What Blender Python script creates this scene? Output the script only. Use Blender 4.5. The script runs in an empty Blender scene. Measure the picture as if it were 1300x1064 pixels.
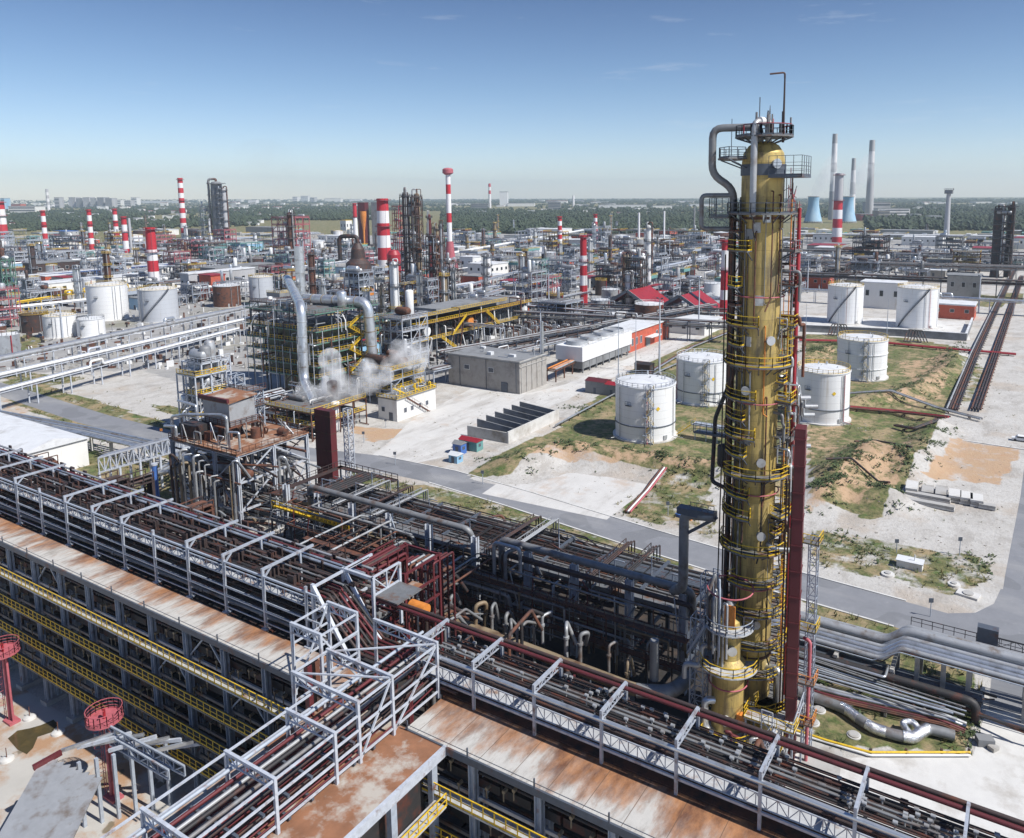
import bpy, math, random
from mathutils import Vector, noise as mnoise
rnd = random.Random(11)
U = rnd.uniform
SC = bpy.context.scene
COL = SC.collection
PI = math.pi
rad = math.radians

# ------------------------------------------------------------------ camera
H, CX, CY, F = 63.0, 732.0, 383.0, 979.0        # metres above ground; principal point and focal length in photo pixels
pit, yaw, rol = rad(7.85), rad(30.76), rad(-.34)
fh = Vector((-math.sin(yaw), math.cos(yaw), 0)); rt = Vector((math.cos(yaw), math.sin(yaw), 0))
fw = fh*math.cos(pit) - Vector((0, 0, 1))*math.sin(pit)
upv = fh*math.sin(pit) + Vector((0, 0, 1))*math.cos(pit)
cr, sr = math.cos(rol), math.sin(rol)
RT = rt*cr + upv*sr; UP = upv*cr - rt*sr
def P(px, py, z=0.0):
    """world point at height z seen at photo pixel (px, py)"""
    d = fw + RT*((px-CX)/F) - UP*((py-CY)/F)
    t = (z-H)/d.z
    return Vector((d.x*t, d.y*t, z))
def proj(x, y, z):
    q = Vector((x, y, z-H)); w = q.dot(fw)
    return CX+F*q.dot(RT)/w, CY-F*q.dot(UP)/w, w
def Zat(x, y, py):
    """height above ground point (x, y) that is seen at photo row py"""
    lo, hi = -60, 500
    for _ in range(50):
        m = (lo+hi)/2
        if proj(x, y, m)[1] > py: lo = m
        else: hi = m
    return lo
cam = bpy.data.cameras.new('camera'); camo = bpy.data.objects.new('camera', cam); COL.objects.link(camo)
from mathutils import Matrix
m4 = Matrix(((RT.x, UP.x, -fw.x, 0), (RT.y, UP.y, -fw.y, 0), (RT.z, UP.z, -fw.z, H), (0, 0, 0, 1)))
camo.matrix_world = m4
cam.sensor_width = 36; cam.sensor_fit = 'HORIZONTAL'; cam.lens = 36*F/1300
cam.shift_x = (650-CX)/1300; cam.shift_y = (CY-532)/1300
cam.clip_start = 1; cam.clip_end = 40000
SC.camera = camo

# ------------------------------------------------------------------ materials
def nt(name):
    m = bpy.data.materials.new(name); m.use_nodes = True
    t = m.node_tree; b = t.nodes['Principled BSDF']
    return m, t, b
def N(t, ty, **kw):
    n = t.nodes.new(ty)
    for k, v in kw.items():
        if k.startswith('i_'):
            key = k[2:]; n.inputs[int(key) if key.isdigit() else key].default_value = v
        else: setattr(n, k, v)
    return n
def ramp(t, src, stops):
    r = N(t, 'ShaderNodeValToRGB'); t.links.new(src, r.inputs[0])
    e = r.color_ramp.elements
    while len(e) < len(stops): e.new(.5)
    for i, (p, c) in enumerate(stops):
        e[i].position = p; e[i].color = (c[0], c[1], c[2], 1) if len(c) == 3 else c
    return r.outputs[0]
def mixc(t, fac, a, b, mode='MIX'):
    n = N(t, 'ShaderNodeMix', data_type='RGBA', blend_type=mode)
    for s, v in ((0, fac), (6, a), (7, b)):
        if isinstance(v, (int, float)): n.inputs[s].default_value = v
        elif isinstance(v, tuple): n.inputs[s].default_value = (*v[:3], 1)
        else: t.links.new(v, n.inputs[s])
    return n.outputs[2]
def g1(v): return (v, v, v)
def coords(t, scale=(1, 1, 1), out='Object'):
    c = N(t, 'ShaderNodeTexCoord'); mp = N(t, 'ShaderNodeMapping'); mp.inputs['Scale'].default_value = scale
    t.links.new(c.outputs[out], mp.inputs[0]); return mp.outputs[0]
def noise(t, vec, scale, detail=5, rough=.6):
    n = N(t, 'ShaderNodeTexNoise'); n.inputs['Scale'].default_value = scale; n.inputs['Detail'].default_value = detail
    n.inputs['Roughness'].default_value = rough
    t.links.new(vec, n.inputs['Vector']); return n.outputs[0]
MAT = {}
def mk(name, col, rough=.6, metal=0.0, spot=None, lo=.52, hi=.66, sc=.6, var=.35, zs=1.0, bump=0.0, ring=None, rd=.45):
    """painted or clad metal: a base tone that varies, spots of wear, optional panel seams every `ring` metres up"""
    m, t, b = nt(name)
    v = coords(t, (1, 1, zs))
    base = mixc(t, noise(t, v, sc*2.3, 4), tuple(c*(1-var) for c in col), tuple(min(1, c*(1+var)) for c in col))
    if spot:
        k = ramp(t, noise(t, v, sc, 7, .65), [(lo, g1(0)), (hi, g1(1))])
        base = mixc(t, k, base, spot)
    if ring:
        sp = N(t, 'ShaderNodeSeparateXYZ'); t.links.new(coords(t), sp.inputs[0])
        mo = N(t, 'ShaderNodeMath', operation='PINGPONG', i_1=ring/2); t.links.new(sp.outputs[2], mo.inputs[0])
        k = ramp(t, mo.outputs[0], [(.03, g1(rd)), (.07, g1(1))])
        base = mixc(t, 1.0, base, k, 'MULTIPLY')
    t.links.new(base, b.inputs['Base Color'])
    b.inputs['Roughness'].default_value = rough; b.inputs['Metallic'].default_value = metal
    if bump:
        bp = N(t, 'ShaderNodeBump'); bp.inputs['Strength'].default_value = bump; bp.inputs['Distance'].default_value = .1
        t.links.new(noise(t, v, sc*5, 4), bp.inputs['Height']); t.links.new(bp.outputs[0], b.inputs['Normal'])
    MAT[name] = m; return m
RUST = (.20, .065, .022)
mk('steel', (.36, .40, .46), .5, .1, RUST, .60, .74, .8)
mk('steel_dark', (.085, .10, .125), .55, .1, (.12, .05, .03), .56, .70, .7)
mk('shaded_black', (.022, .021, .022), .6, .05, (.075, .035, .022), .52, .68, .6)  # oily black metal, darkened further so the pit's shade sits in the colour
mk('olive_casing', (.26, .255, .16), .7, .05, (.14, .09, .05), .48, .66, .4)
mk('steel_pale', (.50, .53, .58), .5, .15, (.22, .13, .09), .56, .74, .9)
mk('frame_grey', (.40, .43, .48), .5, .2, (.17, .10, .075), .53, .72, 1.1)
mk('silver', (.62, .64, .66), .36, .75, (.34, .33, .31), .5, .72, .5, .15, ring=None)
mk('silver_dull', (.42, .43, .44), .5, .4, (.22, .17, .13), .52, .72, .5, .2)
mk('grey_pipe', (.22, .225, .23), .55, .2, (.13, .08, .055), .5, .7, .4)
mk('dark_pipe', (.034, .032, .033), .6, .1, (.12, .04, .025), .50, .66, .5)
mk('brown_pipe', (.058, .040, .037), .6, .15, (.13, .05, .03), .52, .70, .6)
mk('rust', (.14, .055, .032), .75, 0, (.05, .032, .027), .46, .62, .7)
mk('tan_pipe', (.27, .21, .135), .6, .1, (.13, .075, .045), .48, .66, .35)
mk('maroon', (.12, .022, .026), .55, .1, (.05, .022, .02), .52, .7, .3, .2, .25)
mk('red', (.34, .02, .03), .5, 0, (.2, .03, .03), .56, .75, .5)
mk('pinkred', (.42, .11, .13), .55, 0, (.3, .07, .06), .55, .7, .8)
mk('yellow', (.70, .46, .025), .5, 0, (.30, .14, .04), .56, .72, 1.2)
mk('orange', (.62, .22, .04), .6, 0, (.25, .09, .03), .54, .7, .8)
def gold_mat():
    """tarnished sheet cladding: seams round and up, faded plates, rust runs and sooty patches"""
    m, t, b = nt('gold'); v = coords(t); sp = N(t, 'ShaderNodeSeparateXYZ'); t.links.new(v, sp.inputs[0])
    an = N(t, 'ShaderNodeMath', operation='ARCTAN2'); t.links.new(sp.outputs[1], an.inputs[0]); t.links.new(sp.outputs[0], an.inputs[1])
    sa = N(t, 'ShaderNodeMath', operation='MULTIPLY', i_1=2.3); t.links.new(an.outputs[0], sa.inputs[0])
    cb = N(t, 'ShaderNodeCombineXYZ'); t.links.new(sa.outputs[0], cb.inputs[0]); t.links.new(sp.outputs[2], cb.inputs[1])
    br = N(t, 'ShaderNodeTexBrick'); t.links.new(cb.outputs[0], br.inputs['Vector'])
    for k, q in (('Scale', 1), ('Brick Width', 3.6), ('Row Height', 1.9), ('Mortar Size', .02), ('Bias', 0)): br.inputs[k].default_value = q
    br.offset = 0; br.inputs['Color1'].default_value = (.46, .335, .11, 1); br.inputs['Color2'].default_value = (.58, .44, .17, 1); br.inputs['Mortar'].default_value = (.24, .17, .07, 1)
    c = mixc(t, .35, br.outputs[0], (.52, .39, .13))
    c = mixc(t, ramp(t, noise(t, coords(t, (1, 1, .10)), 1.5, 8, .7), [(.50, g1(0)), (.66, g1(.85))]), c, (.17, .12, .06))
    c = mixc(t, ramp(t, noise(t, coords(t, (1, 1, .3)), .35, 6, .65), [(.52, g1(0)), (.68, g1(.8))]), c, (.15, .135, .11))
    c = mixc(t, ramp(t, noise(t, v, .8, 7, .7), [(.62, g1(0)), (.74, g1(.8))]), c, (.13, .06, .03))
    t.links.new(c, b.inputs['Base Color']); b.inputs['Metallic'].default_value = .35
    t.links.new(ramp(t, noise(t, v, .9, 6), [(.3, g1(.42)), (.7, g1(.78))]), b.inputs['Roughness'])
    bp = N(t, 'ShaderNodeBump'); bp.inputs['Strength'].default_value = .45; bp.inputs['Distance'].default_value = .12
    t.links.new(noise(t, v, .9, 4, .6), bp.inputs['Height']); t.links.new(bp.outputs[0], b.inputs['Normal']); MAT['gold'] = m
gold_mat()
mk('tank_white', (.76, .76, .755), .5, 0, (.52, .46, .39), .57, .80, .8, .05, .06, ring=2.05, rd=.82)
mk('tank_pale', (.50, .52, .55), .5, .1, (.38, .36, .34), .56, .76, .6, .06, .06, ring=2.3, rd=.8)
mk('green', (.09, .20, .15), .55, 0, (.10, .10, .05), .55, .7, .6)
mk('blue', (.06, .15, .42), .5, 0, (.1, .12, .2), .6, .75, .6)
mk('teal', (.13, .30, .29), .6, 0, (.2, .16, .1), .55, .7, .4)
mk('grating', (.16, .165, .17), .7, .2, (.15, .07, .035), .50, .66, .5)
mk('grating_pale', (.45, .46, .47), .7, .1, (.24, .12, .06), .54, .7, .6)
mk('concrete', (.40, .39, .37), .85, 0, (.25, .225, .19), .48, .68, .25, .2, 1, .3)
mk('concrete_pale', (.58, .57, .545), .85, 0, (.36, .33, .29), .5, .72, .2, .15, 1, .2)
mk('brick_grey', (.33, .31, .285), .85, 0, (.22, .20, .18), .5, .7, .3, .2)
mk('brick_red', (.48, .10, .055), .8, 0, (.33, .07, .045), .5, .7, .5, .2)
mk('roof_red', (.30, .02, .03), .5, .1, (.18, .02, .025), .5, .7, .4, .2)
mk('roof_grey', (.22, .225, .23), .8, 0, (.14, .14, .14), .48, .66, .15, .2)
mk('roof_pale', (.62, .63, .64), .7, 0, (.42, .41, .40), .5, .7, .2, .15)
mk('white', (.72, .72, .71), .55, 0, (.50, .48, .45), .56, .8, .25, .08, .25)
mk('white_wall', (.70, .69, .66), .8, 0, (.50, .45, .38), .56, .76, .2, .1, .4)
mk('glass_dark', (.02, .025, .03), .15, 0)
mk('window_grey', (.09, .10, .12), .25, 0)
mk('dull_blue_tower', (.23, .42, .58), .8, 0, (.45, .58, .66), .45, .7, .035, .15, .4)
mk('stack_grey', (.42, .42, .43), .8, 0, (.30, .29, .28), .48, .7, .04, .12, .3)
mk('stack_white', (.74, .72, .72), .7, 0, (.55, .50, .49), .52, .75, .06, .08, .3)
mk('stack_red', (.48, .022, .035), .65, 0, (.36, .05, .055), .54, .75, .06, .1, .3)
mk('trunk', (.09, .065, .045), .9)
mk('leaf_near', (.055, .085, .03), .8, 0, (.10, .12, .045), .45, .65, .5, .35)

def hot_deck():
    """concrete roof slabs with rust run-off; the rust spreads from the rear edge"""
    m, t, b = nt('rusty_deck')
    v = coords(t); sp = N(t, 'ShaderNodeSeparateXYZ'); t.links.new(v, sp.inputs[0])
    base = mixc(t, noise(t, v, .8, 6), (.40, .385, .36), (.56, .54, .50))
    cell = N(t, 'ShaderNodeTexVoronoi', feature='F1'); cell.inputs['Scale'].default_value = .3; t.links.new(coords(t, (1, .05, 1)), cell.inputs[0])
    nz = noise(t, coords(t, (1, .35, 1)), .42, 8, .68)
    a = N(t, 'ShaderNodeMath', operation='MULTIPLY_ADD', i_1=.075, i_2=.0); t.links.new(sp.outputs[1], a.inputs[0])
    s = N(t, 'ShaderNodeMath', operation='ADD'); t.links.new(nz, s.inputs[0]); t.links.new(a.outputs[0], s.inputs[1])
    k = ramp(t, s.outputs[0], [(.50, g1(0)), (.59, g1(.5)), (.66, g1(.8)), (.78, g1(1))])
    base = mixc(t, ramp(t, noise(t, coords(t, (1, .25, 1)), 1.4, 7, .72), [(.50, g1(0)), (.66, g1(.7))]), base, (.24, .21, .18))
    rustc = mixc(t, ramp(t, noise(t, coords(t, (1, .4, 1)), .7, 8, .72), [(.36, g1(0)), (.62, g1(1))]), (.40, .19, .085), (.13, .055, .03))
    base = mixc(t, k, base, rustc)
    mo = N(t, 'ShaderNodeMath', operation='PINGPONG', i_1=1.55); t.links.new(sp.outputs[0], mo.inputs[0])
    base = mixc(t, ramp(t, mo.outputs[0], [(.02, g1(.75)), (.04, g1(0))]), base, (.10, .06, .04))
    t.links.new(base, b.inputs['Base Color']); b.inputs['Roughness'].default_value = .85
    MAT['rusty_deck'] = m
hot_deck()
mk('rust_floor', (.25, .115, .06), .85, 0, (.42, .38, .33), .48, .60, .30, .55, 1, .3)

def road_mat():
    m, t, b = nt('asphalt'); v = coords(t)
    c = mixc(t, noise(t, v, .35, 9, .75), (.15, .155, .17), (.26, .265, .28))
    c = mixc(t, ramp(t, noise(t, v, .09, 2, .4), [(.56, g1(0)), (.565, g1(.55))]), c, (.15, .155, .165))
    c = mixc(t, ramp(t, noise(t, v, 1.4, 8, .75), [(.60, g1(0)), (.72, g1(.6))]), c, (.34, .335, .325))
    c = mixc(t, ramp(t, noise(t, coords(t, (.4, 1, 1)), .12, 6, .6), [(.5, g1(0)), (.7, g1(.6))]), c, (.33, .325, .32))
    t.links.new(c, b.inputs['Base Color']); b.inputs['Roughness'].default_value = .9; MAT['asphalt'] = m
road_mat()

def ground_mat():
    m, t, b = nt('ground'); v = coords(t)
    at = N(t, 'ShaderNodeAttribute', attribute_name='cover')
    sp = N(t, 'ShaderNodeSeparateColor'); t.links.new(at.outputs['Color'], sp.inputs[0])
    def mask(src, sc, k, lo, hi, det=7):
        n = noise(t, v, sc, det, .68)
        a = N(t, 'ShaderNodeMath', operation='MULTIPLY_ADD', i_1=k, i_2=-k/2); t.links.new(n, a.inputs[0])
        s = N(t, 'ShaderNodeMath', operation='ADD'); t.links.new(a.outputs[0], s.inputs[0]); t.links.new(src, s.inputs[1])
        return ramp(t, s.outputs[0], [(lo, g1(0)), (hi, g1(1))])
    pale = mixc(t, noise(t, v, .12, 8, .65), (.36, .335, .30), (.60, .585, .555))
    pale = mixc(t, ramp(t, noise(t, v, .9, 8, .75), [(.53, g1(0)), (.68, g1(.75))]), pale, (.27, .24, .20))
    pale = mixc(t, ramp(t, noise(t, v, .055, 7, .7), [(.52, g1(0)), (.62, g1(.6))]), pale, (.40, .33, .26))
    pale = mixc(t, ramp(t, noise(t, coords(t, (1, .5, 1)), .16, 9, .76), [(.50, g1(0)), (.62, g1(.65))]), pale, (.30, .275, .245))
    dirt = mixc(t, noise(t, v, .25, 8, .68), (.44, .24, .12), (.42, .33, .24))
    works = mixc(t, noise(t, v, .09, 9, .74), (.13, .128, .125), (.50, .485, .46))
    works = mixc(t, ramp(t, noise(t, v, .021, 8, .7), [(.55, g1(0)), (.66, g1(.6))]), works, (.17, .16, .09))
    c = mixc(t, mask(sp.outputs[2], .05, .6, .35, .6), pale, works)
    c = mixc(t, mask(sp.outputs[1], .16, 1.1, .42, .66), c, dirt)
    gr = mixc(t, ramp(t, noise(t, v, .75, 9, .78), [(.36, g1(0)), (.64, g1(1))]), (.026, .046, .011), (.22, .205, .085))
    gr = mixc(t, ramp(t, noise(t, v, .30, 9, .76), [(.50, g1(0)), (.60, g1(.9))]), gr, (.075, .125, .026))
    gr = mixc(t, ramp(t, noise(t, v, .17, 9, .72), [(.47, g1(0)), (.60, g1(.85))]), gr, (.36, .265, .155))
    gr = mixc(t, ramp(t, noise(t, v, 1.9, 5, .7), [(.60, g1(0)), (.70, g1(.7))]), gr, (.028, .045, .012))
    c = mixc(t, mask(sp.outputs[0], .22, 1.0, .44, .58, 9), c, gr)
    hs = N(t, 'ShaderNodeMath', operation='MULTIPLY_ADD', i_1=1.0, i_2=-.42); t.links.new(sp.outputs[1], hs.inputs[0])
    c = mixc(t, mask(hs.outputs[0], .3, 1.5, .10, .26, 9), c, mixc(t, noise(t, v, .6, 8, .75), (.40, .225, .115), (.47, .36, .245)))
    t.links.new(c, b.inputs['Base Color']); b.inputs['Roughness'].default_value = .95
    bp = N(t, 'ShaderNodeBump'); bp.inputs['Strength'].default_value = .7; bp.inputs['Distance'].default_value = .35
    t.links.new(noise(t, v, 1.2, 8, .7), bp.inputs['Height']); t.links.new(bp.outputs[0], b.inputs['Normal'])
    MAT['ground'] = m
ground_mat()

def forest_mat():
    m, t, b = nt('forest'); v = coords(t)
    c = mixc(t, noise(t, v, .02, 8, .7), (.018, .036, .022), (.070, .086, .045))
    c = mixc(t, ramp(t, noise(t, v, .11, 4, .7), [(.4, g1(0)), (.65, g1(.6))]), c, (.04, .062, .03))
    c = mixc(t, ramp(t, noise(t, v, .006, 4, .7), [(.5, g1(0)), (.6, g1(.5))]), c, (.025, .042, .034))
    t.links.new(c, b.inputs['Base Color']); b.inputs['Roughness'].default_value = .9; MAT['forest'] = m
forest_mat()

def pad_mat():
    m, t, b = nt('stained_concrete'); v = coords(t)
    c = mixc(t, noise(t, v, .3, 7), (.36, .345, .32), (.52, .50, .46))
    c = mixc(t, ramp(t, noise(t, v, .16, 7, .65), [(.47, g1(0)), (.6, g1(.85))]), c, (.36, .19, .085))
    c = mixc(t, ramp(t, noise(t, v, .21, 4, .5), [(.62, g1(0)), (.64, g1(.8))]), c, (.14, .115, .07))
    t.links.new(c, b.inputs['Base Color']); b.inputs['Roughness'].default_value = .85; MAT['stained_concrete'] = m
pad_mat()
def yard_mat():
    """bleached concrete with tyre dirt and patches"""
    m, t, b = nt('yard'); v = coords(t)
    c = mixc(t, noise(t, v, .25, 9, .72), (.44, .425, .40), (.66, .645, .615))
    c = mixc(t, ramp(t, noise(t, coords(t, (1, .22, 1)), .18, 9, .74), [(.49, g1(0)), (.64, g1(.75))]), c, (.34, .315, .285))
    c = mixc(t, ramp(t, noise(t, v, .07, 8, .7), [(.56, g1(0)), (.66, g1(.5))]), c, (.42, .29, .19))
    c = mixc(t, ramp(t, noise(t, v, 1.3, 7, .7), [(.62, g1(0)), (.72, g1(.6))]), c, (.24, .215, .19))
    t.links.new(c, b.inputs['Base Color']); b.inputs['Roughness'].default_value = .92; MAT['yard'] = m
yard_mat()

# ------------------------------------------------------------------ mesh builder
class MB:
    def __init__(s): s.v = []; s.f = []; s.mi = []; s.sm = []; s.m = 0; s.grp = []
    def add(s, vs, fs, smooth=False):
        o = len(s.v); s.v.extend(vs)
        f0 = len(s.f)
        for f in fs: s.f.append([i+o for i in f]); s.mi.append(s.m); s.sm.append(smooth)
        s.grp.append((o, len(s.v), f0, len(s.f)))
    def box(s, x0, y0, z0, x1, y1, z1):
        s.add([(x0, y0, z0), (x1, y0, z0), (x1, y1, z0), (x0, y1, z0), (x0, y0, z1), (x1, y0, z1), (x1, y1, z1), (x0, y1, z1)],
              [(3, 2, 1, 0), (4, 5, 6, 7), (0, 1, 5, 4), (1, 2, 6, 5), (2, 3, 7, 6), (3, 0, 4, 7)])
    def cbox(s, cx, cy, z0, w, d, h, a=0.0):
        c, n = math.cos(a), math.sin(a); q = []
        for z in (z0, z0+h):
            for x, y in ((-w/2, -d/2), (w/2, -d/2), (w/2, d/2), (-w/2, d/2)): q.append((cx+x*c-y*n, cy+x*n+y*c, z))
        s.add(q, [(3, 2, 1, 0), (4, 5, 6, 7), (0, 1, 5, 4), (1, 2, 6, 5), (2, 3, 7, 6), (3, 0, 4, 7)])
    def beam(s, p, q, w, h=None):
        h = h or w; p = Vector(p); q = Vector(q); d = q-p
        if d.length < 1e-5: return
        d.normalize(); r = Vector((0, 0, 1)) if abs(d.z) < .95 else Vector((1, 0, 0))
        a = d.cross(r).normalized()*(w/2); b = a.cross(d).normalized()*(h/2)
        s.add([tuple(e+i*a+j*b) for e in (p, q) for i, j in ((-1, -1), (1, -1), (1, 1), (-1, 1))],
              [(3, 2, 1, 0), (4, 5, 6, 7), (0, 1, 5, 4), (1, 2, 6, 5), (2, 3, 7, 6), (3, 0, 4, 7)])
    def tube(s, pts, r, n=8, caps=True):
        pts = [Vector(p) for p in pts]; k = len(pts); nrm = None; vs = []
        for i, p in enumerate(pts):
            t = (pts[min(i+1, k-1)]-pts[max(i-1, 0)])
            if t.length < 1e-6: t = Vector((0, 0, 1))
            t.normalize()
            if nrm is None: nrm = t.orthogonal().normalized()
            else:
                nrm = nrm-t*nrm.dot(t); nrm = nrm.normalized() if nrm.length > 1e-5 else t.orthogonal().normalized()
            bi = t.cross(nrm); rr = r[i] if isinstance(r, (list, tuple)) else r
            for j in range(n):
                a = 2*PI*j/n; vs.append(tuple(p+(nrm*math.cos(a)+bi*math.sin(a))*rr))
        fs = [(i*n+j, i*n+(j+1) % n, (i+1)*n+(j+1) % n, (i+1)*n+j) for i in range(k-1) for j in range(n)]
        s.add(vs, fs, True)
        if caps: s.add(vs[:n], [tuple(range(n-1, -1, -1))]); s.add(vs[-n:], [tuple(range(n))])
    def pipe(s, pts, r, n=8, bend=2.2):
        """polyline pipe with rounded elbows"""
        pts = [Vector(p) for p in pts]; out = [pts[0]]
        for i in range(1, len(pts)-1):
            a, p, b = pts[i-1], pts[i], pts[i+1]; u = (a-p); w = (b-p)
            L = min(bend*r, u.length*.45, w.length*.45); u = p+u.normalized()*L; w = p+w.normalized()*L
            for k in range(5):
                q = k/4; out.append(u*(1-q)**2+p*2*q*(1-q)+w*q*q)
        out.append(pts[-1]); s.tube(out, r, n)
    def lathe(s, cx, cy, prof, n=32, smooth=True):
        for (r0, z0), (r1, z1) in zip(prof, prof[1:]):
            vs = []; 
            for r, z in ((r0, z0), (r1, z1)):
                for j in range(n):
                    a = 2*PI*j/n; vs.append((cx+r*math.cos(a), cy+r*math.sin(a), z))
            s.add(vs, [(j, (j+1) % n, n+(j+1) % n, n+j) for j in range(n)], smooth and abs(z1-z0) > 1e-4)
    def drum(s, p, q, r, n=16):
        """horizontal or vertical vessel with dished ends"""
        p = Vector(p); q = Vector(q); d = (q-p).normalized()
        s.tube([p-d*r*.45, p-d*r*.4, p-d*r*.25, p, q, q+d*r*.25, q+d*r*.4, q+d*r*.45], [r*.05, r*.5, r*.85, r, r, r*.85, r*.5, r*.05], n)
    def rail(s, pts, h=1.1, sp=1.5, w=.06, mids=1, toe=True):
        pts = [Vector(p) for p in pts]
        for a, b in zip(pts, pts[1:]):
            L = (b-a).length; k = max(1, round(L/sp)); up = Vector((0, 0, h))
            for i in range(k+1):
                p = a+(b-a)*(i/k); s.beam(p, p+up, w)
            s.beam(a+up, b+up, w)
            for j in range(mids): s.beam(a+up*((j+1)/(mids+1)), b+up*((j+1)/(mids+1)), w*.7)
            if toe: s.beam(a+up*.08, b+up*.08, w*.4, .15)
    def truss(s, p, q, h, n, w=.12, up=(0, 0, 1)):
        p = Vector(p); q = Vector(q); u = Vector(up)*h
        s.beam(p, q, w); s.beam(p+u, q+u, w)
        for i in range(n+1):
            a = p+(q-p)*(i/n); s.beam(a, a+u, w*.7)
            if i < n:
                b = p+(q-p)*((i+1)/n)
                s.beam(a, b+u, w*.6) if i % 2 else s.beam(a+u, b, w*.6)
    def mast(s, x, y, z0, z1, w, n, t=.1):
        """square lattice mast"""
        c = [(x-w/2, y-w/2), (x+w/2, y-w/2), (x+w/2, y+w/2), (x-w/2, y+w/2)]
        for a in c: s.beam((*a, z0), (*a, z1), t*1.4)
        for i in range(n):
            za, zb = z0+(z1-z0)*i/n, z0+(z1-z0)*(i+1)/n
            for a, b in zip(c, c[1:]+c[:1]):
                s.beam((*a, zb), (*b, zb), t*.8); s.beam((*a, za), (*b, zb), t*.7) if i % 2 else s.beam((*b, za), (*a, zb), t*.7)
    def ladder(s, x, y, z0, z1, dx=.5, dy=0, cage=True, w=.05):
        s.beam((x, y, z0), (x, y, z1), w); s.beam((x+dx, y+dy, z0), (x+dx, y+dy, z1), w)
        for i in range(int((z1-z0)/.6)): s.beam((x, y, z0+.3+i*.6), (x+dx, y+dy, z0+.3+i*.6), w*.7)
    def stair(s, p, q, w=.9, side=(0, 1, 0), st=12):
        p = Vector(p); q = Vector(q); o = Vector(side)*w
        s.beam(p, q, .08, .25); s.beam(p+o, q+o, .08, .25)
        for i in range(st):
            a = p+(q-p)*((i+.5)/st); s.beam(a, a+o, .28, .04)
        up = Vector((0, 0, 1.0))
        for e in (Vector((0, 0, 0)), o):
            s.beam(p+e+up, q+e+up, .05)
            for i in range(4): a = p+(q-p)*(i/3)+e; s.beam(a, a+up, .05)
    def sector(s, cx, cy, z, r0, r1, a0, a1, th=.16, n=None):
        n = n or max(3, int(abs(a1-a0)/12)); vs = []
        for i in range(n+1):
            a = rad(a0+(a1-a0)*i/n); c, q = math.cos(a), math.sin(a)
            vs += [(cx+r0*c, cy+r0*q, z), (cx+r1*c, cy+r1*q, z), (cx+r1*c, cy+r1*q, z-th), (cx+r0*c, cy+r0*q, z-th)]
        fs = []
        for i in range(n):
            o = i*4
            for j in range(4): fs.append((o+j, o+4+j, o+4+(j+1) % 4, o+(j+1) % 4))
        fs += [(0, 1, 2, 3), (n*4+3, n*4+2, n*4+1, n*4)]
        s.add(vs, [f[::-1] for f in fs])
    def each(s, name, mat, parent, most=100):
        """build every separate piece as a part of its own (the rest beyond `most` as one part)"""
        n = len(s.grp); bb = []
        for o0, o1, f0, f1 in s.grp:
            c = s.v[o0:o1]; bb.append([min(p[k] for p in c)-.03 for k in range(3)]+[max(p[k] for p in c)+.03 for k in range(3)])
        par = list(range(n))
        def fd(i):
            while par[i] != i: par[i] = par[par[i]]; i = par[i]
            return i
        for i in range(n):
            for j in range(i):
                a, b = bb[i], bb[j]
                if all(a[k] < b[k+3] and b[k] < a[k+3] for k in range(3)): par[fd(i)] = fd(j)
        sets = {}
        for i in range(n): sets.setdefault(fd(i), []).append(i)
        L = sorted(sets.values(), key=lambda g: -s.v[s.grp[g[0]][0]][0]); out = []
        for gi, g in enumerate(L):
            if gi <= most: mm = MB()
            for i in g:
                o0, o1, f0, f1 = s.grp[i]; q = len(mm.v); mm.v += s.v[o0:o1]
                for f in range(f0, f1): mm.f.append([x-o0+q for x in s.f[f]]); mm.mi.append(0); mm.sm.append(s.sm[f])
            if gi < most or gi == len(L)-1:
                ob = mm.build(name, mat, parent); out.append(ob)
                if gi >= most: ob['kind'] = 'stuff'
        return out
    def build(s, name, mat, parent=None, loc=None, label=None):
        if not s.v: return None
        o = ORG.get(parent.name, Vector((0, 0, 0))) if parent else (Vector(loc) if loc is not None else Vector((0, 0, 0)))
        me = bpy.data.meshes.new(name)
        me.from_pydata([(x-o.x, y-o.y, z-o.z) for x, y, z in s.v], [], s.f)
        mats = mat if isinstance(mat, (list, tuple)) else [mat]
        for k in mats: me.materials.append(MAT[k])
        me.polygons.foreach_set('use_smooth', s.sm); me.polygons.foreach_set('material_index', s.mi); me.update()
        ob = bpy.data.objects.new(name, me); COL.objects.link(ob)
        if parent: ob.parent = parent
        else: ob.location = o
        ORG[ob.name] = o
        if label: ob['label'] = label
        return ob
ORG = {}
LABELS = {}
LAND = []          # landmarks that other labels may refer to
def tag(o, label, cat, group=None):
    o['label'] = label; o['category'] = cat
    if group: o['group'] = group
    LABELS[label] = LABELS.get(label, 0)+1
    return o
def thing(name, label, cat, loc, group=None, land=None):
    o = bpy.data.objects.new(name, None); o.empty_display_size = .5
    o.location = loc; COL.objects.link(o); ORG[o.name] = Vector(loc)
    if land: LAND.append((land, loc[0], loc[1]))
    return tag(o, label, cat, group)
def struct(name, mb, mat, kind='structure'):
    o = mb.build(name, mat); o['kind'] = kind; return o
CHILD = {}
def copy_tree(root, loc, label=None, group=None, rot=0.0):
    r = root.copy(); COL.objects.link(r); r.location = loc; r.rotation_euler = (0, 0, rot)
    r['label'] = label or r['label']; LABELS[r['label']] = LABELS.get(r['label'], 0)+1
    if group: r['group'] = group
    if root.name not in CHILD: CHILD[root.name] = [(c, list(c.children)) for c in root.children]
    for c, sub in CHILD[root.name]:
        d = c.copy(); COL.objects.link(d); d.parent = r
        for g in sub:
            e = g.copy(); COL.objects.link(e); e.parent = d
    return r
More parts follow.
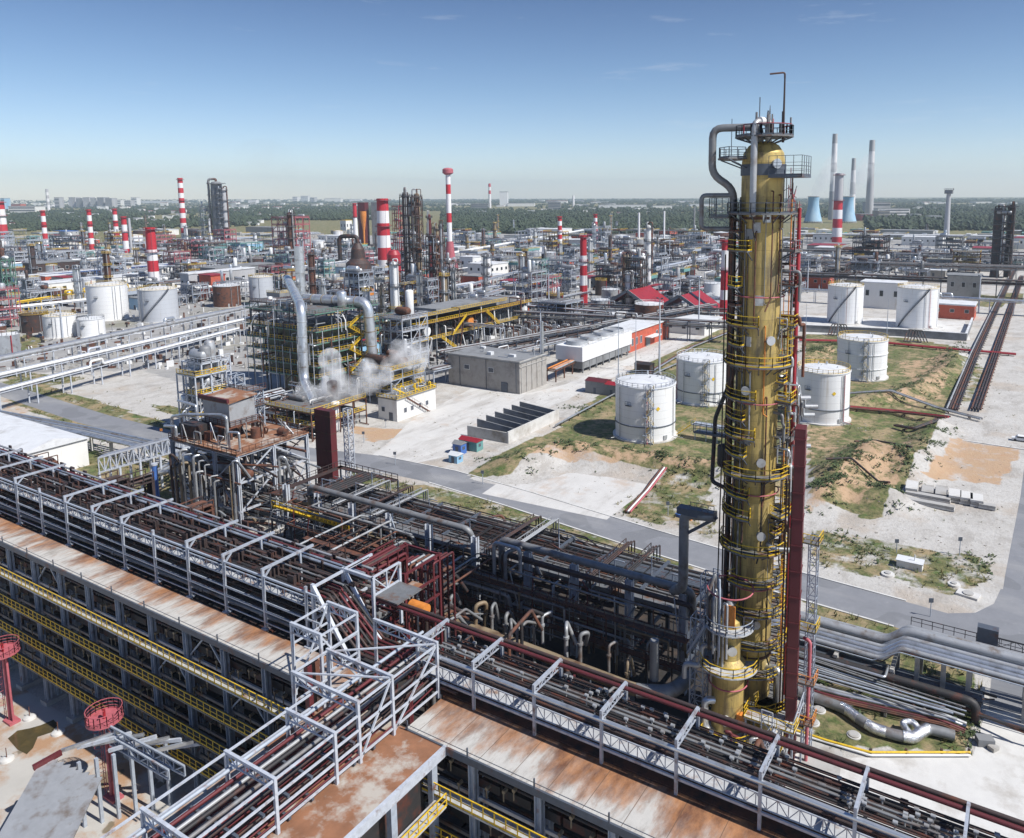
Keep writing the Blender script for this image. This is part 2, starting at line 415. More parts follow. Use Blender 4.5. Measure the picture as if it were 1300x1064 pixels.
def where(base, x, y, most=16):
    """finish a label with the nearest landmark it has not used yet"""
    p = Vector((x, y, 0)); c = sorted(LAND, key=lambda l: (l[1]-x)**2+(l[2]-y)**2)[:14]
    for name, lx, ly in c:
        d = p-Vector((lx, ly, 0)); a, b = d.dot(rt), d.dot(fh)
        rel = ('right of' if a > 0 else 'left of') if abs(a) > abs(b) else ('behind' if b > 0 else 'in front of')
        far = 'well ' if d.length > 60 else ('just ' if d.length < 18 else '')
        for lab in (f'{base} {far}{rel} the {name}',):
            if lab not in LABELS and len(lab.split()) <= most: return lab
    for i in range(5):
        for j in range(i+1, 8):
            if j < len(c):
                lab = f'{base} between {c[i][0]} and {c[j][0]}'
                if lab not in LABELS and len(lab.split()) <= most: return lab
    for name, lx, ly in c[:6]:
        for ex in ('one of several near', 'another standing by', 'a further one close to', 'set apart beyond'):
            lab = f'{base}, {ex} the {name}'
            if lab not in LABELS and len(lab.split()) <= most: return lab
    return f'{base} among the rear works'
# ------------------------------------------------------------------ sky, sun, haze
SUN_AZ, SUN_EL = 3.0, 49.0
w = bpy.data.worlds.new('World'); SC.world = w; w.use_nodes = True
t = w.node_tree; bg = t.nodes['Background']
sky = N(t, 'ShaderNodeTexSky', sky_type='NISHITA'); sky.sun_disc = False
sky.sun_elevation = rad(SUN_EL); sky.sun_rotation = rad(90-SUN_AZ); sky.altitude = 100; sky.air_density = 1.0; sky.dust_density = .15; sky.ozone_density = 1.6
tc = N(t, 'ShaderNodeTexCoord'); sp = N(t, 'ShaderNodeSeparateXYZ'); t.links.new(tc.outputs['Generated'], sp.inputs[0])
tint = ramp(t, sp.outputs[2], [(0.0, (.84, .915, 1.14)), (.05, (.80, .88, 1.08)), (.13, (.62, .72, .88)), (.24, (.41, .50, .66)), (.6, (.40, .52, .74))])
wn = noise(t, coords(t, (1.2, 1.2, 9), 'Generated'), 5.5, 8, .68)
cm = N(t, 'ShaderNodeMath', operation='MULTIPLY'); t.links.new(ramp(t, wn, [(.60, g1(0)), (.78, g1(.30))]), cm.inputs[0])
t.links.new(ramp(t, sp.outputs[2], [(.02, g1(0)), (.12, g1(1))]), cm.inputs[1])
skyc = mixc(t, 1.0, sky.outputs[0], tint, 'MULTIPLY')
t.links.new(mixc(t, cm.outputs[0], skyc, (6.0, 6.3, 6.8)), bg.inputs['Color']); bg.inputs['Strength'].default_value = .105
sl = bpy.data.lights.new('sun', 'SUN'); so = bpy.data.objects.new('sun', sl); COL.objects.link(so)
sl.energy = 4.8; sl.angle = rad(.5); sl.color = (1, .97, .92)
so.rotation_euler = Vector((math.cos(rad(SUN_EL))*math.cos(rad(SUN_AZ)), math.cos(rad(SUN_EL))*math.sin(rad(SUN_AZ)), math.sin(rad(SUN_EL)))).to_track_quat('Z', 'Y').to_euler()
SC.view_settings.view_transform = 'Standard'; SC.view_settings.look = 'None'; SC.view_settings.exposure = .30; SC.view_settings.gamma = 1
SC.cycles.max_bounces = 14; SC.cycles.diffuse_bounces = 3; SC.cycles.glossy_bounces = 2; SC.cycles.transparent_max_bounces = 8; SC.cycles.volume_bounces = 12
SC.cycles.use_denoising = True; SC.cycles.volume_step_rate = .5
SC.cycles.sample_clamp_indirect = 4

def volume_mat(name, col, dens, nz=None):
    m = bpy.data.materials.new(name); m.use_nodes = True; t = m.node_tree; t.nodes.clear()
    o = N(t, 'ShaderNodeOutputMaterial'); v = N(t, 'ShaderNodeVolumePrincipled')
    v.inputs['Color'].default_value = (*col, 1); v.inputs['Density'].default_value = dens; v.inputs['Anisotropy'].default_value = .25 if name == 'haze' else 0
    if nz:
        k = ramp(t, noise(t, coords(t), nz, 8, .72), [(.40, g1(0)), (.54, g1(.16)), (.80, g1(1))])
        mu = N(t, 'ShaderNodeMath', operation='MULTIPLY', i_1=dens); t.links.new(k, mu.inputs[0]); t.links.new(mu.outputs[0], v.inputs['Density'])
    t.links.new(v.outputs[0], o.inputs['Volume']); MAT[name] = m
volume_mat('haze', (.76, .89, 1.0), .000075)
hz = MB(); hz.box(-9000, -250, -3, 4500, 12500, 330)
struct('haze', hz, 'haze', 'stuff')

# ------------------------------------------------------------------ ground
def poly(pts, z=0.0): return [(P(x, y, z).x, P(x, y, z).y) for x, y in pts]
def inside(x, y, pg):
    r = False; j = len(pg)-1
    for i in range(len(pg)):
        xi, yi = pg[i]; xj, yj = pg[j]
        if (yi > y) != (yj > y) and x < (xj-xi)*(y-yi)/(yj-yi)+xi: r = not r
        j = i
    return r
def dseg(x, y, pl):
    best = 1e9
    for (ax, ay), (bx, by) in zip(pl, pl[1:]):
        dx, dy = bx-ax, by-ay; k = max(0, min(1, ((x-ax)*dx+(y-ay)*dy)/(dx*dx+dy*dy+1e-9)))
        best = min(best, math.hypot(x-ax-k*dx, y-ay-k*dy))
    return best
GRASS = [(poly(a), k) for a, k in [
    ([(588, 606), (640, 572), (705, 545), (742, 515), (800, 470), (870, 435), (925, 415), (1010, 398), (1010, 640), (905, 612), (840, 604), (700, 580), (640, 608)], .74),
    ([(505, 592), (560, 592), (590, 606), (560, 612), (520, 602)], .62), ([(780, 640), (850, 600), (905, 612), (905, 640), (840, 668), (790, 655)], .6),
    ([(850, 640), (910, 640), (910, 690), (855, 668)], .52),
    ([(1018, 425), (1100, 420), (1215, 440), (1222, 480), (1195, 545), (1135, 640), (1112, 662), (1028, 640)], .76),
    ([(1028, 668), (1090, 680), (1190, 700), (1250, 705), (1262, 735), (1215, 758), (1120, 735), (1028, 718)], .56),
    ([(1020, 756), (1130, 790), (1200, 820), (1250, 860), (1240, 960), (1020, 948)], .70),
    ([(70, 492), (240, 545), (235, 556), (20, 496)], .66), ([(20, 500), (90, 520), (235, 560), (235, 590), (90, 545), (10, 510)], .66),
    ([(75, 560), (160, 580), (235, 600), (235, 640), (150, 625), (80, 590)], .66), ([(0, 410), (60, 432), (50, 442), (0, 455)], .8),
    ([(190, 512), (250, 520), (245, 532), (200, 524)], .66), ([(1225, 375), (1300, 372), (1300, 388), (1230, 390)], .8), ([(440, 595), (700, 650), (880, 715), (880, 735), (700, 675), (440, 610)], .6),
    ([(640, 300), (760, 300), (760, 312), (640, 312)], .7), ([(0, 470), (110, 480), (40, 500), (0, 498)], .6), ([(1190, 480), (1225, 455), (1260, 470), (1225, 520)], .55)]]
DIRT = [(poly(a), k) for a, k in [
    ([(432, 540), (520, 545), (545, 530), (590, 520), (570, 545), (470, 562)], .64), ([(1168, 610), (1210, 556), (1300, 572), (1270, 615)], .62),
    ([(1075, 600), (1100, 562), (1150, 590), (1140, 620), (1090, 622)], .60), ([(1032, 645), (1060, 612), (1100, 612), (1120, 630), (1090, 645)], .66), ([(1060, 612), (1085, 590), (1110, 568), (1150, 580), (1150, 600), (1110, 612)], .68), ([(660, 590), (712, 568), (760, 575), (740, 590)], .60), ([(800, 582), (850, 590), (905, 600), (900, 612), (830, 600)], .60), ([(1090, 510), (1150, 500), (1200, 480), (1200, 505), (1150, 520)], .58),
    ([(700, 555), (800, 575), (890, 592), (900, 612), (760, 590)], .5), ([(1100, 555), (1180, 570), (1150, 600)], .5), ([(1140, 460), (1210, 450), (1200, 500), (1150, 490)], .6), ([(640, 590), (720, 565), (830, 575), (905, 590), (905, 612), (800, 596), (700, 590)], .56), ([(860, 470), (925, 450), (925, 500), (880, 500)], .55), ([(1020, 545), (1075, 540), (1060, 580), (1020, 585)], .55), ([(1020, 440), (1060, 440), (1060, 470), (1020, 475)], .55),
    ([(1020, 620), (1060, 640), (1020, 660)], .5), ([(0, 505), (60, 520), (0, 530)], .5)]]
WORKS = [(poly(a), 1.0) for a in [
    [(-900, 640), (-300, 480), (180, 470), (330, 520), (470, 500), (585, 480), (600, 450), (770, 430), (930, 395), (1010, 372), (1240, 345), (1300, 340), (1700, 350), (1700, 297), (1200, 296), (900, 290), (300, 285), (-600, 290)]]]
BERM = [([tuple(P(x, y, 1)[:2]) for x, y in a], h, w) for a, h, w in [
    ([(655, 588), (712, 572), (800, 582), (905, 600), (960, 612)], 2.6, 7), ([(1040, 628), (1075, 618), (1120, 632)], 2.6, 7), ([(1062, 606), (1110, 575), (1155, 588)], 3.0, 8),
    ([(1150, 600), (1190, 540)], 1.8, 6), ([(1075, 512), (1150, 500), (1205, 470)], 2.0, 6), ([(1205, 470), (1218, 440)], 2.0, 7), ([(1022, 450), (1060, 440)], 1.5, 7)]]
ROADS = {}
def gz(x, y):
    z = 0.0
    for pl, h, w in BERM:
        d = dseg(x, y, pl)
        if d < w*1.6: z = max(z, 1.3*h*math.exp(-(d/w)**2*1.9)*(1+.4*mnoise.noise((x*.2, y*.2, 3))))
    return z
def axis(spans):
    out = []
    for a, b, st in spans:
        k = max(1, round((b-a)/st)); out += [a+(b-a)*i/k for i in range(k)]
    return out+[spans[-1][1]]
gx = axis([(-9500, -3000, 500), (-3000, -1200, 100), (-1200, -420, 20), (-420, -240, 5), (-240, -150, 2.6), (-150, 25, 1.5), (25, 150, 8), (150, 800, 40), (800, 5000, 400)])
gy = axis([(-400, -40, 40), (-40, 70, 6), (70, 250, 1.5), (250, 430, 3), (430, 1200, 20), (1200, 3000, 100), (3000, 13000, 500)])
mb = MB(); nx = len(gx); cov = []
BB = [(min(p[0] for p in g), max(p[0] for p in g), min(p[1] for p in g), max(p[1] for p in g)) for g, _ in GRASS+DIRT+WORKS]
def cover(x, y):
    c = [.02, .06, 0.0]
    for (pg, k), ch, bb in zip(GRASS+DIRT+WORKS, [0]*len(GRASS)+[1]*len(DIRT)+[2]*len(WORKS), BB):
        if k > c[ch] and bb[0] <= x <= bb[1] and bb[2] <= y <= bb[3] and inside(x, y, pg): c[ch] = k
    if math.hypot(x, y) > 1300 or y > 1150 or x < -1300: c = [.9, 0, .2]
    return c
for y in gy:
    for x in gx:
        mb.v.append((x, y, gz(x, y) if -130 < x < 30 and 100 < y < 330 else 0.0)); cov.append(cover(x, y))
mb.f = [[j*nx+i, j*nx+i+1, (j+1)*nx+i+1, (j+1)*nx+i] for j in range(len(gy)-1) for i in range(nx-1)]
mb.mi = [0]*len(mb.f); mb.sm = [True]*len(mb.f)
go = struct('ground', mb, 'ground')
ca = go.data.color_attributes.new('cover', 'FLOAT_COLOR', 'POINT')
ca.data.foreach_set('color', [q for c in cov for q in (*c, 1.0)])

def sheet(name, pts, z, mat, th=0.0):
    m = MB(); n = len(pts)
    m.add([(x, y, z) for x, y in pts], [tuple(range(n))])
    if th: m.add([(x, y, z) for x, y in pts]+[(x, y, z-th) for x, y in pts], [(i, n+i, n+(i+1) % n, (i+1) % n) for i in range(n)])
    return struct(name, m, mat)
def strip(name, cl, w, z, mat):
    """road surface along a centre line"""
    m = MB(); vs = []; k = len(cl)
    for i in range(k):
        a = Vector(cl[max(i-1, 0)]); b = Vector(cl[min(i+1, k-1)]); d = (b-a).normalized(); nrm = Vector((-d.y, d.x))*w/2
        p = Vector(cl[i]); vs += [(p.x+nrm.x, p.y+nrm.y, z), (p.x-nrm.x, p.y-nrm.y, z)]
    m.add(vs, [(2*i, 2*i+1, 2*i+3, 2*i+2) for i in range(k-1)])
    return struct(name, m, mat)
def curb(cl, off, w=.35, h=.14, mat='concrete_pale'):
    m = MB(); k = len(cl); q = []
    for i in range(k):
        a = Vector(cl[max(i-1, 0)]); b = Vector(cl[min(i+1, k-1)]); d = (b-a).normalized(); q.append(Vector(cl[i])+Vector((-d.y, d.x))*off)
    for a, b in zip(q, q[1:]): m.beam((a.x, a.y, h/2), (b.x, b.y, h/2), w, h)
    return struct('kerb', m, mat)
main = [(-460, 122), (-330, 118), (-290, 117.5), (-230, 114), (-190, 114.5), (-160, 122), (-135, 127.5), (-112, 128.5), (-90, 126.5), (-60, 122.8), (-30, 119.7), (0, 117.6), (30, 117), (120, 117)]
strip('road', main, 8.4, .012, 'asphalt')
right = [(4.5, 60), (4.5, 118), (5.0, 140), (6.5, 180), (8, 260), (9, 330)]
strip('road', right, 11.5, .016, 'asphalt')
sheet('road', [(-12, 118.5), (2, 113), (2, 136), (-1.2, 134.5), (-1.9, 129), (-4.2, 124.6), (-8, 122.2)], .020, 'asphalt')
curb(main[6:11]+[(-14, 118.7)], 4.35); curb(main[7:11]+[(-14, 118.7)], -4.35)
# works yard running back from the junction
yard = [(-137, 131.5), (-124, 131.5), (-119, 142), (-119, 176), (-124, 215), (-123, 255), (-124, 330), (-134, 330), (-133, 215), (-137, 200), (-158, 200), (-150, 160), (-141, 142)]
sheet('yard_pavement', yard, .008, 'yard')
sheet('stained_yard', [(-130, 22), (-70, 22), (-70, 42.5), (-130, 42.5)], .03, 'stained_concrete')
sheet('concrete_pad', [tuple(P(x, y)[:2]) for x, y in [(612, 627), (676, 583), (840, 607), (770, 660)]], .024, 'yard')
# ------------------------------------------------------------------ grass tufts
tg = MB()
def tuft(x, y, z, s):
    for _ in range(4):
        a = U(0, 2*PI); l = s*U(.5, 1.2); h = s*U(.4, 1.0); c, q = math.cos(a), math.sin(a)
        tg.add([(x-q*.12*s, y+c*.12*s, z-.05), (x+q*.12*s, y-c*.12*s, z-.05), (x+c*l, y+q*l, z+h)], [(0, 1, 2)])
for pg, k in GRASS:
    xs = [p[0] for p in pg]; ys = [p[1] for p in pg]
    area = (max(xs)-min(xs))*(max(ys)-min(ys)); near = max(ys) < 260 and min(xs) > -330
    for _ in range(int(min(9000, area*(.9 if near else .03)))):
        x, y = U(min(xs), max(xs)), U(min(ys), max(ys))
        if y < 330 and inside(x, y, pg) and mnoise.noise((x*.13, y*.13, 7))+U(-.35, .35) > .02 and not any(dseg(x, y, r) < 5.2 for r in (main,)) and not (x > -1.5 and y < 330):
            tuft(x, y, gz(x, y), U(.3, 1.15))
mk('tuft', (.085, .105, .035), .9, 0, (.21, .18, .075), .45, .6, .15, .4)

# ------------------------------------------------------------------ stones, scraps and weeds on the bare ground
st = MB()
def stone(x, y, z, s_):
    v = [(x+U(-s_, s_), y+U(-s_, s_), z+U(.1, .7)*s_) for _ in range(4)]+[(x+s_*.8, y, z-.05), (x-s_*.6, y+s_*.7, z-.05), (x-s_*.5, y-s_*.8, z-.05)]
    st.add(v, [(0, 4, 5), (0, 5, 6), (1, 6, 4), (0, 1, 4), (0, 6, 1), (2, 4, 5), (3, 5, 6)])
for _ in range(5200):
    x, y = U(-150, 3), U(112, 330); d = mnoise.noise((x*.05, y*.05, 9))
    if d+U(-.3, .3) < .08 or dseg(x, y, main) < 5.5 or (x > -1.8): continue
    stone(x, y, gz(x, y), U(.08, .34))
mk('stones', (.34, .31, .27), .9, 0, (.16, .13, .10), .45, .6, .2, .3)
struct('gravel', st, 'stones', 'stuff')
for _ in range(2600):
    x, y = U(-330, 2), U(96, 330)
    if mnoise.noise((x*.09, y*.09, 4)) > .12 and dseg(x, y, main) > 4.6 and x < -1.8: tuft(x, y, gz(x, y), U(.25, .8))
struct('grass', tg, 'tuft', 'stuff')
wd = MB()
def weed(x, y, z, s_):
    for _ in range(9):
        a = U(0, 6.3); q = U(0, .8)*s_; c = (x+q*math.cos(a), y+q*math.sin(a), z+U(.1, .8)*s_*(1.1-q/s_)); l = U(.18, .4)*s_; b = U(0, 6.3); tl = U(.2, .9)
        wd.add([(c[0]-l*math.cos(b), c[1]-l*math.sin(b), c[2]-l*tl), (c[0]+l*.6*math.sin(b), c[1]-l*.6*math.cos(b), c[2]), (c[0]+l*math.cos(b), c[1]+l*math.sin(b), c[2]+l*tl), (c[0]-l*.6*math.sin(b), c[1]+l*.6*math.cos(b), c[2])], [(0, 1, 2, 3)])
for pl, h_, w_ in BERM:
    for _ in range(520):
        k = rnd.randrange(len(pl)-1); q = U(0, 1); a = U(0, 6.3); d = U(0, w_*1.3); x = pl[k][0]+(pl[k+1][0]-pl[k][0])*q+d*math.cos(a); y = pl[k][1]+(pl[k+1][1]-pl[k][1])*q+d*math.sin(a)
        if mnoise.noise((x*.16, y*.16, 21))+U(-.2, .2) > .02: weed(x, y, gz(x, y)-.1, U(.4, 1.1))
for px, py, n in ((1228, 912, 60), (1180, 905, 40), (1245, 930, 40), (1120, 868, 30), (1060, 880, 25), (1200, 830, 25), (620, 585, 40), (740, 520, 60), (905, 590, 50), (690, 660, 30), (130, 565, 30), (200, 590, 30), (1235, 715, 50), (1100, 700, 40), (1050, 690, 30), (810, 660, 25)):
    p = P(px, py)
    for _ in range(n):
        x, y = p.x+rnd.gauss(0, 3.2), p.y+rnd.gauss(0, 2.2)
        if dseg(x, y, main) > 5 and x < -2: weed(x, y, gz(x, y)-.1, U(.35, .95))
struct('undergrowth', wd, 'leaf_near', 'stuff')
# ------------------------------------------------------------------ far forest
fr = MB()
def crown(x, y, z, r, h):
    """ragged crown of leaf clumps"""
    a0 = U(0, 6.3); vs = [(x+U(-.15, .15)*r, y, z+h*U(.9, 1.1))]; n = 6
    for lv, (rr, hh) in enumerate(((.62, .78), (1.0, .45), (.75, .12))):
        for j in range(n):
            a = a0+j*2*PI/n+lv*.5; q = r*rr*U(.6, 1.25); vs.append((x+q*math.cos(a), y+q*math.sin(a), z+h*hh*U(.75, 1.25)))
    fs = [(0, 1+j, 1+(j+1) % n) for j in range(n)]
    for lv in range(2):
        o = 1+lv*n
        for j in range(n): fs.append((o+j, o+n+j, o+n+(j+1) % n)); fs.append((o+j, o+n+(j+1) % n, o+(j+1) % n))
    fr.add(vs, fs)
CLEAR = []          # (x, y, radius) kept free of trees: filled by the builders of the far buildings
def plant_forest():
    bands = [(-320, 262, 300, 60, 290), (0, 0, 0, 0, 0)]
    def scatter(n, x0, x1, y0, y1, rmin, rmax, dens, h0=1.4, h1=2.3):
        for _ in range(n):
            px, py = U(x0, x1), U(y0, y1); p = P(px, py)
            if 1008 < px < 1098 and py > 277: continue
            if mnoise.noise((p.x*.0016, p.y*.0016, 2))+U(-.25, .25) < dens: continue
            if any((p.x-c[0])**2+(p.y-c[1])**2 < c[2]**2 for c in CLEAR): continue
            r = U(rmin, rmax); crown(p.x, p.y, -1, r, r*U(h0, h1))
    scatter(3200, -30, 330, 268, 286, 5, 9, -.12)
    scatter(1500, -30, 330, 285, 294, 4, 7, .05)
    scatter(2600, 290, 480, 264, 280, 5, 9, -.15)
    scatter(9000, 560, 960, 268, 297, 4.0, 7, -.30)
    scatter(5600, 1010, 1330, 264, 293, 4.5, 8, -.22)
    scatter(1500, 1080, 1330, 292, 299, 4, 7, .1)
    scatter(7500, -40, 1340, 257, 268, 7, 11, -.12, .9, 1.4)
    scatter(6500, -40, 1340, 253.2, 258, 14, 26, -.2, .45, .8)
plant_later = plant_forest
# ------------------------------------------------------------------ foreground: cooler galleries with roof decks
def gallery(label, x0, x1, cols, deck_y, land, fence_y=42.3):
    root = thing('cooler_gallery', label, 'gallery', ((x0+x1)/2, 43, 0), land=land)
    m = MB(); m.box(x0, 42.3, 19.66, x1, deck_y, 20.0); m.build('roof_deck', 'rusty_deck', root)
    m = MB(); m.box(x0, 42.12, 19.45, x1, 42.29, 20.06)
    for x in cols: m.box(x-.05, 42.05, 20.06, x+.05, 42.15, 20.9)
    m.beam((x0, 42.1, 20.55), (x1, 42.1, 20.55), .04); m.build('edge_beam', 'steel_dark', root)
    for x in cols:
        m = MB()
        for y in (42.75, 43.9):
            m.box(x-.28, y-.05, 0.5, x+.28, y+.05, 19.65); m.box(x-.28, y-.3, .5, x-.22, y+.3, 19.65); m.box(x+.22, y-.3, .5, x+.28, y+.3, 19.65)
        for z in (4.6, 8.1, 11.9, 15.7): m.box(x-.12, 42.7, z-.3, x+.12, 52, z)
        m.build('column', 'steel', root)
        m = MB(); m.cbox(x, 43.3, 0, 1.5, 2.4, .55); m.build('footing', 'concrete', root)
    valves = []
    for i, z in enumerate((16.2, 12.4, 8.6, 5.2)):
        m = MB(); m.box(x0, 41.3, z-.16, x1, 42.5, z); m.box(x0, 43, z-.3, x1, 43.2, z)
        m.build('walkway', 'grating_pale' if i == 0 else 'grating', root)
        m = MB(); m.rail([(x0, 41.35, z), (x1, 41.35, z)], 1.1, 1.05, .075, 1); m.build('handrail', 'yellow', root)
        # finned tube headers with plugs and valve wheels
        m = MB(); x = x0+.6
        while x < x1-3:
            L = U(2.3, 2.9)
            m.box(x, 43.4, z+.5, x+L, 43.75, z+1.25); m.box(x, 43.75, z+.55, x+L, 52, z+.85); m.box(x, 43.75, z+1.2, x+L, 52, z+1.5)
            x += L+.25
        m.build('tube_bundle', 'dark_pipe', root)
        m = MB()
        for k in range(int((x1-x0)/1.3)):
            x = x0+k*1.3+U(-.3, .3)
            if rnd.random() < .75:
                zz = z+U(.3, 2.2); m.tube([(x, 43.2, zz), (x, 42.75, zz)], .16, 6); m.tube([(x, 42.8, zz), (x, 42.8, zz-.8)], .06, 5)
        valves.append(m)
        for yy in (43.1, 43.6, 45):
            m = MB(); zz = z+U(1.9, 2.8); m.tube([(x0, yy, zz), (x1, yy, zz)], U(.08, .2), 7); m.build('pipe', rnd.choice(['dark_pipe', 'brown_pipe', 'grey_pipe', 'dark_pipe']), root)
    m = MB()
    for q in valves:
        for o0, o1, f0, f1 in q.grp: m.add(q.v[o0:o1], [[i-o0 for i in f] for f in q.f[f0:f1]], q.sm[f0])
    m.each('valve', 'tan_pipe', root)
    m = MB()
    for a, b in zip(cols, cols[1:]):
        if rnd.random() < .35:
            z = rnd.choice((12.4, 16.2)); mx = (a+b)/2
            m.beam((a, 42.9, z), (mx, 42.9, z+3.2), .16); m.beam((b, 42.9, z), (mx, 42.9, z+3.2), .16)
    m.each('brace', 'steel', root)
    return root
colsL = [-190+6.2*i for i in range(22)]; colsL = [x for x in colsL if x < -52]
gallery('long cooler gallery with yellow walkways under a rust-stained roof deck above the puddle', -190, -50, colsL, 45.9, 'long cooler gallery')
colsR = [-41.3+6.2*i for i in range(8)]
gallery('short cooler gallery with a wide rusty concrete roof deck at the bottom edge', -41.6, 4, colsR, 47.2, 'short cooler gallery')
# roof of the cross wing that carries the white braced rack
r = thing('cross_wing', 'cross wing with rusted roof deck under the white braced pipe bridge', 'gallery', (-44, 30, 0), land='white braced pipe bridge')
m = MB(); m.box(-50, 14, 19.66, -37.6, 42.28, 20.0); m.build('roof_deck', 'rust_floor', r)
m = MB(); m.box(-37.59, 14, 19.3, -37.3, 42.28, 20.1); m.box(-50.3, 14, 19.3, -50.01, 42.28, 20.1); m.build('edge_beam', 'steel_pale', r)
for y in (16, 23, 30, 37, 41.5):
    for x in (-49.6, -38.2):
        m = MB(); m.box(x-.25, y-.3, 0, x+.25, y+.3, 19.6); m.build('column', 'steel', r)
m = MB()
for z in (16.2, 12.4, 8.6): m.box(-37.6, 14, z-.15, -36.4, 41, z)
m.build('walkway', 'grating_pale', r)
m = MB()
for z in (16.2, 12.4, 8.6): m.rail([(-36.4, 14, z), (-36.4, 41, z)], 1.1, 1.05, .075)
m.build('handrail', 'yellow', r)
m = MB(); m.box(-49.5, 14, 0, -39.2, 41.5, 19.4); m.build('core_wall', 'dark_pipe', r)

# ------------------------------------------------------------------ roof-top rack along the long gallery
def run_pipes(root, n, x0, x1, y0, y1, z0, z1, mats, r0=.07, r1=.22, joints=0):
    for i in range(n):
        y = y0+(y1-y0)*(i+.5)/n+U(-.12, .12); z = U(z0, z1); r = U(r0, r1)
        m = MB(); pts = [(x0+U(0, 3)*joints, y, z)]
        if joints and rnd.random() < .5:
            xm = U(x0+8, x1-8); dy = U(-.8, .8); pts += [(xm, y, z), (xm, y+dy, z+U(-.5, .6)), (x1, y+dy, z)]
        else: pts += [(x1, y, z)]
        m.pipe(pts, r, 7); 
        q = x0+U(2, 9)
        while q < x1:
            if rnd.random() < .5: m.tube([(q, y, z), (q+.5, y, z)], r*1.55, 7)
            q += U(4, 14)
        m.build('pipe', rnd.choice(mats), root)
DK = ['dark_pipe', 'dark_pipe', 'brown_pipe', 'brown_pipe', 'grey_pipe']
rack = thing('pipe_rack', 'long roof-top pipe rack with pale portal posts beside the rusty deck', 'pipe rack', (-120, 46, 20), land='long roof-top pipe rack')
posts = [-189.4+6.27*i for i in range(22)]; posts = [x for x in posts if x < -57]
for i, x in enumerate(posts):
    m = MB(); zt = 26.2; m.box(x-.12, 46.0, 19.0, x+.12, 46.25, zt)
    if i % 4 != 1:
        m.box(x-.12, 45.98, zt, x+.12, 52.4, zt+.24); m.box(x-.1, 50.6, 19.5, x+.1, 50.8, zt); m.beam((x, 46.1, zt-1.0), (x, 47.1, zt), .16)
    m.beam((x, 46.1, 21.2), (x, 47.4, 20.1), .12); m.box(x-.35, 45.8, 20.0, x+.35, 46.5, 20.12)
    m.build('portal_frame', 'frame_grey', rack)
for z, w, mt in ((20.7, .1, 'steel'), (21.9, .15, 'steel'), (22.9, .15, 'steel'), (25.6, .17, 'steel')):
    m = MB(); m.beam((-190, 46.1, z), (-56, 46.1, z), w, w); m.build('side_rail', mt, rack)
m = MB(); m.truss((-190, 46.35, 24.0), (-56, 46.35, 24.0), .95, 130, .1); m.build('walkway_truss', 'steel', rack)
m = MB(); m.box(-190, 46.5, 23.9, -56, 47.3, 24.0); m.build('walkway', 'grating_pale', rack)
run_pipes(rack, 16, -190, -56, 47.0, 53.6, 24.5, 25.2, ['dark_pipe', 'brown_pipe', 'brown_pipe', 'dark_pipe'], .08, .2)
run_pipes(rack, 17, -190, -56, 46.8, 54, 22.6, 23.4, DK, .08, .2)
run_pipes(rack, 10, -190, -56, 46.8, 54, 20.5, 21.2, DK, .1, .3)
for y, z, mt, rr in ((51.5, 25.3, 'silver', .16), (52.0, 25.35, 'silver', .12), (52.5, 25.2, 'maroon', .15), (53.1, 25.3, 'silver_dull', .13), (49.2, 25.4, 'grey_pipe', .1)):
    m = MB(); m.tube([(-190, y, z), (-56, y, z)], rr, 8); m.build('pipe', mt, rack)
m = MB()
x = -189
while x < -57:
    m.box(x, 46.6, 22.2, x+.2, 54, 22.45); m.box(x, 46.6, 24.2, x+.2, 54, 24.45)
    for k in range(9): y = U(46.8, 53.8); m.box(x+U(-.4, .4), y, 24.3, x+U(.5, .7), y+.18, 25.6)
    x += 3.1
m.build('pipe_support', 'brown_pipe', rack)
# second, lower bank of brown pipes behind it
bank = thing('pipe_rack', 'bank of rusty brown pipes running behind the long roof-top rack', 'pipe rack', (-120, 57, 0), land='rusty brown pipe bank')
for i, x in enumerate(range(-188, -58, 9)):
    m = MB()
    for y in (54.6, 57): m.box(x-.15, y-.15, 0, x+.15, y+.15, 20.6)
    for z in (15, 17.6, 20.3): m.box(x-.15, 54.3, z, x+.15, 57.2, z+.3)
    m.build('trestle', 'brown_pipe' if i % 3 else 'rust', bank)
run_pipes(bank, 9, -190, -58, 54.4, 57.0, 20.7, 20.95, ['brown_pipe', 'brown_pipe', 'dark_pipe', 'rust', 'dark_pipe', 'silver_dull'], .08, .2, 1)
run_pipes(bank, 8, -190, -58, 54.4, 57.0, 18.0, 18.3, DK, .1, .28, 1)
run_pipes(bank, 5, -190, -58, 54.4, 57.0, 15.4, 15.8, DK, .15, .4)
for y, z, mt, rr in ((55.6, 21.1, 'silver', .12), (56.1, 21.1, 'silver_dull', .11), (56.5, 21.2, 'maroon', .1), (56.9, 21.2, 'grey_pipe', .1)):
    m = MB(); m.tube([(-190, y, z), (-58, y, z)], rr, 8); m.build('pipe', mt, bank)
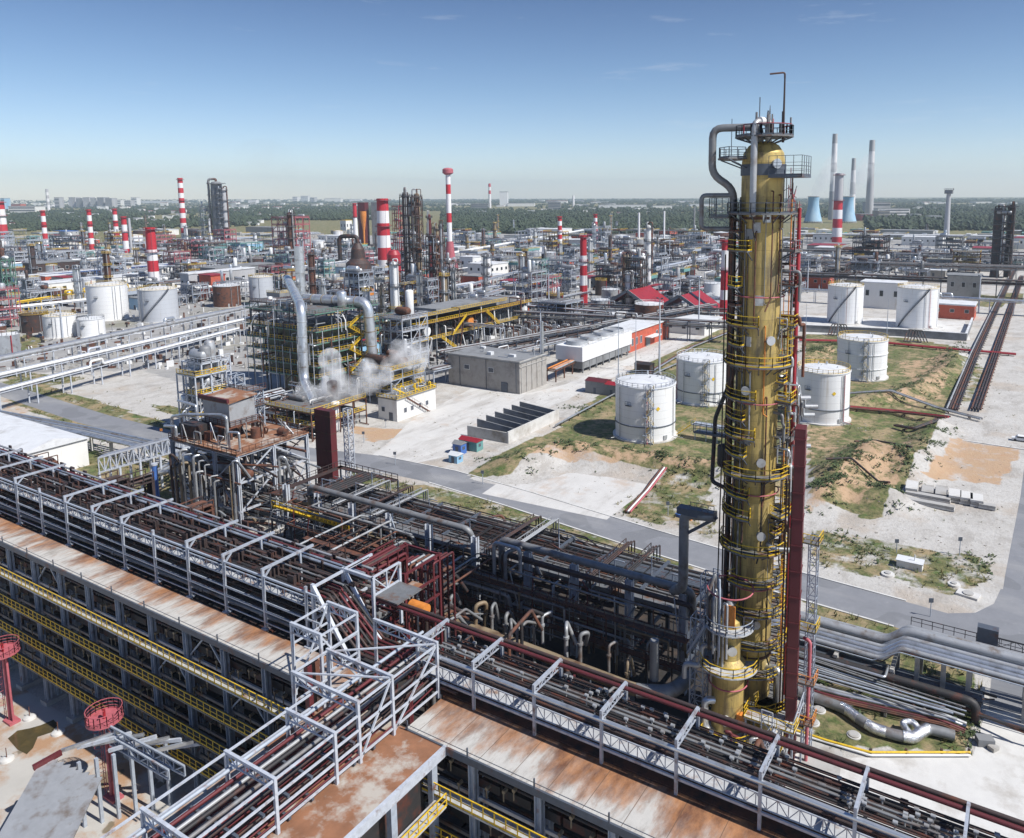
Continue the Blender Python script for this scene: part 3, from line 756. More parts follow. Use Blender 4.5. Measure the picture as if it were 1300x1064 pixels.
# small frames of crossing pipe bundles
def bundle(label, x, y0, y1, z, wid, mat, legs=0):
    r = thing('pipe_bundle', label, 'pipes', (x, (y0+y1)/2, z))
    for k in range(5):
        m = MB(); xx = x+wid*(k/4-.5); zz = z+U(0, .5); m.pipe([(xx, y0, zz-3), (xx, y0, zz), (xx, y1, zz), (xx, y1, zz-4)], U(.1, .22), 7); m.build('pipe', mat if k != 2 else 'brown_pipe', r)
    m = MB()
    for k in range(6):
        y = y0+(y1-y0)*k/5; m.box(x-wid/2-.3, y-.1, z-.5, x+wid/2+.3, y+.1, z-.25)
        for e in (-1, 1): m.beam((x+e*(wid/2+.25), y, z-.4), (x+e*(wid/2+.25), y, z+1.0), .1)
    for e in (-1, 1): m.beam((x+e*(wid/2+.25), y0, z+1.0), (x+e*(wid/2+.25), y1, z+1.0), .12); m.beam((x+e*(wid/2+.25), y0, z-.4), (x+e*(wid/2+.25), y1, z-.4), .2)
    for y in (y0+.3, y1-.3):
        for e in (-1, 1): m.box(x+e*(wid/2+.25)-.12, y-.12, 0, x+e*(wid/2+.25)+.12, y+.12, z)
    m.build('trestle', mat, r); return r
def bundle_px(label, a, b, z, wid, mat):
    p, q = P(*a, z), P(*b, z); return bundle(label, (p.x+q.x)/2, p.y, q.y, z, wid, mat)
bundle_px('rusty brown pipe bundle crossing the rack nearest the pale shed', (0, 606), (62, 582), 23.5, 2.2, 'rust')
bundle_px('dark brown boxed pipe bundle bridging the rack before the white lattice gangway', (84, 634), (152, 606), 24, 2.4, 'brown_pipe')
bundle_px('brown pipe bundle crossing beside the blue post', (128, 628), (186, 604), 21, 1.6, 'brown_pipe')
bundle_px('sloping-looking brown pipe bundle below the hopper platform legs', (196, 668), (262, 640), 20, 2.0, 'rust')
bundle_px('maroon-brown pipe bundle crossing the rack end before the dark gallery', (362, 736), (429, 702), 22.5, 2.0, 'brown_pipe')
bundle_px('maroon pipe bundle beside the orange rusted plate', (448, 738), (503, 698), 22.5, 1.8, 'maroon')
# ------------------------------------------------------------------ white braced pipe bridge crossing the wing
br = thing('pipe_bridge', 'white braced steel pipe bridge crossing between the two rusty decks', 'pipe bridge', (-45, 34, 20), land='white braced pipe bridge')
def bent(x0, x1, y, z0, z1, mat='steel_pale', xb=True, w=.23):
    m = MB()
    for x in (x0, x1): m.box(x-w/2, y-w/2, z0, x+w/2, y+w/2, z1)
    m.box(x0+w/2, y-w/2, z1-w, x1-w/2, y+w/2, z1); m.truss((x0+.2, y, z1-.95), (x1-.2, y, z1-.95), .7, 5, .1)
    return m
for y, zt in ((18, 24.2), (24, 24.2), (30, 24.2), (35.2, 24.2)):
    bent(-47, -41.8, y, 20.0, zt).build('portal_frame', 'steel_pale', br)
for y, zt in ((37.6, 25.2), (41.2, 25.2), (46.6, 25.2)):
    bent(-49.2, -41.9, y, 20.0, zt).build('portal_frame', 'steel_pale', br)
for y, x0, x1 in ((40.6, -52.9, -49.3), (44.6, -52.9, -49.3)):
    bent(x0, x1, y, 20.0, 26.8).build('portal_frame', 'steel_pale', br)
for x, ys, zs in ((-41.85, (14, 37.6), (20.6, 21.7, 22.8, 24)), (-47, (14, 37.6), (20.6, 21.7, 22.8, 24)), (-41.9, (37.7, 46.5), (20.6, 21.8, 23.0, 24.9)), (-49.2, (37.7, 44.6), (21, 22.5, 25)), (-52.9, (40.7, 44.5), (21, 23, 24.8, 26.6)), (-49.3, (40.7, 44.5), (23, 24.8, 26.6))):
    for z in zs:
        m = MB(); m.beam((x, ys[0], z), (x, ys[1], z), .14); m.build('side_rail', 'steel_pale', br)
m = MB()
for x, ya, yb, za, zb in ((-41.9, 37.7, 41.1, 20.3, 24.9), (-41.9, 41.3, 46.5, 20.3, 24.9), (-49.25, 37.7, 41.1, 24.9, 20.4), (-52.9, 40.7, 44.5, 20.4, 26.4), (-49.3, 40.7, 44.5, 26.4, 20.6)):
    m.beam((x, ya, za), (x, yb, zb), .14)
m.beam((-49.1, 37.7, 25), (-42, 41.1, 25), .12); m.beam((-49.1, 41.1, 25), (-42, 46.5, 25), .12)
m.each('brace', 'steel_pale', br)
for k in range(15):
    x = -46.6+k*.33; z = U(20.5, 21.4); m = MB(); m.pipe([(x, 14, z), (x, 38+U(0, 3), z), (x-U(0, 1), 45+U(0, 6), z+U(-.2, .6))], U(.07, .15), 7)
    m.build('pipe', rnd.choice(['dark_pipe', 'brown_pipe', 'grey_pipe', 'brown_pipe', 'maroon']), br)
for x, z, mt in ((-46.2, 22.3, 'maroon'), (-45.6, 22.2, 'silver_dull'), (-44.9, 22.4, 'dark_pipe'), (-44.2, 22.3, 'grey_pipe'), (-43.3, 22.2, 'dark_pipe'), (-46.6, 22.9, 'steel')):
    m = MB(); m.pipe([(x, 14, z), (x, 50, z)], .15, 8); m.build('pipe', mt, br)
m = MB()
for y in range(15, 40, 2): m.box(-46.9, y, 20.15, -41.9, y+.2, 20.4); m.box(-46.9, y, 21.85, -41.9, y+.2, 22.05)
m.build('pipe_support', 'steel_dark', br)
for y in (39.2, 40.0):
    m = MB(); m.box(-49.9, y, 17, -49.4, y+.45, 24.5); m.build('riser_duct', 'rust' if y > 39.5 else 'maroon', br)
# sloping white frame where the long rack steps down
sf = thing('steel_trestle', 'white sloping steel frame joining the long rack to the braced bridge', 'steel frame', (-56, 49, 20))
for y in (46.4, 50.2):
    m = MB(); m.box(-57.2, y-.15, 20, -56.9, y+.15, 26.5); m.beam((-57, y, 26.3), (-52.4, y, 20.2), .32); m.box(-57, y-.14, 26.2, -53, y+.14, 26.5) if y > 48 else None
    m.build('portal_frame', 'steel_pale', sf)
m = MB()
for z in (20.6, 23.0, 26.2): m.beam((-57, 46.4, z), (-57, 53.5, z), .22)
m.truss((-53, 50.2, 24.6), (-53, 53.8, 24.6), 1.9, 2, .18); m.beam((-57, 50.2, 26.3), (-57, 54, 26.3), .22); m.beam((-53, 50.2, 20), (-53, 50.2, 26.5), .28); m.beam((-53, 53.8, 20), (-53, 53.8, 26.5), .28)
m.each('brace', 'steel_pale', sf)
m = MB(); m.box(-53, 50.3, 24.4, -50, 53.7, 24.55); m.build('walkway', 'grating', sf)
for k in range(7):
    y = 46.8+k*.5; m = MB(); m.pipe([(-60, y, 24.9), (-56.5, y, 24.9), (-51.5, y, 20.9), (-40, y, 20.9)], .13, 7); m.build('pipe', rnd.choice(['maroon', 'brown_pipe', 'dark_pipe', 'maroon']), sf)

# ------------------------------------------------------------------ rack along the rear of the short deck
rr_ = thing('pipe_rack', 'roof-top rack of white trussed walkway and maroon pipes on the short deck', 'pipe rack', (-20, 49, 20), land='trussed walkway rack')
for x in [-44.4+6.15*i for i in range(8)]:
    m = MB(); m.box(x-.11, 46.8, 20, x+.11, 47.0, 24.2); m.box(x-.1, 46.8, 24.2, x+.1, 51.0, 24.4); m.box(x-.12, 50.9, 15, x+.12, 51.15, 24.2); m.truss((x, 46.9, 23.6), (x, 50.9, 23.6), .5, 5, .09)
    m.beam((x, 46.9, 21.2), (x, 48.2, 20.2), .12); m.build('portal_frame', 'frame_grey', rr_)
m = MB(); m.tube([(-44, 46.9, 23.6), (4, 46.9, 23.6)], .17, 8); m.build('side_rail', 'silver', rr_)
m = MB(); m.beam((-44, 46.9, 21.3), (4, 46.9, 21.3), .14, .2); m.build('side_rail', 'frame_grey', rr_)
m = MB(); m.truss((-44, 47.1, 21.5), (4, 47.1, 21.5), 1.0, 64, .085); m.build('walkway_truss', 'frame_grey', rr_)
m = MB(); m.box(-44, 47.15, 21.4, 4, 48.3, 21.5); m.build('walkway', 'grating_pale', rr_)
run_pipes(rr_, 11, -44, 4, 48.2, 51.4, 22.6, 22.9, ['dark_pipe', 'dark_pipe', 'grey_pipe', 'brown_pipe'], .06, .12)
run_pipes(rr_, 12, -44, 4, 48.2, 51.4, 21.4, 21.8, DK+['silver_dull'], .07, .18)
for y, z in ((50.7, 24.0), (51.2, 24.05), (51.6, 23.7)):
    m = MB(); m.tube([(-55, y, z), (4, y, z)], .17, 8); m.build('pipe', 'maroon' if z < 24.03 else 'brown_pipe', rr_)
m = MB(); m.box(-44, 47.25, 19.8, 4, 51.5, 20.1); m.build('pipe_support', 'rust', rr_)
m = MB()
for k in range(80):
    x = U(-43, 3); y = U(48.5, 51); m.tube([(x, y, 22.2), (x, y, 23.1)], .07, 5); m.tube([(x-.15, y, 23.05), (x+.15, y, 23.05)], .13, 6)
m.each('valve', 'silver_dull', rr_)

# ------------------------------------------------------------------ things on the stained yard at the lower corner
def fire_tower(x, y, label, first=None):
    if first: return copy_tree(first, (x, y, 0), label, 'red monitor towers')
    r = thing('monitor_tower', label, 'platform', (x, y, 0), 'red monitor towers', land='red monitor tower')
    m = MB(); m.tube([(x, y, 0), (x, y, 9)], .22, 10); m.tube([(x+.75, y, 0), (x+.75, y, 9)], .14, 8); m.cbox(x+.3, y, 0, 1.8, 1.2, .3); m.build('post', 'pinkred', r)
    m = MB(); m.lathe(x, y, [(.01, 8.95), (1.75, 8.95), (1.75, 9.1), (.01, 9.1)], 18); m.build('platform', 'pinkred', r)
    m = MB(); pts = [(x+1.7*math.cos(a*PI/9), y+1.7*math.sin(a*PI/9), 9.1) for a in range(19)]; m.rail(pts, 1.15, .6, .065, 2); m.build('handrail', 'pinkred', r)
    m = MB(); m.tube([(x, y, 9.1), (x, y, 10.1)], .14, 8); m.tube([(x, y, 10.0), (x+.9, y-.5, 10.5)], [.14, .07], 8); m.build('nozzle', 'red', r)
    m = MB(); m.ladder(x-.9, y-.2, 0, 9, .45, 0)
    for k in range(8): m.tube([(x-.68+.4*math.cos(q), y-.5+.4*math.sin(q), 2.3+k*.9) for q in [rad(150+30*j) for j in range(9)]], .03, 4)
    m.build('ladder', 'pinkred', r)
    return r
ft = fire_tower(-103.5, 38.6, 'red round monitor tower standing on the wet yard at the frame edge')
fire_tower(-80.5, 38.2, 'red round monitor tower whose platform rises above the silver lean-to beams', ft)
for i, (px, py) in enumerate([(74, 931), (9, 965), (38, 912)]):
    p = P(px, py, 0)
    lab = ['pale round plinth with a bolt beside the puddle', 'pale round plinth at the lowest corner of the wet yard', 'small pale plinth on the orange stain near the red tower foot'][i]
    r = thing('plinth', lab, 'plinth', p)
    m = MB(); m.lathe(p.x, p.y, [(.75, .03), (.7, .22), (.35, .35), (.01, .36)], 14); m.build('base', 'concrete_pale', r)
    m = MB(); m.tube([(p.x, p.y, .3), (p.x, p.y, 1.5)], .05, 6); m.build('bolt', 'rust', r)
s_ = thing('steel_leanto', 'silver beam framework and corrugated canopy at the lower edge of the yard', 'canopy frame', (-80, 33, 0))
m = MB(); c0, c1 = P(60, 960, 7), P(130, 985, 7)
for k in range(9):
    q = P(60+k*8, 962+k*3.2, 7.2); m.beam((q.x, q.y, 7.2), (q.x+6.5, q.y-7, 6.4), .8, .12)
m.build('canopy_sheet', 'silver_dull', s_)
for k in range(8):
    a = P(78+k*20, 952-(k % 3)*4, 7.5); b = P(150+k*16, 922+k*2, 9)
    m = MB(); m.beam((a.x, a.y, 7.4), (b.x, b.y, 8.4), .26, .34); m.build('beam', 'steel_pale' if k % 2 else 'silver', s_)
m = MB()
for k in range(6):
    a = P(100+k*22, 970-k*5, 7); m.beam((a.x, a.y, 0), (a.x, a.y, 7.2), .3)
m.truss(P(135, 930, 8), P(235, 985, 8), 1.0, 8, .18); m.truss(P(140, 945, 7), P(215, 990, 7), 1.0, 6, .18); m.build('frame', 'steel', s_)
m = MB(); m.beam(P(42, 975, 7.3), P(78, 955, 7.5), .4, .5); m.build('edge_trim', 'maroon', s_)

pud = [tuple(P(x, y)[:2]) for x, y in [(10, 938), (22, 928), (38, 925), (52, 921), (68, 914), (74, 920), (66, 930), (48, 936), (42, 950), (34, 958), (22, 952)]]
m = MB(); m.add([(x, y, .045) for x, y in pud], [tuple(range(len(pud)))]); mk('puddle', (.075, .06, .03), .12, 0, (.12, .085, .035), .5, .65, .5); struct('puddle', m, 'puddle')
# ------------------------------------------------------------------ dark gallery of near-black coolers in the middle
dg = thing('process_gallery', 'large dark process gallery of near-black pipes on pale columns beside the road', 'process gallery', (-70, 92, 0), land='large dark process gallery')
DX0, DX1 = -112.0, -33.0
colx = [-109.5, -101.5, -93.4, -85.1, -76.9, -68, -58.6, -51, -42.6, -35]
for x in colx:
    m = MB()
    for y in (84.6,):
        m.box(x-.5, y-.06, 0, x+.5, y+.06, 13.4); m.box(x-.5, y-.4, 0, x-.4, y+.4, 13.4); m.box(x+.4, y-.4, 0, x+.5, y+.4, 13.4)
    m.build('column', 'steel_pale', dg)
    m = MB()
    for y in (91, 97): m.box(x-.25, y-.25, 0, x+.25, y+.25, 10.5)
    for z in (3.8, 7.2, 10.6): m.box(x-.2, 84.9, z-.4, x+.2, 97.3, z)
    m.build('inner_frame', 'steel_dark', dg)
for z, y0, y1, rl in ((7.4, 83.0, 84.2, 'steel'), (4.0, 82.9, 84.2, 'steel_dark'), (10.8, 85.3, 87, 'rust')):
    m = MB(); m.box(DX0, y0, z-.16, DX1, y1, z); m.box(DX0, y0, z-.5, DX1, y0+.12, z-.16); m.build('walkway', 'grating', dg)
    m = MB(); m.rail([(DX0, y0+.05, z), (DX1, y0+.05, z)], 1.1, 1.6, .07, 1, False); m.build('handrail', rl, dg)
m = MB(); m.box(-112, 83.4, 9.2, -93, 84.2, 9.35); m.rail([(-112, 83.4, 9.35), (-93, 83.4, 9.35)], 1.1, 1.0, .09); m.build('handrail', 'yellow', dg)
for x0 in [DX0+.5+3.9*i for i in range(20)]:
    if rnd.random() < .2: continue
    y0 = U(87.5, 89); m = MB(); m.box(x0, y0, 8.2, x0+3.4, y0+U(7, 9), U(8.6, 9.1)); m.build('cooler_bank', 'shaded_black', dg)
for i in range(64):
    y = 86.0+i*.185; z = 9.5+(i % 3)*.35+U(-.1, .1); x0 = DX0+U(0, 25)*(i % 2); x1 = DX1-U(0, 18)*((i//2) % 2); m = MB(); pts = [(x0, y, z)]
    if i % 4 == 0: xm = U(x0+15, x1-15); pts += [(xm, y, z), (xm, y+.5, z+.9), (xm+U(3, 8), y+.5, z+.9), (xm+9, y, z)]
    pts.append((x1, y, z)); m.pipe(pts, U(.07, .17), 7); m.build('pipe', rnd.choice(['shaded_black', 'shaded_black', 'dark_pipe', 'brown_pipe', 'steel_dark', 'grey_pipe', 'rust']), dg)
m = MB()
for i in range(60):
    x = U(DX0, DX1); z = rnd.choice((10.3, 10.6)); m.beam((x, U(86, 90), z), (x, U(92, 97.5), z), U(.08, .2), U(.08, .2))
m.each('cooler_header', 'shaded_black', dg)
for i in range(9):
    y = 92.5+i*.62; m = MB(); m.tube([(-52, y, 10.4-.1*i), (DX1-1, y, 10.4-.1*i)], .26, 8); m.build('fin_tube', 'steel_dark', dg)
for i in range(16):
    x = U(DX0+2, DX1-2); y = U(86, 96); m = MB(); h = U(11.5, 14.5); m.beam((x, y, 8), (x, y, h), .12); m.beam((x, y, h), (x+U(1, 3), y, h), .1); m.build('slim_post', 'steel', dg)
for x0, x1, y, z, r, mt in ((-104, -69.5, 85.1, 14, .48, 'grey_pipe'), (-63.2, -34, 84.7, 14.1, .5, 'grey_pipe'), (-62, -33.5, 83.4, 12.9, .33, 'brown_pipe'), (-62, -34, 82.6, 9.0, .22, 'tan_pipe'), (-101, -80, 84.0, 11.2, .25, 'silver_dull'), (-101, -80, 83.8, 9.9, .2, 'grey_pipe'), (-78, -62, 81.9, 8.6, .42, 'steel_dark'), (-78, -60, 81.7, 7.8, .28, 'silver_dull')):
    m = MB(); m.pipe([(x0, y, z-4.5), (x0, y, z), (x1, y, z), (x1, y+U(0, 2), z-3)], r, 10, 2.0); m.build('pipe', mt, dg)
for i in range(26):
    y = U(85.5, 97); z = U(4, 11); x0 = U(DX0, -70); x1 = min(DX1, x0+U(15, 50)); m = MB()
    m.pipe([(x0, y, z-2), (x0, y, z), (x1, y, z), (x1, y+U(-3, 3), z)], U(.12, .34), 7); m.build('pipe', rnd.choice(['dark_pipe', 'brown_pipe', 'rust', 'brown_pipe', 'grey_pipe', 'dark_pipe', 'maroon']), dg)
for i in range(34):
    x = U(DX0+1, DX1-1); m = MB(); y = U(82, 84); z = U(1, 6)
    m.pipe([(x, y+U(1, 9), z+U(3, 6)), (x, y, z+U(3, 5)), (x, y, z-2)], U(.08, .2), 7); m.build('pipe', rnd.choice(['dark_pipe', 'grey_pipe', 'silver_dull', 'brown_pipe', 'tan_pipe']), dg)
for i in range(40):
    x0 = U(DX0, DX1-8); y = U(80.6, 83.6); z = rnd.choice((2.5, 5, 6.3, 8.6, 9.8, 11.2, 12.4))+U(-.2, .2); L = U(6, 26); x1 = min(DX1, x0+L); m = MB()
    m.pipe([(x0, y+2, z), (x0, y, z), (x1, y, z), (x1, y, z-U(1, 4))], U(.06, .17), 7); m.build('facade_pipe', rnd.choice(['silver_dull', 'rust', 'brown_pipe', 'grey_pipe', 'grey_pipe', 'rust', 'tan_pipe']), dg)
for i in range(40):
    x = U(DX0+1, DX1-1); y = U(81.5, 84.2); z = U(0, 5); m = MB(); m.beam((x, y, z), (x, y, z+U(4, 9)), .09) if i % 2 else m.pipe([(x, y, z), (x, y, z+U(4, 8)), (x+U(-1.5, 1.5), y, z+9)], .09, 6); m.build('facade_riser', rnd.choice(['rust', 'steel', 'dark_pipe', 'maroon', 'silver_dull']), dg)
for z in (5.6, 9.4):
    m = MB(); m.box(-92, 80.8, z, DX1, 81.8, z+.1); m.rail([(-92, 80.8, z+.1), (DX1, 80.8, z+.1)], 1.1, 1.4, .065, 1, False); m.build('front_gangway', 'rust', dg)
# cross trusses of pipes over the gallery top
for x, mt, y1 in ((-99, 'silver_dull', 98), (-93.5, 'brown_pipe', 98), (-90, 'silver_dull', 98), (-66.5, 'brown_pipe', 98.5), (-63.5, 'silver_dull', 99), (-49.5, 'brown_pipe', 98), (-45.6, 'dark_pipe', 98.5)):
    m = MB()
    for k in range(3): m.pipe([(x+k*.5, 85.4, 9), (x+k*.5, 85.4, 11.6+.2*k), (x+k*.5, y1, 11.6+.2*k), (x+k*.5, y1, 9)], .11, 7)
    m.truss((x-.4, 86, 11.0), (x-.4, y1, 11.0), 1.0, 12, .09); m.each('cross_pipe', mt, dg)
m = MB()
for k in range(5):
    m.pipe([(-104.5+k*.9, 84.3, 12.3+.1*k), (-104.5+k*.9, 98, 12.3)], .22, 8)
m.each('cross_pipe', 'dark_pipe', dg)
m = MB()   # boxed handrail gangway round the far end
m.box(-113, 84, 11.2, -112, 100, 11.35); m.rail([(-113, 83.7, 11.3), (-113, 100, 11.3), (-98, 100, 11.3)], 1.1, 1.5, .09); m.box(-113, 99, 11.2, -98, 100, 11.35)
m.build('gangway', 'brown_pipe', dg)
m = MB()
for x, y in ((-113, 84), (-113, 94), (-113, 100), (-98, 100)): m.beam((x, y, 0), (x, y, 11.3), .25)
m.each('post', 'steel_dark', dg)
# rails of pipes on the ground strip behind it
gs = thing('pipe_rack', 'low rusty sleeper pipe rack between the dark gallery and the road', 'pipe rack', (-70, 110, 0), land='low rusty sleeper rack')
for i, y in enumerate((100.2, 101.2, 102.3, 103.2, 104.4, 105.6, 106.5, 107.8, 109.0, 110.4, 112)):
    m = MB(); m.pipe([(-106+i*2, y-.2, 1.4), (-70, y, 1.6), (-36, y-1.2, 1.6)], U(.12, .3), 7); m.build('pipe', rnd.choice(['rust', 'brown_pipe', 'dark_pipe', 'maroon', 'rust']), gs)
m = MB()
for x in range(-104, -36, 6): m.box(x, 99.8, 0, x+.3, 112.4, 1.2)
m.build('sleeper', 'brown_pipe', gs)
m = MB(); m.rail([(-100, 114.2, 0), (-66, 114.2, 0), (-36, 112, 0)], 1.6, 4, .16, 0, False); m.build('guard_rail', 'dark_pipe', gs)
# pipe loops rising behind
for lab, x, y, h, L, mt in (('dark square pipe loop standing at the rear of the dark gallery', -76.5, 104.8, 6, 7, 'dark_pipe'), ('rusty valve frame on orange box behind the dark gallery', -82.5, 105.8, 5, 4, 'rust'), ('pale square pipe loop at the front of the dark gallery', -63, 82.6, 14.6, 4.5, 'silver_dull'), ('grey goose-neck pipe rising to the front of the dark gallery', -60.6, 82.0, 13.9, 4, 'grey_pipe')):
    r = thing('pipe_loop', lab, 'pipe', (x, y, 0))
    m = MB(); m.pipe([(x, y, 0), (x, y, h), (x+(L if 'square' in lab else 1.5), y+(0 if 'square' in lab else 3), h), (x+L, y+(0 if 'square' in lab else 3), h-4)], .26, 9, 3); m.build('pipe', mt, r)
    m = MB(); m.cbox(x, y, 0, .9, .9, .5); m.cbox(x+L, y+1, 0, .9, .9, .5)
    if 'orange' in lab: m.cbox(x+2, y+1, 0, 2.4, 2, 3.6)
    m.build('base', 'orange' if 'orange' in lab else 'concrete', r)
# pit between the rows: header, stubs, pumps
hp = thing('header_pipe', 'thick tan header pipe running through the dark pit before the gallery', 'pipe', (-50, 75.5, 5), land='thick tan header pipe')
m = MB(); m.pipe([(-76, 76.5, 5.2), (-36.5, 75.4, 5.2), (-33.4, 77.2, 5.2), (-32.6, 82, 5.2)], .75, 14, 3); m.build('pipe', 'tan_pipe', hp)
m = MB(); m.pipe([(-37.0, 75.4, 5.2), (-33.2, 77, 5.2), (-32.6, 81, 5.2)], .83, 14, 3); m.pipe([(-35.6, 77.3, 6), (-35.6, 77.3, 11)], .55, 12); m.build('elbow', 'grey_pipe', hp)
m = MB()
for x in range(-74, -36, 6): m.box(x-.2, 75.2, 0, x+.2, 76.6, 4.6)
m.build('support', 'steel_dark', hp)
for i, x in enumerate((-69, -66.5, -61.5, -59, -57.4, -55.6, -53.2, -51.8, -47.5, -45.2, -41.5, -38.6)):
    y = U(76.2, 78); h = U(7.4, 9.6); m = MB(); rr = U(.18, .3)
    m.pipe([(x, y, 5.2 if i % 3 else 0), (x, y, h), (x+U(-.8, .8), y+U(.8, 1.6), h), (x+U(-.5, .5), y+1.8, h-U(1.5, 4))], rr, 9, 2.4)
    m.tube([(x, y, h-1.4), (x, y, h-1.1)], rr*1.6, 9); m.build('stub_pipe', rnd.choice(['grey_pipe', 'silver_dull', 'grey_pipe', 'tan_pipe']), hp)
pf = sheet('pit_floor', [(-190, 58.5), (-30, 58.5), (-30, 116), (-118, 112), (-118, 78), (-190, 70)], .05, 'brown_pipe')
mk('pit', (.030, .026, .024), .9, 0, (.075, .05, .035), .52, .7, .3, .3)  # floor painted near-black: shade under the overhead pipes is part of its colour
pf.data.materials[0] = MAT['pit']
for i in range(30):
    x = -108+i*2.5; y = U(60, 73); kind = i % 3
    if kind == 0:
        r = thing('pump', where('small grey pump on the pit floor', x, y), 'pump', (x, y, 0), 'pumps in the pit')
        m = MB(); m.cbox(x, y, 0, 2, 1, .4); m.build('base', 'concrete', r)
        m = MB(); m.tube([(x-.8, y, .9), (x+.2, y, .9)], .4, 10); m.tube([(x+.2, y, .9), (x+.9, y, .9)], .28, 10); m.build('motor', 'steel_dark', r)
    else:
        r = thing('manifold', where('dark pipe manifold standing in the pit', x, y), 'pipes', (x, y, 0), 'manifolds in the pit')
        for k in range(3):
            m = MB(); q = x+k*.7; h = U(4, 13); m.pipe([(q, y, 0), (q, y, h), (q+U(-1, 1), y+U(2, 6), h), (q, y+7, h-3)], U(.12, .28), 7, 2); m.build('pipe', rnd.choice(['dark_pipe', 'brown_pipe', 'grey_pipe', 'rust']), r)
        m = MB(); m.box(x-.3, y+1, 0, x-.1, y+1.2, 6); m.box(x-.3, y+1, 5.8, x+2, y+1.2, 6); m.build('frame', 'steel_dark', r)
ds = thing('pipe_trestle', 'near-black layered pipe trestle filling the pit before the dark gallery', 'pipe rack', (-85, 68, 0), land='near-black layered trestle')
for i, x in enumerate(range(-116, -36, 8)):
    m = MB(); zt = 12.5 if -92 < x < -62 else 6
    for y in (61.5, 67, 72.5): m.box(x-.14, y-.14, 0, x+.14, y+.14, zt)
    for z in (3.5, 6, 9.2, 12.3):
        if z <= zt: m.box(x-.12, 61, z, x+.12, 73, z+.25)
    m.build('trestle', 'steel_dark' if i % 3 else 'maroon', ds)
for i in range(58):
    z = rnd.choice((3.8, 6.4, 9.6, 12.7) if i < 44 else (3.8, 6.3)); x0 = (U(-118, -90) if z < 7 else U(-90, -82)) if i < 44 else U(-60, -50); x1 = U(-76, -58) if i < 44 else U(-46, -34); y = U(61, 73); m = MB()
    m.pipe([(x0, y, z-2), (x0, y, z), (x1, y, z), (x1, y+U(-2, 4), z), (x1, y+U(2, 6), z-2.5)], U(.08, .24), 7, 2); m.build('pipe', rnd.choice(['shaded_black', 'shaded_black', 'brown_pipe', 'dark_pipe', 'rust', 'grey_pipe', 'maroon']), ds)
for i in range(26):
    x = U(-90, -64); m = MB(); y = U(60.5, 66); z = U(9, 13.2); m.pipe([(x, y, z-6), (x, y, z), (x, 83, z), (x, 85, z-1)], U(.08, .2), 7, 2); m.build('pipe', rnd.choice(['shaded_black', 'rust', 'brown_pipe', 'dark_pipe', 'silver_dull']), ds)
for z in (6.4, 12.6):
    m = MB(); xa = -116 if z < 7 else -91; m.box(xa, 72.6, z, -64, 73.6, z+.1); m.rail([(xa, 73.6, z+.1), (-64, 73.6, z+.1)], 1.1, 1.5, .07); m.rail([(xa, 60.8, z+.1), (-64, 60.8, z+.1)], 1.1, 1.6, .07); m.build('gangway', 'rust', ds)
# pump frame with orange plate
pfm = thing('pump_frame', 'maroon steel frame around an orange rusted plate and yellow motor', 'steel frame', (-60, 62, 0), land='orange rusted plate')
m = MB()
for x in (-62.5, -57.2):
    for y in (58.8, 64.5): m.box(x-.14, y-.14, 0, x+.14, y+.14, 22)
for z in (13, 17, 19.2, 21.8):
    for y in (58.8, 64.5): m.beam((-62.5, y, z), (-57.2, y, z), .22)
    for x in (-62.5, -57.2): m.beam((x, 58.8, z), (x, 64.5, z), .22)
m.build('frame', 'maroon', pfm)
m = MB(); m.box(-62.2, 59.2, 18.6, -57.5, 62.6, 18.8); m.build('plate', 'rust_floor', pfm)
m = MB(); m.tube([(-57.0, 59.5, 18.0), (-54.8, 59.5, 18.0)], .7, 14); m.build('motor', 'orange', pfm)
for k in range(8):
    m = MB(); x = -63.5+k*.9; m.pipe([(x, 63.5, 10), (x, 63.5, 19+k*.3), (x, 67, 19+k*.3), (x, 67, 8)], .14, 7); m.build('pipe', rnd.choice(['maroon', 'rust', 'silver_dull', 'maroon']), pfm)

# ------------------------------------------------------------------ the yellow column
TX, TY, TR = -26.0, 83.6, 2.3
tw = thing('distillation_column', 'tall yellow-clad distillation column ringed with platforms and red riser pipes', 'column', (TX, TY, 0), land='tall yellow column')
m = MB(); m.lathe(TX, TY, [(3.1, 0), (2.6, 3.2), (2.35, 3.4), (2.35, 5)], 40); m.build('skirt', 'gold', tw)
m = MB(); m.lathe(TX, TY, [(TR, 5), (TR, 66.4)], 48); m.lathe(TX, TY, [(TR, 66.4), (2.15, 67.4), (1.6, 68.2), (.9, 68.6), (.01, 68.7)], 48); m.build('shell', 'gold', tw)
m = MB()
for z in (9.5, 22, 31, 43.9, 60.3): m.lathe(TX, TY, [(TR+.02, z), (TR+.1, z), (TR+.1, z+.3), (TR+.02, z+.3)], 40)
m.build('stiffener_ring', 'rust', tw)
def pol(a, r, z=0.0): return (TX+r*math.cos(rad(a)), TY+r*math.sin(rad(a)), z)
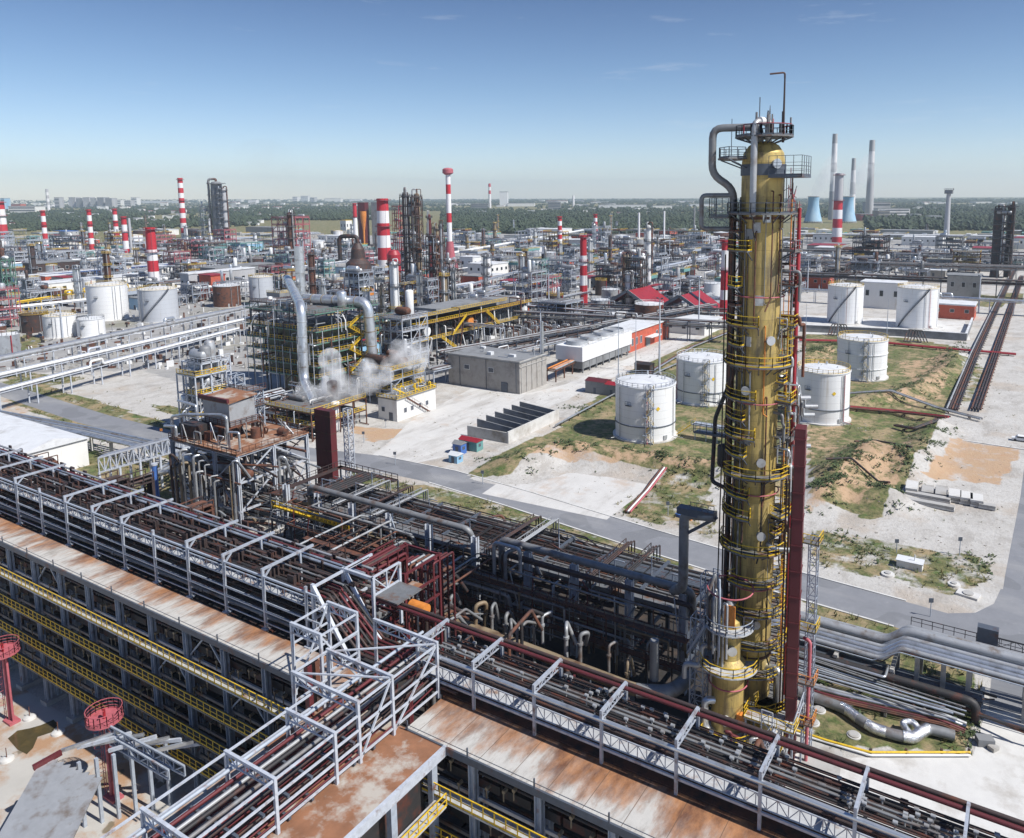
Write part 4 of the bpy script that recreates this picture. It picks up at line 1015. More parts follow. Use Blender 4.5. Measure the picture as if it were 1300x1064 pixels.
def ring_platform(root, cx, cy, z, r0, r1, a0, a1, rail='yellow', floor='grating', w=.075, ends=True):
    m = MB(); m.sector(cx, cy, z, r0, r1, a0, a1); pl = m.build('platform', floor, root)
    n = max(2, int(abs(a1-a0)/22)); arc = [(cx+(r1-.06)*math.cos(rad(a0+(a1-a0)*i/n)), cy+(r1-.06)*math.sin(rad(a0+(a1-a0)*i/n)), z) for i in range(n+1)]
    m = MB(); m.rail(arc, 1.1, 1.2, w, 1)
    if ends:
        for a, e in ((a0, arc[0]), (a1, arc[-1])): m.rail([(cx+(r0+.2)*math.cos(rad(a)), cy+(r0+.2)*math.sin(rad(a)), z), e], 1.1, 1.2, w, 1)
    m.build('handrail', rail, pl)
    m = MB()
    for i in range(0, n+1): 
        a = rad(a0+(a1-a0)*i/n); m.beam((cx+r0*math.cos(a), cy+r0*math.sin(a), z-1.1), (cx+(r1-.15)*math.cos(a), cy+(r1-.15)*math.sin(a), z-.18), .1)
    m.build('bracket', 'steel_dark', pl)
for z, r1, a0, a1, rl in ((57.0, 3.7, -178, -96, 'yellow'), (57.0, 4.4, -20, 42, 'grating'), (53.0, 3.6, -182, -122, 'yellow'), (53.2, 4.2, -12, 40, 'rust'), (48.8, 3.7, -182, -74, 'yellow'), (48.8, 4.2, -10, 40, 'yellow'),
                          (44.4, 3.8, -182, 40, 'yellow'), (40.5, 3.6, -182, -76, 'yellow'), (40.3, 4.3, -16, 42, 'yellow'), (36.2, 3.7, -186, -76, 'yellow'), (36, 4.3, -12, 44, 'grating'), (31.8, 3.9, -140, 42, 'yellow'),
                          (26.9, 3.7, -180, -82, 'yellow'), (27.2, 4.2, -30, 44, 'yellow'), (22.9, 3.9, -180, 40, 'yellow'), (15.6, 4.0, -110, 40, 'yellow'), (11.8, 4.2, -110, 45, 'yellow'), (4.4, 5.0, -120, 50, 'yellow'), (61.0, 3.8, -185, 50, 'steel_dark')):
    ring_platform(tw, TX, TY, z, TR+.05, r1, a0, a1, rl, 'grating')
for z, r1, a0, a1 in ((59.0, 3.5, -176, -130), (50.9, 3.5, -178, -120), (46.5, 3.4, -176, -110), (42.4, 3.5, -20, 40), (38.2, 3.5, -176, -100), (34.0, 3.5, -180, -96), (29.3, 3.6, -176, -86), (25, 3.5, -30, 40), (19.2, 3.9, -120, 40), (8.2, 4.0, -110, 44)):
    ring_platform(tw, TX, TY, z, TR+.05, r1, a0, a1, 'yellow' if z < 50 else 'rust', 'grating', .06)
for k in range(26):
    a = U(-182, 44); z = U(8, 60); L = U(3, 12); r = TR+U(.15, .75); m = MB()
    m.pipe([pol(a, TR, z+L), pol(a, r, z+L), pol(a, r, z), pol(a+U(-14, 14), r+.3, z-U(0, 1.5))], U(.035, .10), 6); m.build('small_pipe', rnd.choice(['dark_pipe', 'silver_dull', 'grey_pipe', 'orange', 'rust', 'brown_pipe']), tw)
for k in range(12):
    a = U(-190, 60); m = MB(); r = U(1.2, 3.0); z = 69.2; m.tube([pol(a, r, z), pol(a, r, z+U(1.3, 2.6))], U(.04, .16), 7); m.build('head_fitting', rnd.choice(['steel_dark', 'grey_pipe', 'pinkred', 'silver_dull']), tw)
for k in range(9):
    a = -30+k*7; m = MB(); m.beam(pol(a, 3.2, 60.8), pol(a, 3.2, U(62.5, 66)), .07); m.beam(pol(a, 3.2, U(62, 64)), pol(a+9, 3.6, U(62, 64)), .06); m.build('head_scaffold', rnd.choice(['steel_dark', 'pinkred', 'rust']), tw)
# head of the column
ring_platform(tw, TX, TY, 69.2, .2, 3.1, -190, 170, 'steel_dark', 'grating', .07, False)
ring_platform(tw, TX, TY, 66.9, TR+.05, 4.9, -205, -120, 'steel_dark', 'grating', .07)
m = MB(); bx = Vector(pol(-12, 4.2)); m.box(bx.x-2.6, bx.y-2.2, 64.7, bx.x+.9, bx.y+1.5, 64.85); pl = m.build('platform', 'steel_dark', tw)
m = MB(); c4 = [(bx.x-2.6, bx.y-2.15, 64.85), (bx.x+.85, bx.y-2.15, 64.85), (bx.x+.85, bx.y+1.45, 64.85)]; m.rail(c4, 2.1, .8, .05, 2); m.rail(c4, 1.05, 1.6, .06, 1); m.build('handrail', 'steel_dark', pl)
m = MB(); m.lathe(TX, TY, [(TR+.02, 65), (TR+.12, 65), (TR+.12, 66.2), (TR+.02, 66.2)], 40); m.build('head_flange', 'steel_dark', tw)
m = MB(); m.rail([pol(a, 2.9, 69.2) for a in range(-120, 61, 20)], 1.15, 1, .12, 0, False); m.build('fire_ring', 'red', tw)
m = MB()   # overhead vapour line, down the front
a = -94; m.pipe([pol(-20, .6, 68.6), pol(-20, .6, 70.6), pol(a, 2.75, 70.6), pol(a, 2.75, 60.6)], .36, 12, 2.2); m.build('vapour_line', 'silver_dull', tw)
m = MB(); m.pipe([pol(-20, .6, 69), pol(-20, .6, 70.7), pol(-88, 2.0, 70.7)], .43, 12, 2.2); m.build('elbow', 'white', tw)
m = MB(); m.pipe([pol(-140, .5, 68.5), pol(-140, .5, 70.2), pol(-163, 5.5, 70.2), pol(-163, 5.5, 65.2), pol(-163, 3.15, 63.6), pol(-163, 3.05, 61)], .42, 12, 2.6); m.build('vapour_line', 'grey_pipe', tw)
m = MB(); m.pipe([pol(-163, 3.05, 61.5), pol(-163, 3.0, 40), pol(-160, 2.95, 24), pol(-160, 3.2, 8)], .33, 12); m.build('riser', 'rust', tw)
m = MB(); m.pipe([pol(-163, 3.4, 62.9), pol(-163, 6.6, 62.9), pol(-163, 6.6, 59.2), pol(-163, 3.3, 59.2)], .26, 10, 2); m.build('loop_pipe', 'grey_pipe', tw)
m = MB(); m.box(*[q-1.1 for q in pol(-163, 4.3)[:2]], 60.4, *[q+1.1 for q in pol(-163, 4.3)[:2]], 60.6); pl = m.build('platform', 'grating', tw)
c = pol(-163, 4.3); m = MB(); m.rail([(c[0]-1.1, c[1]+1.1, 60.6), (c[0]-1.1, c[1]-1.1, 60.6), (c[0]+1.1, c[1]-1.1, 60.6)], 2.0, .7, .06, 2); m.build('handrail', 'steel_dark', pl)
m = MB(); m.tube([pol(10, 2.0, 68.5), pol(10, 2.0, 72.5), pol(10, 2.0, 75.2)], [.14, .11, .09], 8); b = Vector(pol(10, 2.0, 75.2)); m.pipe([b, b+Vector((0, 0, .6)), b-rt*1.6+Vector((0, 0, .45))], .1, 7, 4); m.build('vent_pipe', 'brown_pipe', tw)
m = MB(); m.tube([pol(-95, 1.4, 70.7), pol(-95, 1.4, 73.2)], .06, 6); m.tube([pol(-30, .8, 70.5), pol(-30, .8, 72.4)], [.16, .03], 6); m.tube([pol(-170, 3.5, 67), pol(-170, 3.5, 71.2)], .04, 5); m.build('lightning_rod', 'steel_dark', tw)
for a, z in ((-42, 66.2), (-45, 47.2), (-100, 41.5), (-60, 33.4), (-55, 24.8), (-62, 14.1)):
    m = MB(); p0 = Vector(pol(a, TR-.1, z)); p1 = Vector(pol(a, TR+.45, z)); m.tube([p0, p1], .4, 16); m.build('manway', 'silver_dull', tw)
    m = MB(); p2 = Vector(pol(a, TR+.55, z)); m.tube([p1, p2], .52, 16); m.build('cover', 'silver' if z > 40 else 'silver_dull', tw)
for a, z, mt in ((-86, 58.9, 'silver_dull'), (-105, 58.2, 'grey_pipe'), (-104, 46.4, 'silver_dull'), (-74, 51.0, 'silver'), (-104, 35.2, 'silver_dull'), (-60, 60.0, 'silver')):
    m = MB(); p = pol(a, TR+.03, z); m.cbox(p[0], p[1], z, .1, .9, 1.1, rad(a)); m.build('name_plate', mt, tw)
m = MB()
for z in (44.0, 40.0, 51.9, 29.5, 18.2): m.tube([pol(x, TR+.35, z) for x in range(-178, 40, 12)], .08, 6)
m.build('cooling_ring', 'pinkred', tw)
# red fire riser and ladders on the sunny side
m = MB(); m.pipe([pol(18, 3.95, 61.5), pol(18, 3.95, 45), pol(15, 4.1, 4)], .2, 9); m.build('fire_riser', 'red', tw)
for k, (a, r, w_, mt) in enumerate(((-108, 2.42, .06, 'dark_pipe'), (-118, 2.45, .1, 'silver_dull'), (-135, 2.6, .13, 'grey_pipe'), (24, 3.9, .10, 'brown_pipe'), (30, 4.3, .08, 'pinkred'), (8, 3.5, .09, 'silver_dull'), (34, 3.6, .14, 'dark_pipe'), (2, 3.2, .07, 'orange'), (-150, 3.0, .16, 'dark_pipe'), (-128, 2.8, .07, 'dark_pipe'), (-172, 3.5, .1, 'brown_pipe'), (-176, 4.0, .08, 'dark_pipe'), (-116, 2.6, .05, 'dark_pipe'))):
    m = MB(); m.pipe([pol(a, r, U(56, 63)), pol(a, r, 30), pol(a+U(-4, 4), r+U(0, .4), 5)], w_, 7); m.build('riser', mt, tw)
for i, z in enumerate((5, 12, 16, 23, 27.2, 32, 36.3, 40.6, 44.5, 48.9, 53.3, 57.1)):
    z2 = (12, 16, 23, 27.2, 32, 36.3, 40.6, 44.5, 48.9, 53.3, 57.1, 61.2)[i]
    p = pol(36 if i % 2 else -6, 3.75 if i % 2 else 3.4); m = MB(); m.ladder(p[0], p[1], z, z2+1, .35, .35, True, .06)
    for k in range(int((z2-z)/.9)): m.tube([(p[0]+.2+.42*math.cos(q), p[1]+.2+.42*math.sin(q), z+2+k*.9) for q in [2*PI*j/8 for j in range(9)]], .03, 4)
    m.build('caged_ladder', 'yellow' if i < 9 else 'pinkred', tw)
for i in range(34):
    a = U(-20, 46); z = U(30, 42) if i < 20 else U(20, 58); r = U(3.2, 5.0); m = MB()
    p = Vector(pol(a, r, z)); q = Vector(pol(a+U(-12, 12), r+U(-.5, .6), z+U(-.3, .3)))
    m.pipe([Vector(pol(a, TR, z+1)), p+Vector((0, 0, 1)), p, q, q-Vector((0, 0, U(1, 4)))], U(.07, .2), 7); m.build('branch_pipe', rnd.choice(['silver_dull', 'grey_pipe', 'dark_pipe', 'rust', 'silver']), tw)
# valve head equipment beside the upper maroon duct
for i in range(7):
    z = 35+i*.9; p = Vector(pol(12+U(-6, 6), 4.0+U(-.4, 1.3), z)); m = MB(); m.tube([p, p+rt*U(.6, 1.6)], U(.15, .32), 9); m.tube([p, p+Vector((0, 0, .8))], .12, 7); m.build('valve', 'silver_dull', tw)
m = MB(); m.pipe([pol(-14, 2.3, 8.2), pol(-14, 3.4, 8.4), pol(-14, 3.7, 8.2), pol(-14, 3.7, 4.6)], .5, 12, 2); m.build('nozzle_pipe', 'silver', tw)
m = MB(); m.pipe([pol(-30, 2.3, 23.6), pol(-30, 3.3, 23.4), pol(-6, 5.0, 23.3), pol(-2, 5.2, 28.4), pol(2, 4.2, 28.6), pol(4, 4.1, 30)], .27, 10, 2); m.build('nozzle_pipe', 'silver', tw)
# maroon flue duct
du = thing('flue_duct', 'tall maroon sheet-metal duct standing beside the yellow column', 'duct', (-20, 80.2, 0), land='tall maroon duct')
m = MB(); m.cbox(-20.05, 80.0, 0, 1.1, 1.9, 38.6, rad(10)); m.build('duct', 'maroon', du)
m = MB()
for k in range(13): m.cbox(-20.05, 80.0, 2+k*2.95, 1.22, 2.02, .16, rad(10))
m.build('flange', 'maroon', du)
m = MB()
for k in range(5): m.box(-21.9+k*.32, 81.6, 0, -21.75+k*.32, 81.75, 32)
m.build('louvre', 'rust', du)
m = MB(); m.pipe([(-18.4, 80.6, 0), (-18.4, 80.6, 14.4), (-19.2, 80.9, 14.4)], .2, 8); m.build('fire_riser', 'pinkred', du)
for z in (26, 16, 9.8, 5):
    m = MB(); m.box(-19.3, 79.4, z, -17.6, 81.4, z+.12); pl = m.build('platform', 'grating', du)
    m = MB(); m.rail([(-19.3, 79.45, z), (-17.65, 79.45, z), (-17.65, 81.4, z)], 1.1, .8, .07); m.build('handrail', 'orange' if z < 12 else 'yellow', pl)
m = MB(); m.mast(-18.7, 81.9, 0, 26, .9, 18, .07); m.build('ladder_mast', 'steel', du)
# elbow and bracket of the heavy line on the shaded side
hl = thing('transfer_line', 'heavy grey elbowed line bracketed to the shaded side of the yellow column', 'pipe', (-31, 83, 0))
m = MB(); m.pipe([(-30.6, 83.2, 25.1), (-34.6, 83.4, 24.6), (-34.6, 83.4, 15), (-36.4, 84.6, 13.6)], .62, 12, 1.6); m.build('pipe', 'grey_pipe', hl)
m = MB(); m.beam((-34.4, 83.4, 22), (-30.4, 83.4, 25), .35); m.box(-35.3, 82.7, 24.7, -30.6, 84, 25.5); m.rail([(-33.5, 82.6, 25.5), (-30.5, 82.6, 25.5)], 1.1, .8, .06); m.build('bracket', 'steel_dark', hl)
m = MB(); m.pipe([(-28.9, 85.9, 44), (-31.6, 85.4, 36.5), (-31.8, 85.2, 28.6), (-29, 84.4, 28.2)], .26, 9, 2); m.build('side_loop', 'dark_pipe', hl)
m = MB(); m.drum((-30.4, 85.2, 31), (-30.4, 85.2, 33.2), .75, 12); m.build('drum', 'dark_pipe', hl)
m = MB(); m.box(-34, 84.5, 34.5, -29, 86, 34.6); m.rail([(-34, 84.5, 34.6), (-29, 84.5, 34.6)], 1.1, .8, .07); m.rail([(-33, 84, 38.7), (-29, 84, 38.7)], 1.1, .8, .05); m.each('side_platform', 'steel_dark', hl)

# ------------------------------------------------------------------ the short twin column
QX, QY, QR = -27.0, 78.8, 1.85
sc = thing('stripper_column', 'shorter yellow column with grey head standing against the tall one', 'column', (QX, QY, 0), land='shorter yellow column')
m = MB(); m.lathe(QX, QY, [(QR, 0), (QR, 10.4), (1.35, 11.0), (1.35, 14.8), (1.2, 15.4), (.6, 15.8), (.01, 15.9)], 40); m.build('shell', 'gold', sc)
for z, r1, a0, a1 in ((2.2, 3.6, -200, 20), (10.3, 3.4, -200, 30), (14.9, 2.8, -190, 10)):
    ring_platform(sc, QX, QY, z, QR+.05 if z < 14 else 1.4, r1, a0, a1, 'yellow' if z < 14 else 'steel', 'grating_pale')
m = MB(); m.lathe(QX, QY, [(.5, 15.7), (.5, 17.3), (.3, 17.6), (.01, 17.7)], 20); m.build('head_nozzle', 'grey_pipe', sc)
m = MB(); m.box(QX-.2, QY-1.75, 15.4, QX+1.2, QY-1.6, 18.0); m.build('panel', 'orange', sc)
for k in range(7):
    a = rad(-215+k*20); m = MB(); x, y = QX+1.7*math.cos(a), QY+1.7*math.sin(a)
    m.pipe([(x, y, 3), (x, y, 18+U(0, 3)), (QX+2.4*math.cos(a+.3), QY+2.4*math.sin(a+.3), 18.5), (QX+2.4*math.cos(a+.3), QY+2.4*math.sin(a+.3), 12)], U(.09, .22), 8, 2.5); m.build('pipe', rnd.choice(['silver_dull', 'steel', 'grey_pipe', 'silver_dull', 'dark_pipe']), sc)
m = MB(); m.tube([(QX+2.6*math.cos(rad(a)), QY+2.2*math.sin(rad(a)), 19.2+.3*math.sin(rad(a))) for a in range(0, 375, 15)], .09, 6); m.tube([(QX+2.2*math.cos(rad(a)), QY+2.2*math.sin(rad(a)), 8.0) for a in range(-210, 40, 12)], .09, 6); m.build('hose_ring', 'pinkred', sc)
m = MB(); m.mast(QX-2.6, QY+.3, 10.4, 20, 1.5, 6, .09); m.mast(QX-3.4, QY-.4, 0, 15, 1.6, 8, .1); m.build('ladder_mast', 'steel', sc)
m = MB(); m.stair((QX-4.6, QY-1.2, 10.4), (QX-2.2, QY-2.2, 14.9), .8, (.2, .9, 0), 14); m.build('stair', 'steel', sc)
for a, z in ((-60, 12.6), (-75, 4.4), (-140, 12.2)):
    m = MB(); r = 1.35 if z > 11 else QR; p = Vector((QX+r*math.cos(rad(a)), QY+r*math.sin(rad(a)), z)); d = Vector((math.cos(rad(a)), math.sin(rad(a)), 0)); m.tube([p, p+d*.5], .4, 14); m.tube([p+d*.5, p+d*.62], .55, 14); m.build('manway', 'white' if z < 11 else 'silver', sc)
m = MB(); m.pipe([(QX-1.1, QY-1.5, 6), (QX-1.9, QY-2.3, 6.2), (QX-1.9, QY-2.3, 2.9), (QX+1.2, QY-3.4, 1.2), (QX+2.2, QY-3.2, 0)], .42, 12, 2.2); m.build('nozzle_pipe', 'silver', sc)
m = MB(); m.pipe([(QX-1.2, QY-.8, 12.2), (QX-2.7, QY-1.4, 12.2), (QX-2.8, QY-1.5, 9.6), (QX-4.6, QY-1.9, 9.6), (QX-4.6, QY-1.9, 7.8)], .3, 10, 2); m.build('nozzle_pipe', 'silver_dull', sc)
m = MB(); m.box(QX+1.5, QY-1.3, 3.2, QX+2.3, QY-.5, 5.0); m.build('insulation_box', 'orange', sc)
# platforms and stairs round their feet
fp = thing('service_platform', 'pale steel service platforms with yellow rails and lattice legs under the columns', 'platform', (-22, 79, 0), land='pale service platforms')
for x0, y0, x1, y1, z in ((-29, 75.6, -20.4, 79, 2.4), (-24.4, 79.6, -18.6, 83, 4.4), (-24.6, 77.2, -19, 79.4, 5.2)):
    m = MB(); m.box(x0, y0, z-.15, x1, y1, z); pl = m.build('platform', 'grating_pale', fp)
    m = MB(); m.rail([(x0, y1, z), (x0, y0, z), (x1, y0, z), (x1, y1, z)], 1.1, 1.0, .07); m.build('handrail', 'yellow', pl)
    m = MB()
    for x in (x0+.2, x1-.2): m.beam((x, y0+.2, 0), (x, y0+.2, z-.1), .18)
    m.build('leg', 'steel', pl)
m = MB(); m.truss((-22.5, 77.0, 0), (-22.5, 77.0, 7), 1.2, 6, .12, (1, 0, 0)); m.truss((-20.6, 76.4, -1), (-18.6, 79.2, 8), 1.1, 8, .12); m.truss((-23.0, 74.8, 0), (-20.6, 78.4, 3.6), 1.0, 6, .12); m.build('lattice', 'steel_pale', fp)
m = MB(); m.stair((-23.4, 73.6, 0), (-20.4, 76.4, 5.2), .9, (-.7, .7, 0), 16); m.build('stair', 'steel_pale', fp)
for i in range(18):
    x, y = U(-30, -19), U(72.5, 78.5); m = MB(); h = U(1.2, 5); m.pipe([(x, y, 0), (x, y, h), (x+U(-1.6, 1.6), y+U(-1, 1.6), h), (x+U(-1, 1), y+1, h-1.2)], U(.1, .3), 8, 2); m.build('pipe', rnd.choice(['silver_dull', 'silver', 'grey_pipe', 'rust', 'maroon']), fp)
# ------------------------------------------------------------------ hopper platform with maroon duct
LX0, LX1, LY0, LY1, LZ = -141.5, -121.0, 83.4, 99.6, 17.0
hp2 = thing('hopper_platform', 'tall steel platform with rust-red deck carrying a grey hopper house', 'platform', (-131, 91, 0), land='rust-red hopper platform')
for i, x in enumerate((LX0+.4, -134.6, -128, LX1-.4)):
    for y in (LY0+.4, 91.5, LY1-.4):
        m = MB(); w_ = .3; m.box(x-w_, y-.06, 0, x+w_, y+.06, LZ-.6); m.box(x-w_, y-w_, 0, x-w_+.1, y+w_, LZ-.6); m.box(x+w_-.1, y-w_, 0, x+w_, y+w_, LZ-.6)
        m.build('column', 'steel' if x < -134 else 'steel_pale', hp2)
m = MB(); m.box(LX0, LY0, LZ-.25, LX1, LY1, LZ); m.build('deck', 'rust_floor', hp2)
m = MB()
for z in (LZ-.65, 11.3, 6):
    for y in (LY0+.4, LY1-.4, 91.5): m.box(LX0, y-.15, z, LX1, y+.15, z+.4)
    for x in (LX0+.4, -134.6, -128, LX1-.4): m.box(x-.15, LY0, z, x+.15, LY1, z+.36)
m.build('beam', 'steel_pale', hp2)
m = MB()
for y in (LY0+.4, LY1-.4):
    for a, b in ((LX0+.4, -134.6), (-128, LX1-.4)): m.beam((a, y, 11.4), (b, y, LZ-.6), .2); m.beam((b, y, 6), (a, y, 11.4), .2)
for x in (LX1-.4, LX0+.4):
    m.beam((x, LY0+.4, 11.5), (x, 91.5, LZ-.6), .22); m.beam((x, LY1-.4, 11.5), (x, 91.5, LZ-.6), .22); m.beam((x, LY0+.4, 6), (x, 91.5, 11.4), .22); m.beam((x, 91.5, .5), (x, LY1-.4, 11.3), .2)
m.each('brace', 'steel_pale', hp2)
m = MB(); m.rail([(LX0, LY0, LZ), (LX1, LY0, LZ), (LX1, LY1, LZ), (LX0, LY1, LZ), (LX0, LY0, LZ)], 1.1, 1.4, .08); m.build('handrail', 'rust', hp2)
hh = MB(); hh.box(-137.5, 88.4, 19.6, -129.5, 94, 24.2); house = hh.build('hopper_house', 'silver_dull', hp2)
m = MB(); m.add([(-137.9, 88.0, 24.2), (-129.1, 88.0, 24.2), (-129.1, 94.4, 24.8), (-137.9, 94.4, 24.8), (-137.9, 88.0, 24.45), (-129.1, 88.0, 24.45), (-129.1, 94.4, 25.05), (-137.9, 94.4, 25.05)], [(3, 2, 1, 0), (4, 5, 6, 7), (0, 1, 5, 4), (1, 2, 6, 5), (2, 3, 7, 6), (3, 0, 4, 7)]); m.build('roof', 'rust_floor', house)
m = MB(); m.box(-138.0, 87.7, 24.5, -129.0, 88.2, 25.2); m.build('ridge_beam', 'maroon', house)
m = MB(); m.rail([(-138, 88.2, 19.6), (-129.2, 88.2, 19.6), (-129.2, 94.2, 19.6)], 1.2, 1.2, .09, 2); m.box(-138.2, 87.6, 19.4, -129, 94.4, 19.58); m.build('gallery', 'rust', house)
m = MB()
for x in (-137, -133.4, -130): 
    for y in (88.8, 93.6): m.box(x-.2, y-.2, LZ, x+.2, y+.2, 19.4)
m.build('house_leg', 'rust', hp2)
m = MB(); m.box(-140.2, 84.9, LZ, -135.2, 87.8, LZ+2.8); m.build('equipment_box', 'dark_pipe', hp2)
m = MB(); m.tube([(-133.8, 86.6, LZ), (-133.8, 86.6, LZ+1.6)], .8, 12); m.tube([(-127, 92, LZ), (-127, 92, LZ+2)], .9, 12); m.tube([(-124.5, 95.5, LZ+.8), (-122.6, 95.5, LZ+.8)], .7, 12); m.each('vessel', 'rust', hp2)
for pts, r in (([(-141, 84, LZ), (-141, 84, LZ+4.2), (-137, 84, LZ+5.2), (-129.5, 86.5, LZ+5.6), (-127.2, 86.2, LZ+5.6), (-127.2, 86.2, LZ-.5)], .3), ([(-141.8, 86, LZ+6.8), (-136, 86, LZ+6.6), (-136, 86, LZ+4)], .26), ([(-125.4, 85.2, LZ), (-125.4, 85.2, LZ+3.2), (-122.4, 85.2, LZ+3.6), (-122.4, 85.2, LZ)], .22), ([(-141.9, 83.0, 19.5), (-138.2, 83.0, 20), (-138.2, 83.0, 18)], .25)):
    m = MB(); m.pipe(pts, r, 10, 2.4); m.build('loop_pipe', 'silver', hp2)
for i in range(44):
    x = U(LX0, LX1); y = U(82.0, 83.1) if i < 26 else U(84, 99); z1 = U(6, 16.2); m = MB()
    m.pipe([(x, y, 0), (x, y, z1), (x+U(.4, 1.4), y+U(0, 2), z1), (x+1, y+U(1, 3), z1-U(2, 6))], U(.13, .3), 8, 2.4); m.build('pipe', rnd.choice(['silver', 'silver_dull', 'silver', 'tan_pipe', 'grey_pipe', 'brown_pipe']), hp2)
for i in range(46):
    z = U(1.5, 15.5); y = U(LY0, LY1); m = MB(); m.pipe([(LX0-2, y, z), (-130+U(-4, 8), y, z), (-130+U(-4, 8), y+U(-3, 3), z), (LX1+U(0, 5), y+U(-3, 3), z)], U(.1, .26), 7, 2); m.build('pipe', rnd.choice(['silver', 'silver_dull', 'tan_pipe', 'grey_pipe', 'rust', 'brown_pipe']), hp2)
for x0, y0, z in ((-139, 85, 11.5), (-132, 86, 11.5), (-126, 93, 6.2), (-136, 92, 6.2), (-125, 86, 11.5)):
    m = MB(); m.drum((x0, y0, z+1.2), (x0+4, y0, z+1.2), U(.7, 1.1), 14); m.build('vessel', rnd.choice(['silver', 'rust', 'silver_dull']), hp2)
m = MB(); m.box(LX0, LY0, 11.6, -130, 92, 11.72); m.box(-130, 88, 6.3, LX1, LY1, 6.42); m.build('floor', 'grating', hp2)
m = MB(); m.cbox(-122.0, 104.6, 0, 4.6, 1.5, 20.2); du2 = m.build('flue_duct', 'maroon', hp2)
m = MB()
for k in range(6): m.box(-124.36, 103.78, 1+k*3.6, -119.64, 105.42, 1.14+k*3.6)
m.build('flange', 'rust', du2)
m = MB(); m.mast(-117.6, 106.6, 0, 20.5, 1.3, 14, .12); m.build('ladder_mast', 'steel_pale', hp2)
for i in range(22):
    x = U(LX0+.5, LX1-.5); y = U(LY0+.5, LY1-.5); h = U(.8, 3.6); m = MB()
    m.pipe([(x, y, LZ), (x, y, LZ+h), (x+U(-2, 2), y, LZ+h), (x+U(-2, 2), y+U(-1, 1), LZ)], U(.08, .2), 7, 2); m.build('deck_pipe', rnd.choice(['silver', 'rust', 'grey_pipe', 'silver_dull', 'brown_pipe']), hp2)
m = MB(); m.mast(-139.6, 97.4, LZ, LZ+10, 2.2, 5, .16); m.mast(-134.5, 98, LZ, LZ+7.5, 2, 4, .16); m.each('upper_lattice', 'steel', hp2)
for x0, z in ((-141, LZ+4.2), (-141, LZ+7.4)):
    m = MB(); m.box(x0, 95, z, x0+8, 99.4, z+.12); pl = m.build('upper_floor', 'grating', hp2); m = MB(); m.rail([(x0, 95, z+.1), (x0+8, 95, z+.1), (x0+8, 99.4, z+.1)], 1.1, 1.3, .08); m.build('handrail', 'rust', pl)
# blue post
bp = P(200, 640, 0); r = thing('blue_post', 'bright blue pipe post standing beside the white lattice gangway', 'post', bp)
m = MB(); m.tube([bp, bp+Vector((0, 0, 8.4))], .55, 14); m.build('post', 'blue', r)
m = MB(); m.tube([bp+Vector((0, 0, 8.4)), bp+Vector((0, 0, 8.8))], .65, 14); m.cbox(bp.x, bp.y, 0, 2.4, 2.4, .4); m.build('collar', 'steel_pale', r)
# white lattice gangway bridge from the platform towards the grass
gw = thing('gangway_bridge', 'long white lattice gangway reaching from the hopper platform past the blue post', 'gangway', (-160, 86, 6), land='white lattice gangway')
a, b = P(120, 604, 7), P(228, 566, 11); a = P(126, 600, 5); b = P(228, 572, 8)
m = MB()
for o in (Vector((0, 0, 0)), Vector((-.6, 2.6, 0))): m.truss(a+o, b+o, 3.2, 14, .28)
for k in range(15): c = a+(b-a)*k/14; m.beam(c, c+Vector((-.6, 2.6, 0)), .2); m.beam(c+Vector((0, 0, 3.2)), c+Vector((-.6, 2.6, 3.2)), .2)
m.build('truss', 'steel_pale', gw)
for k in range(6):
    m = MB(); o = Vector((-.1*k, .3+.42*k, 3.35+.1*(k % 2))); m.tube([a+o, b+o], .2, 8); m.build('pipe', ['silver', 'silver', 'rust', 'silver_dull', 'orange', 'silver'][k], gw)
for k in range(5):
    c = a+(b-a)*(k/4); m = MB(); m.beam((c.x, c.y, 0), c, .4); m.beam((c.x-.6, c.y+2.6, 0), c+Vector((-.6, 2.6, 0)), .4); m.build('trestle', 'steel_pale', gw)
# pipe way along the grass behind (white pipes on T posts)
pw = thing('pipe_rack', 'white pipes on T-shaped posts following the grass beside the far bend of the road', 'pipe rack', (-200, 100, 3), land='white T-post pipe rack')
for k, (y, z, mt) in enumerate(((97.0, 4.4, 'silver'), (97.8, 4.4, 'silver'), (98.7, 4.4, 'silver_dull'), (99.6, 4.5, 'silver'), (100.6, 4.4, 'grey_pipe'), (101.6, 4.4, 'silver'))):
    m = MB(); m.pipe([(-330, y-14, z), (-205, y, z), (-164+k*1.2, y+2.5, z), (-160+k*1.2, y-8, z), (-150, y-9, z+3)], .32, 9, 2); m.build('pipe', mt, pw)
for i, x in enumerate(range(-300, -165, 9)):
    y = 98.6-max(0, (-205-x)*.112); m = MB(); m.box(x-.3, y-.3, 0, x+.3, y+.3, 3.7); m.box(x-.3, y-2.4, 3.7, x+.3, y+3, 4.05); m.build('post', 'concrete_pale', pw)
rl = thing('railway_siding', 'dark railway siding track running between road verge and white pipes', 'railway', (-230, 105, 0), land='railway siding')
m = MB(); m.add([(-340, 102, .1), (-340, 98.8, .1), (-228, 102.4, .1), (-150, 109.2, .1), (-150, 112.4, .1), (-228, 105.6, .1)], [(0, 1, 2, 5), (5, 2, 3, 4)]); m.build('ballast', 'dark_pipe', rl)
for o in (.8, 2.35):
    m = MB(); 
    for (x0, y0), (x1, y1) in (((-340, 99), (-228, 102.6)), ((-228, 102.6), (-150, 109.4))): m.beam((x0, y0+o, .3), (x1, y1+o, .3), .16, .2)
    m.build('rail', 'rust', rl)
m = MB()
for k in range(240):
    x = -340+k*.79; y = 99+(x+340)/112*3.6 if x < -228 else 102.6+(x+228)/78*6.8; m.cbox(x, y+1.6, .1, .3, 2.6, .1)
m.build('sleepers', 'brown_pipe', rl)
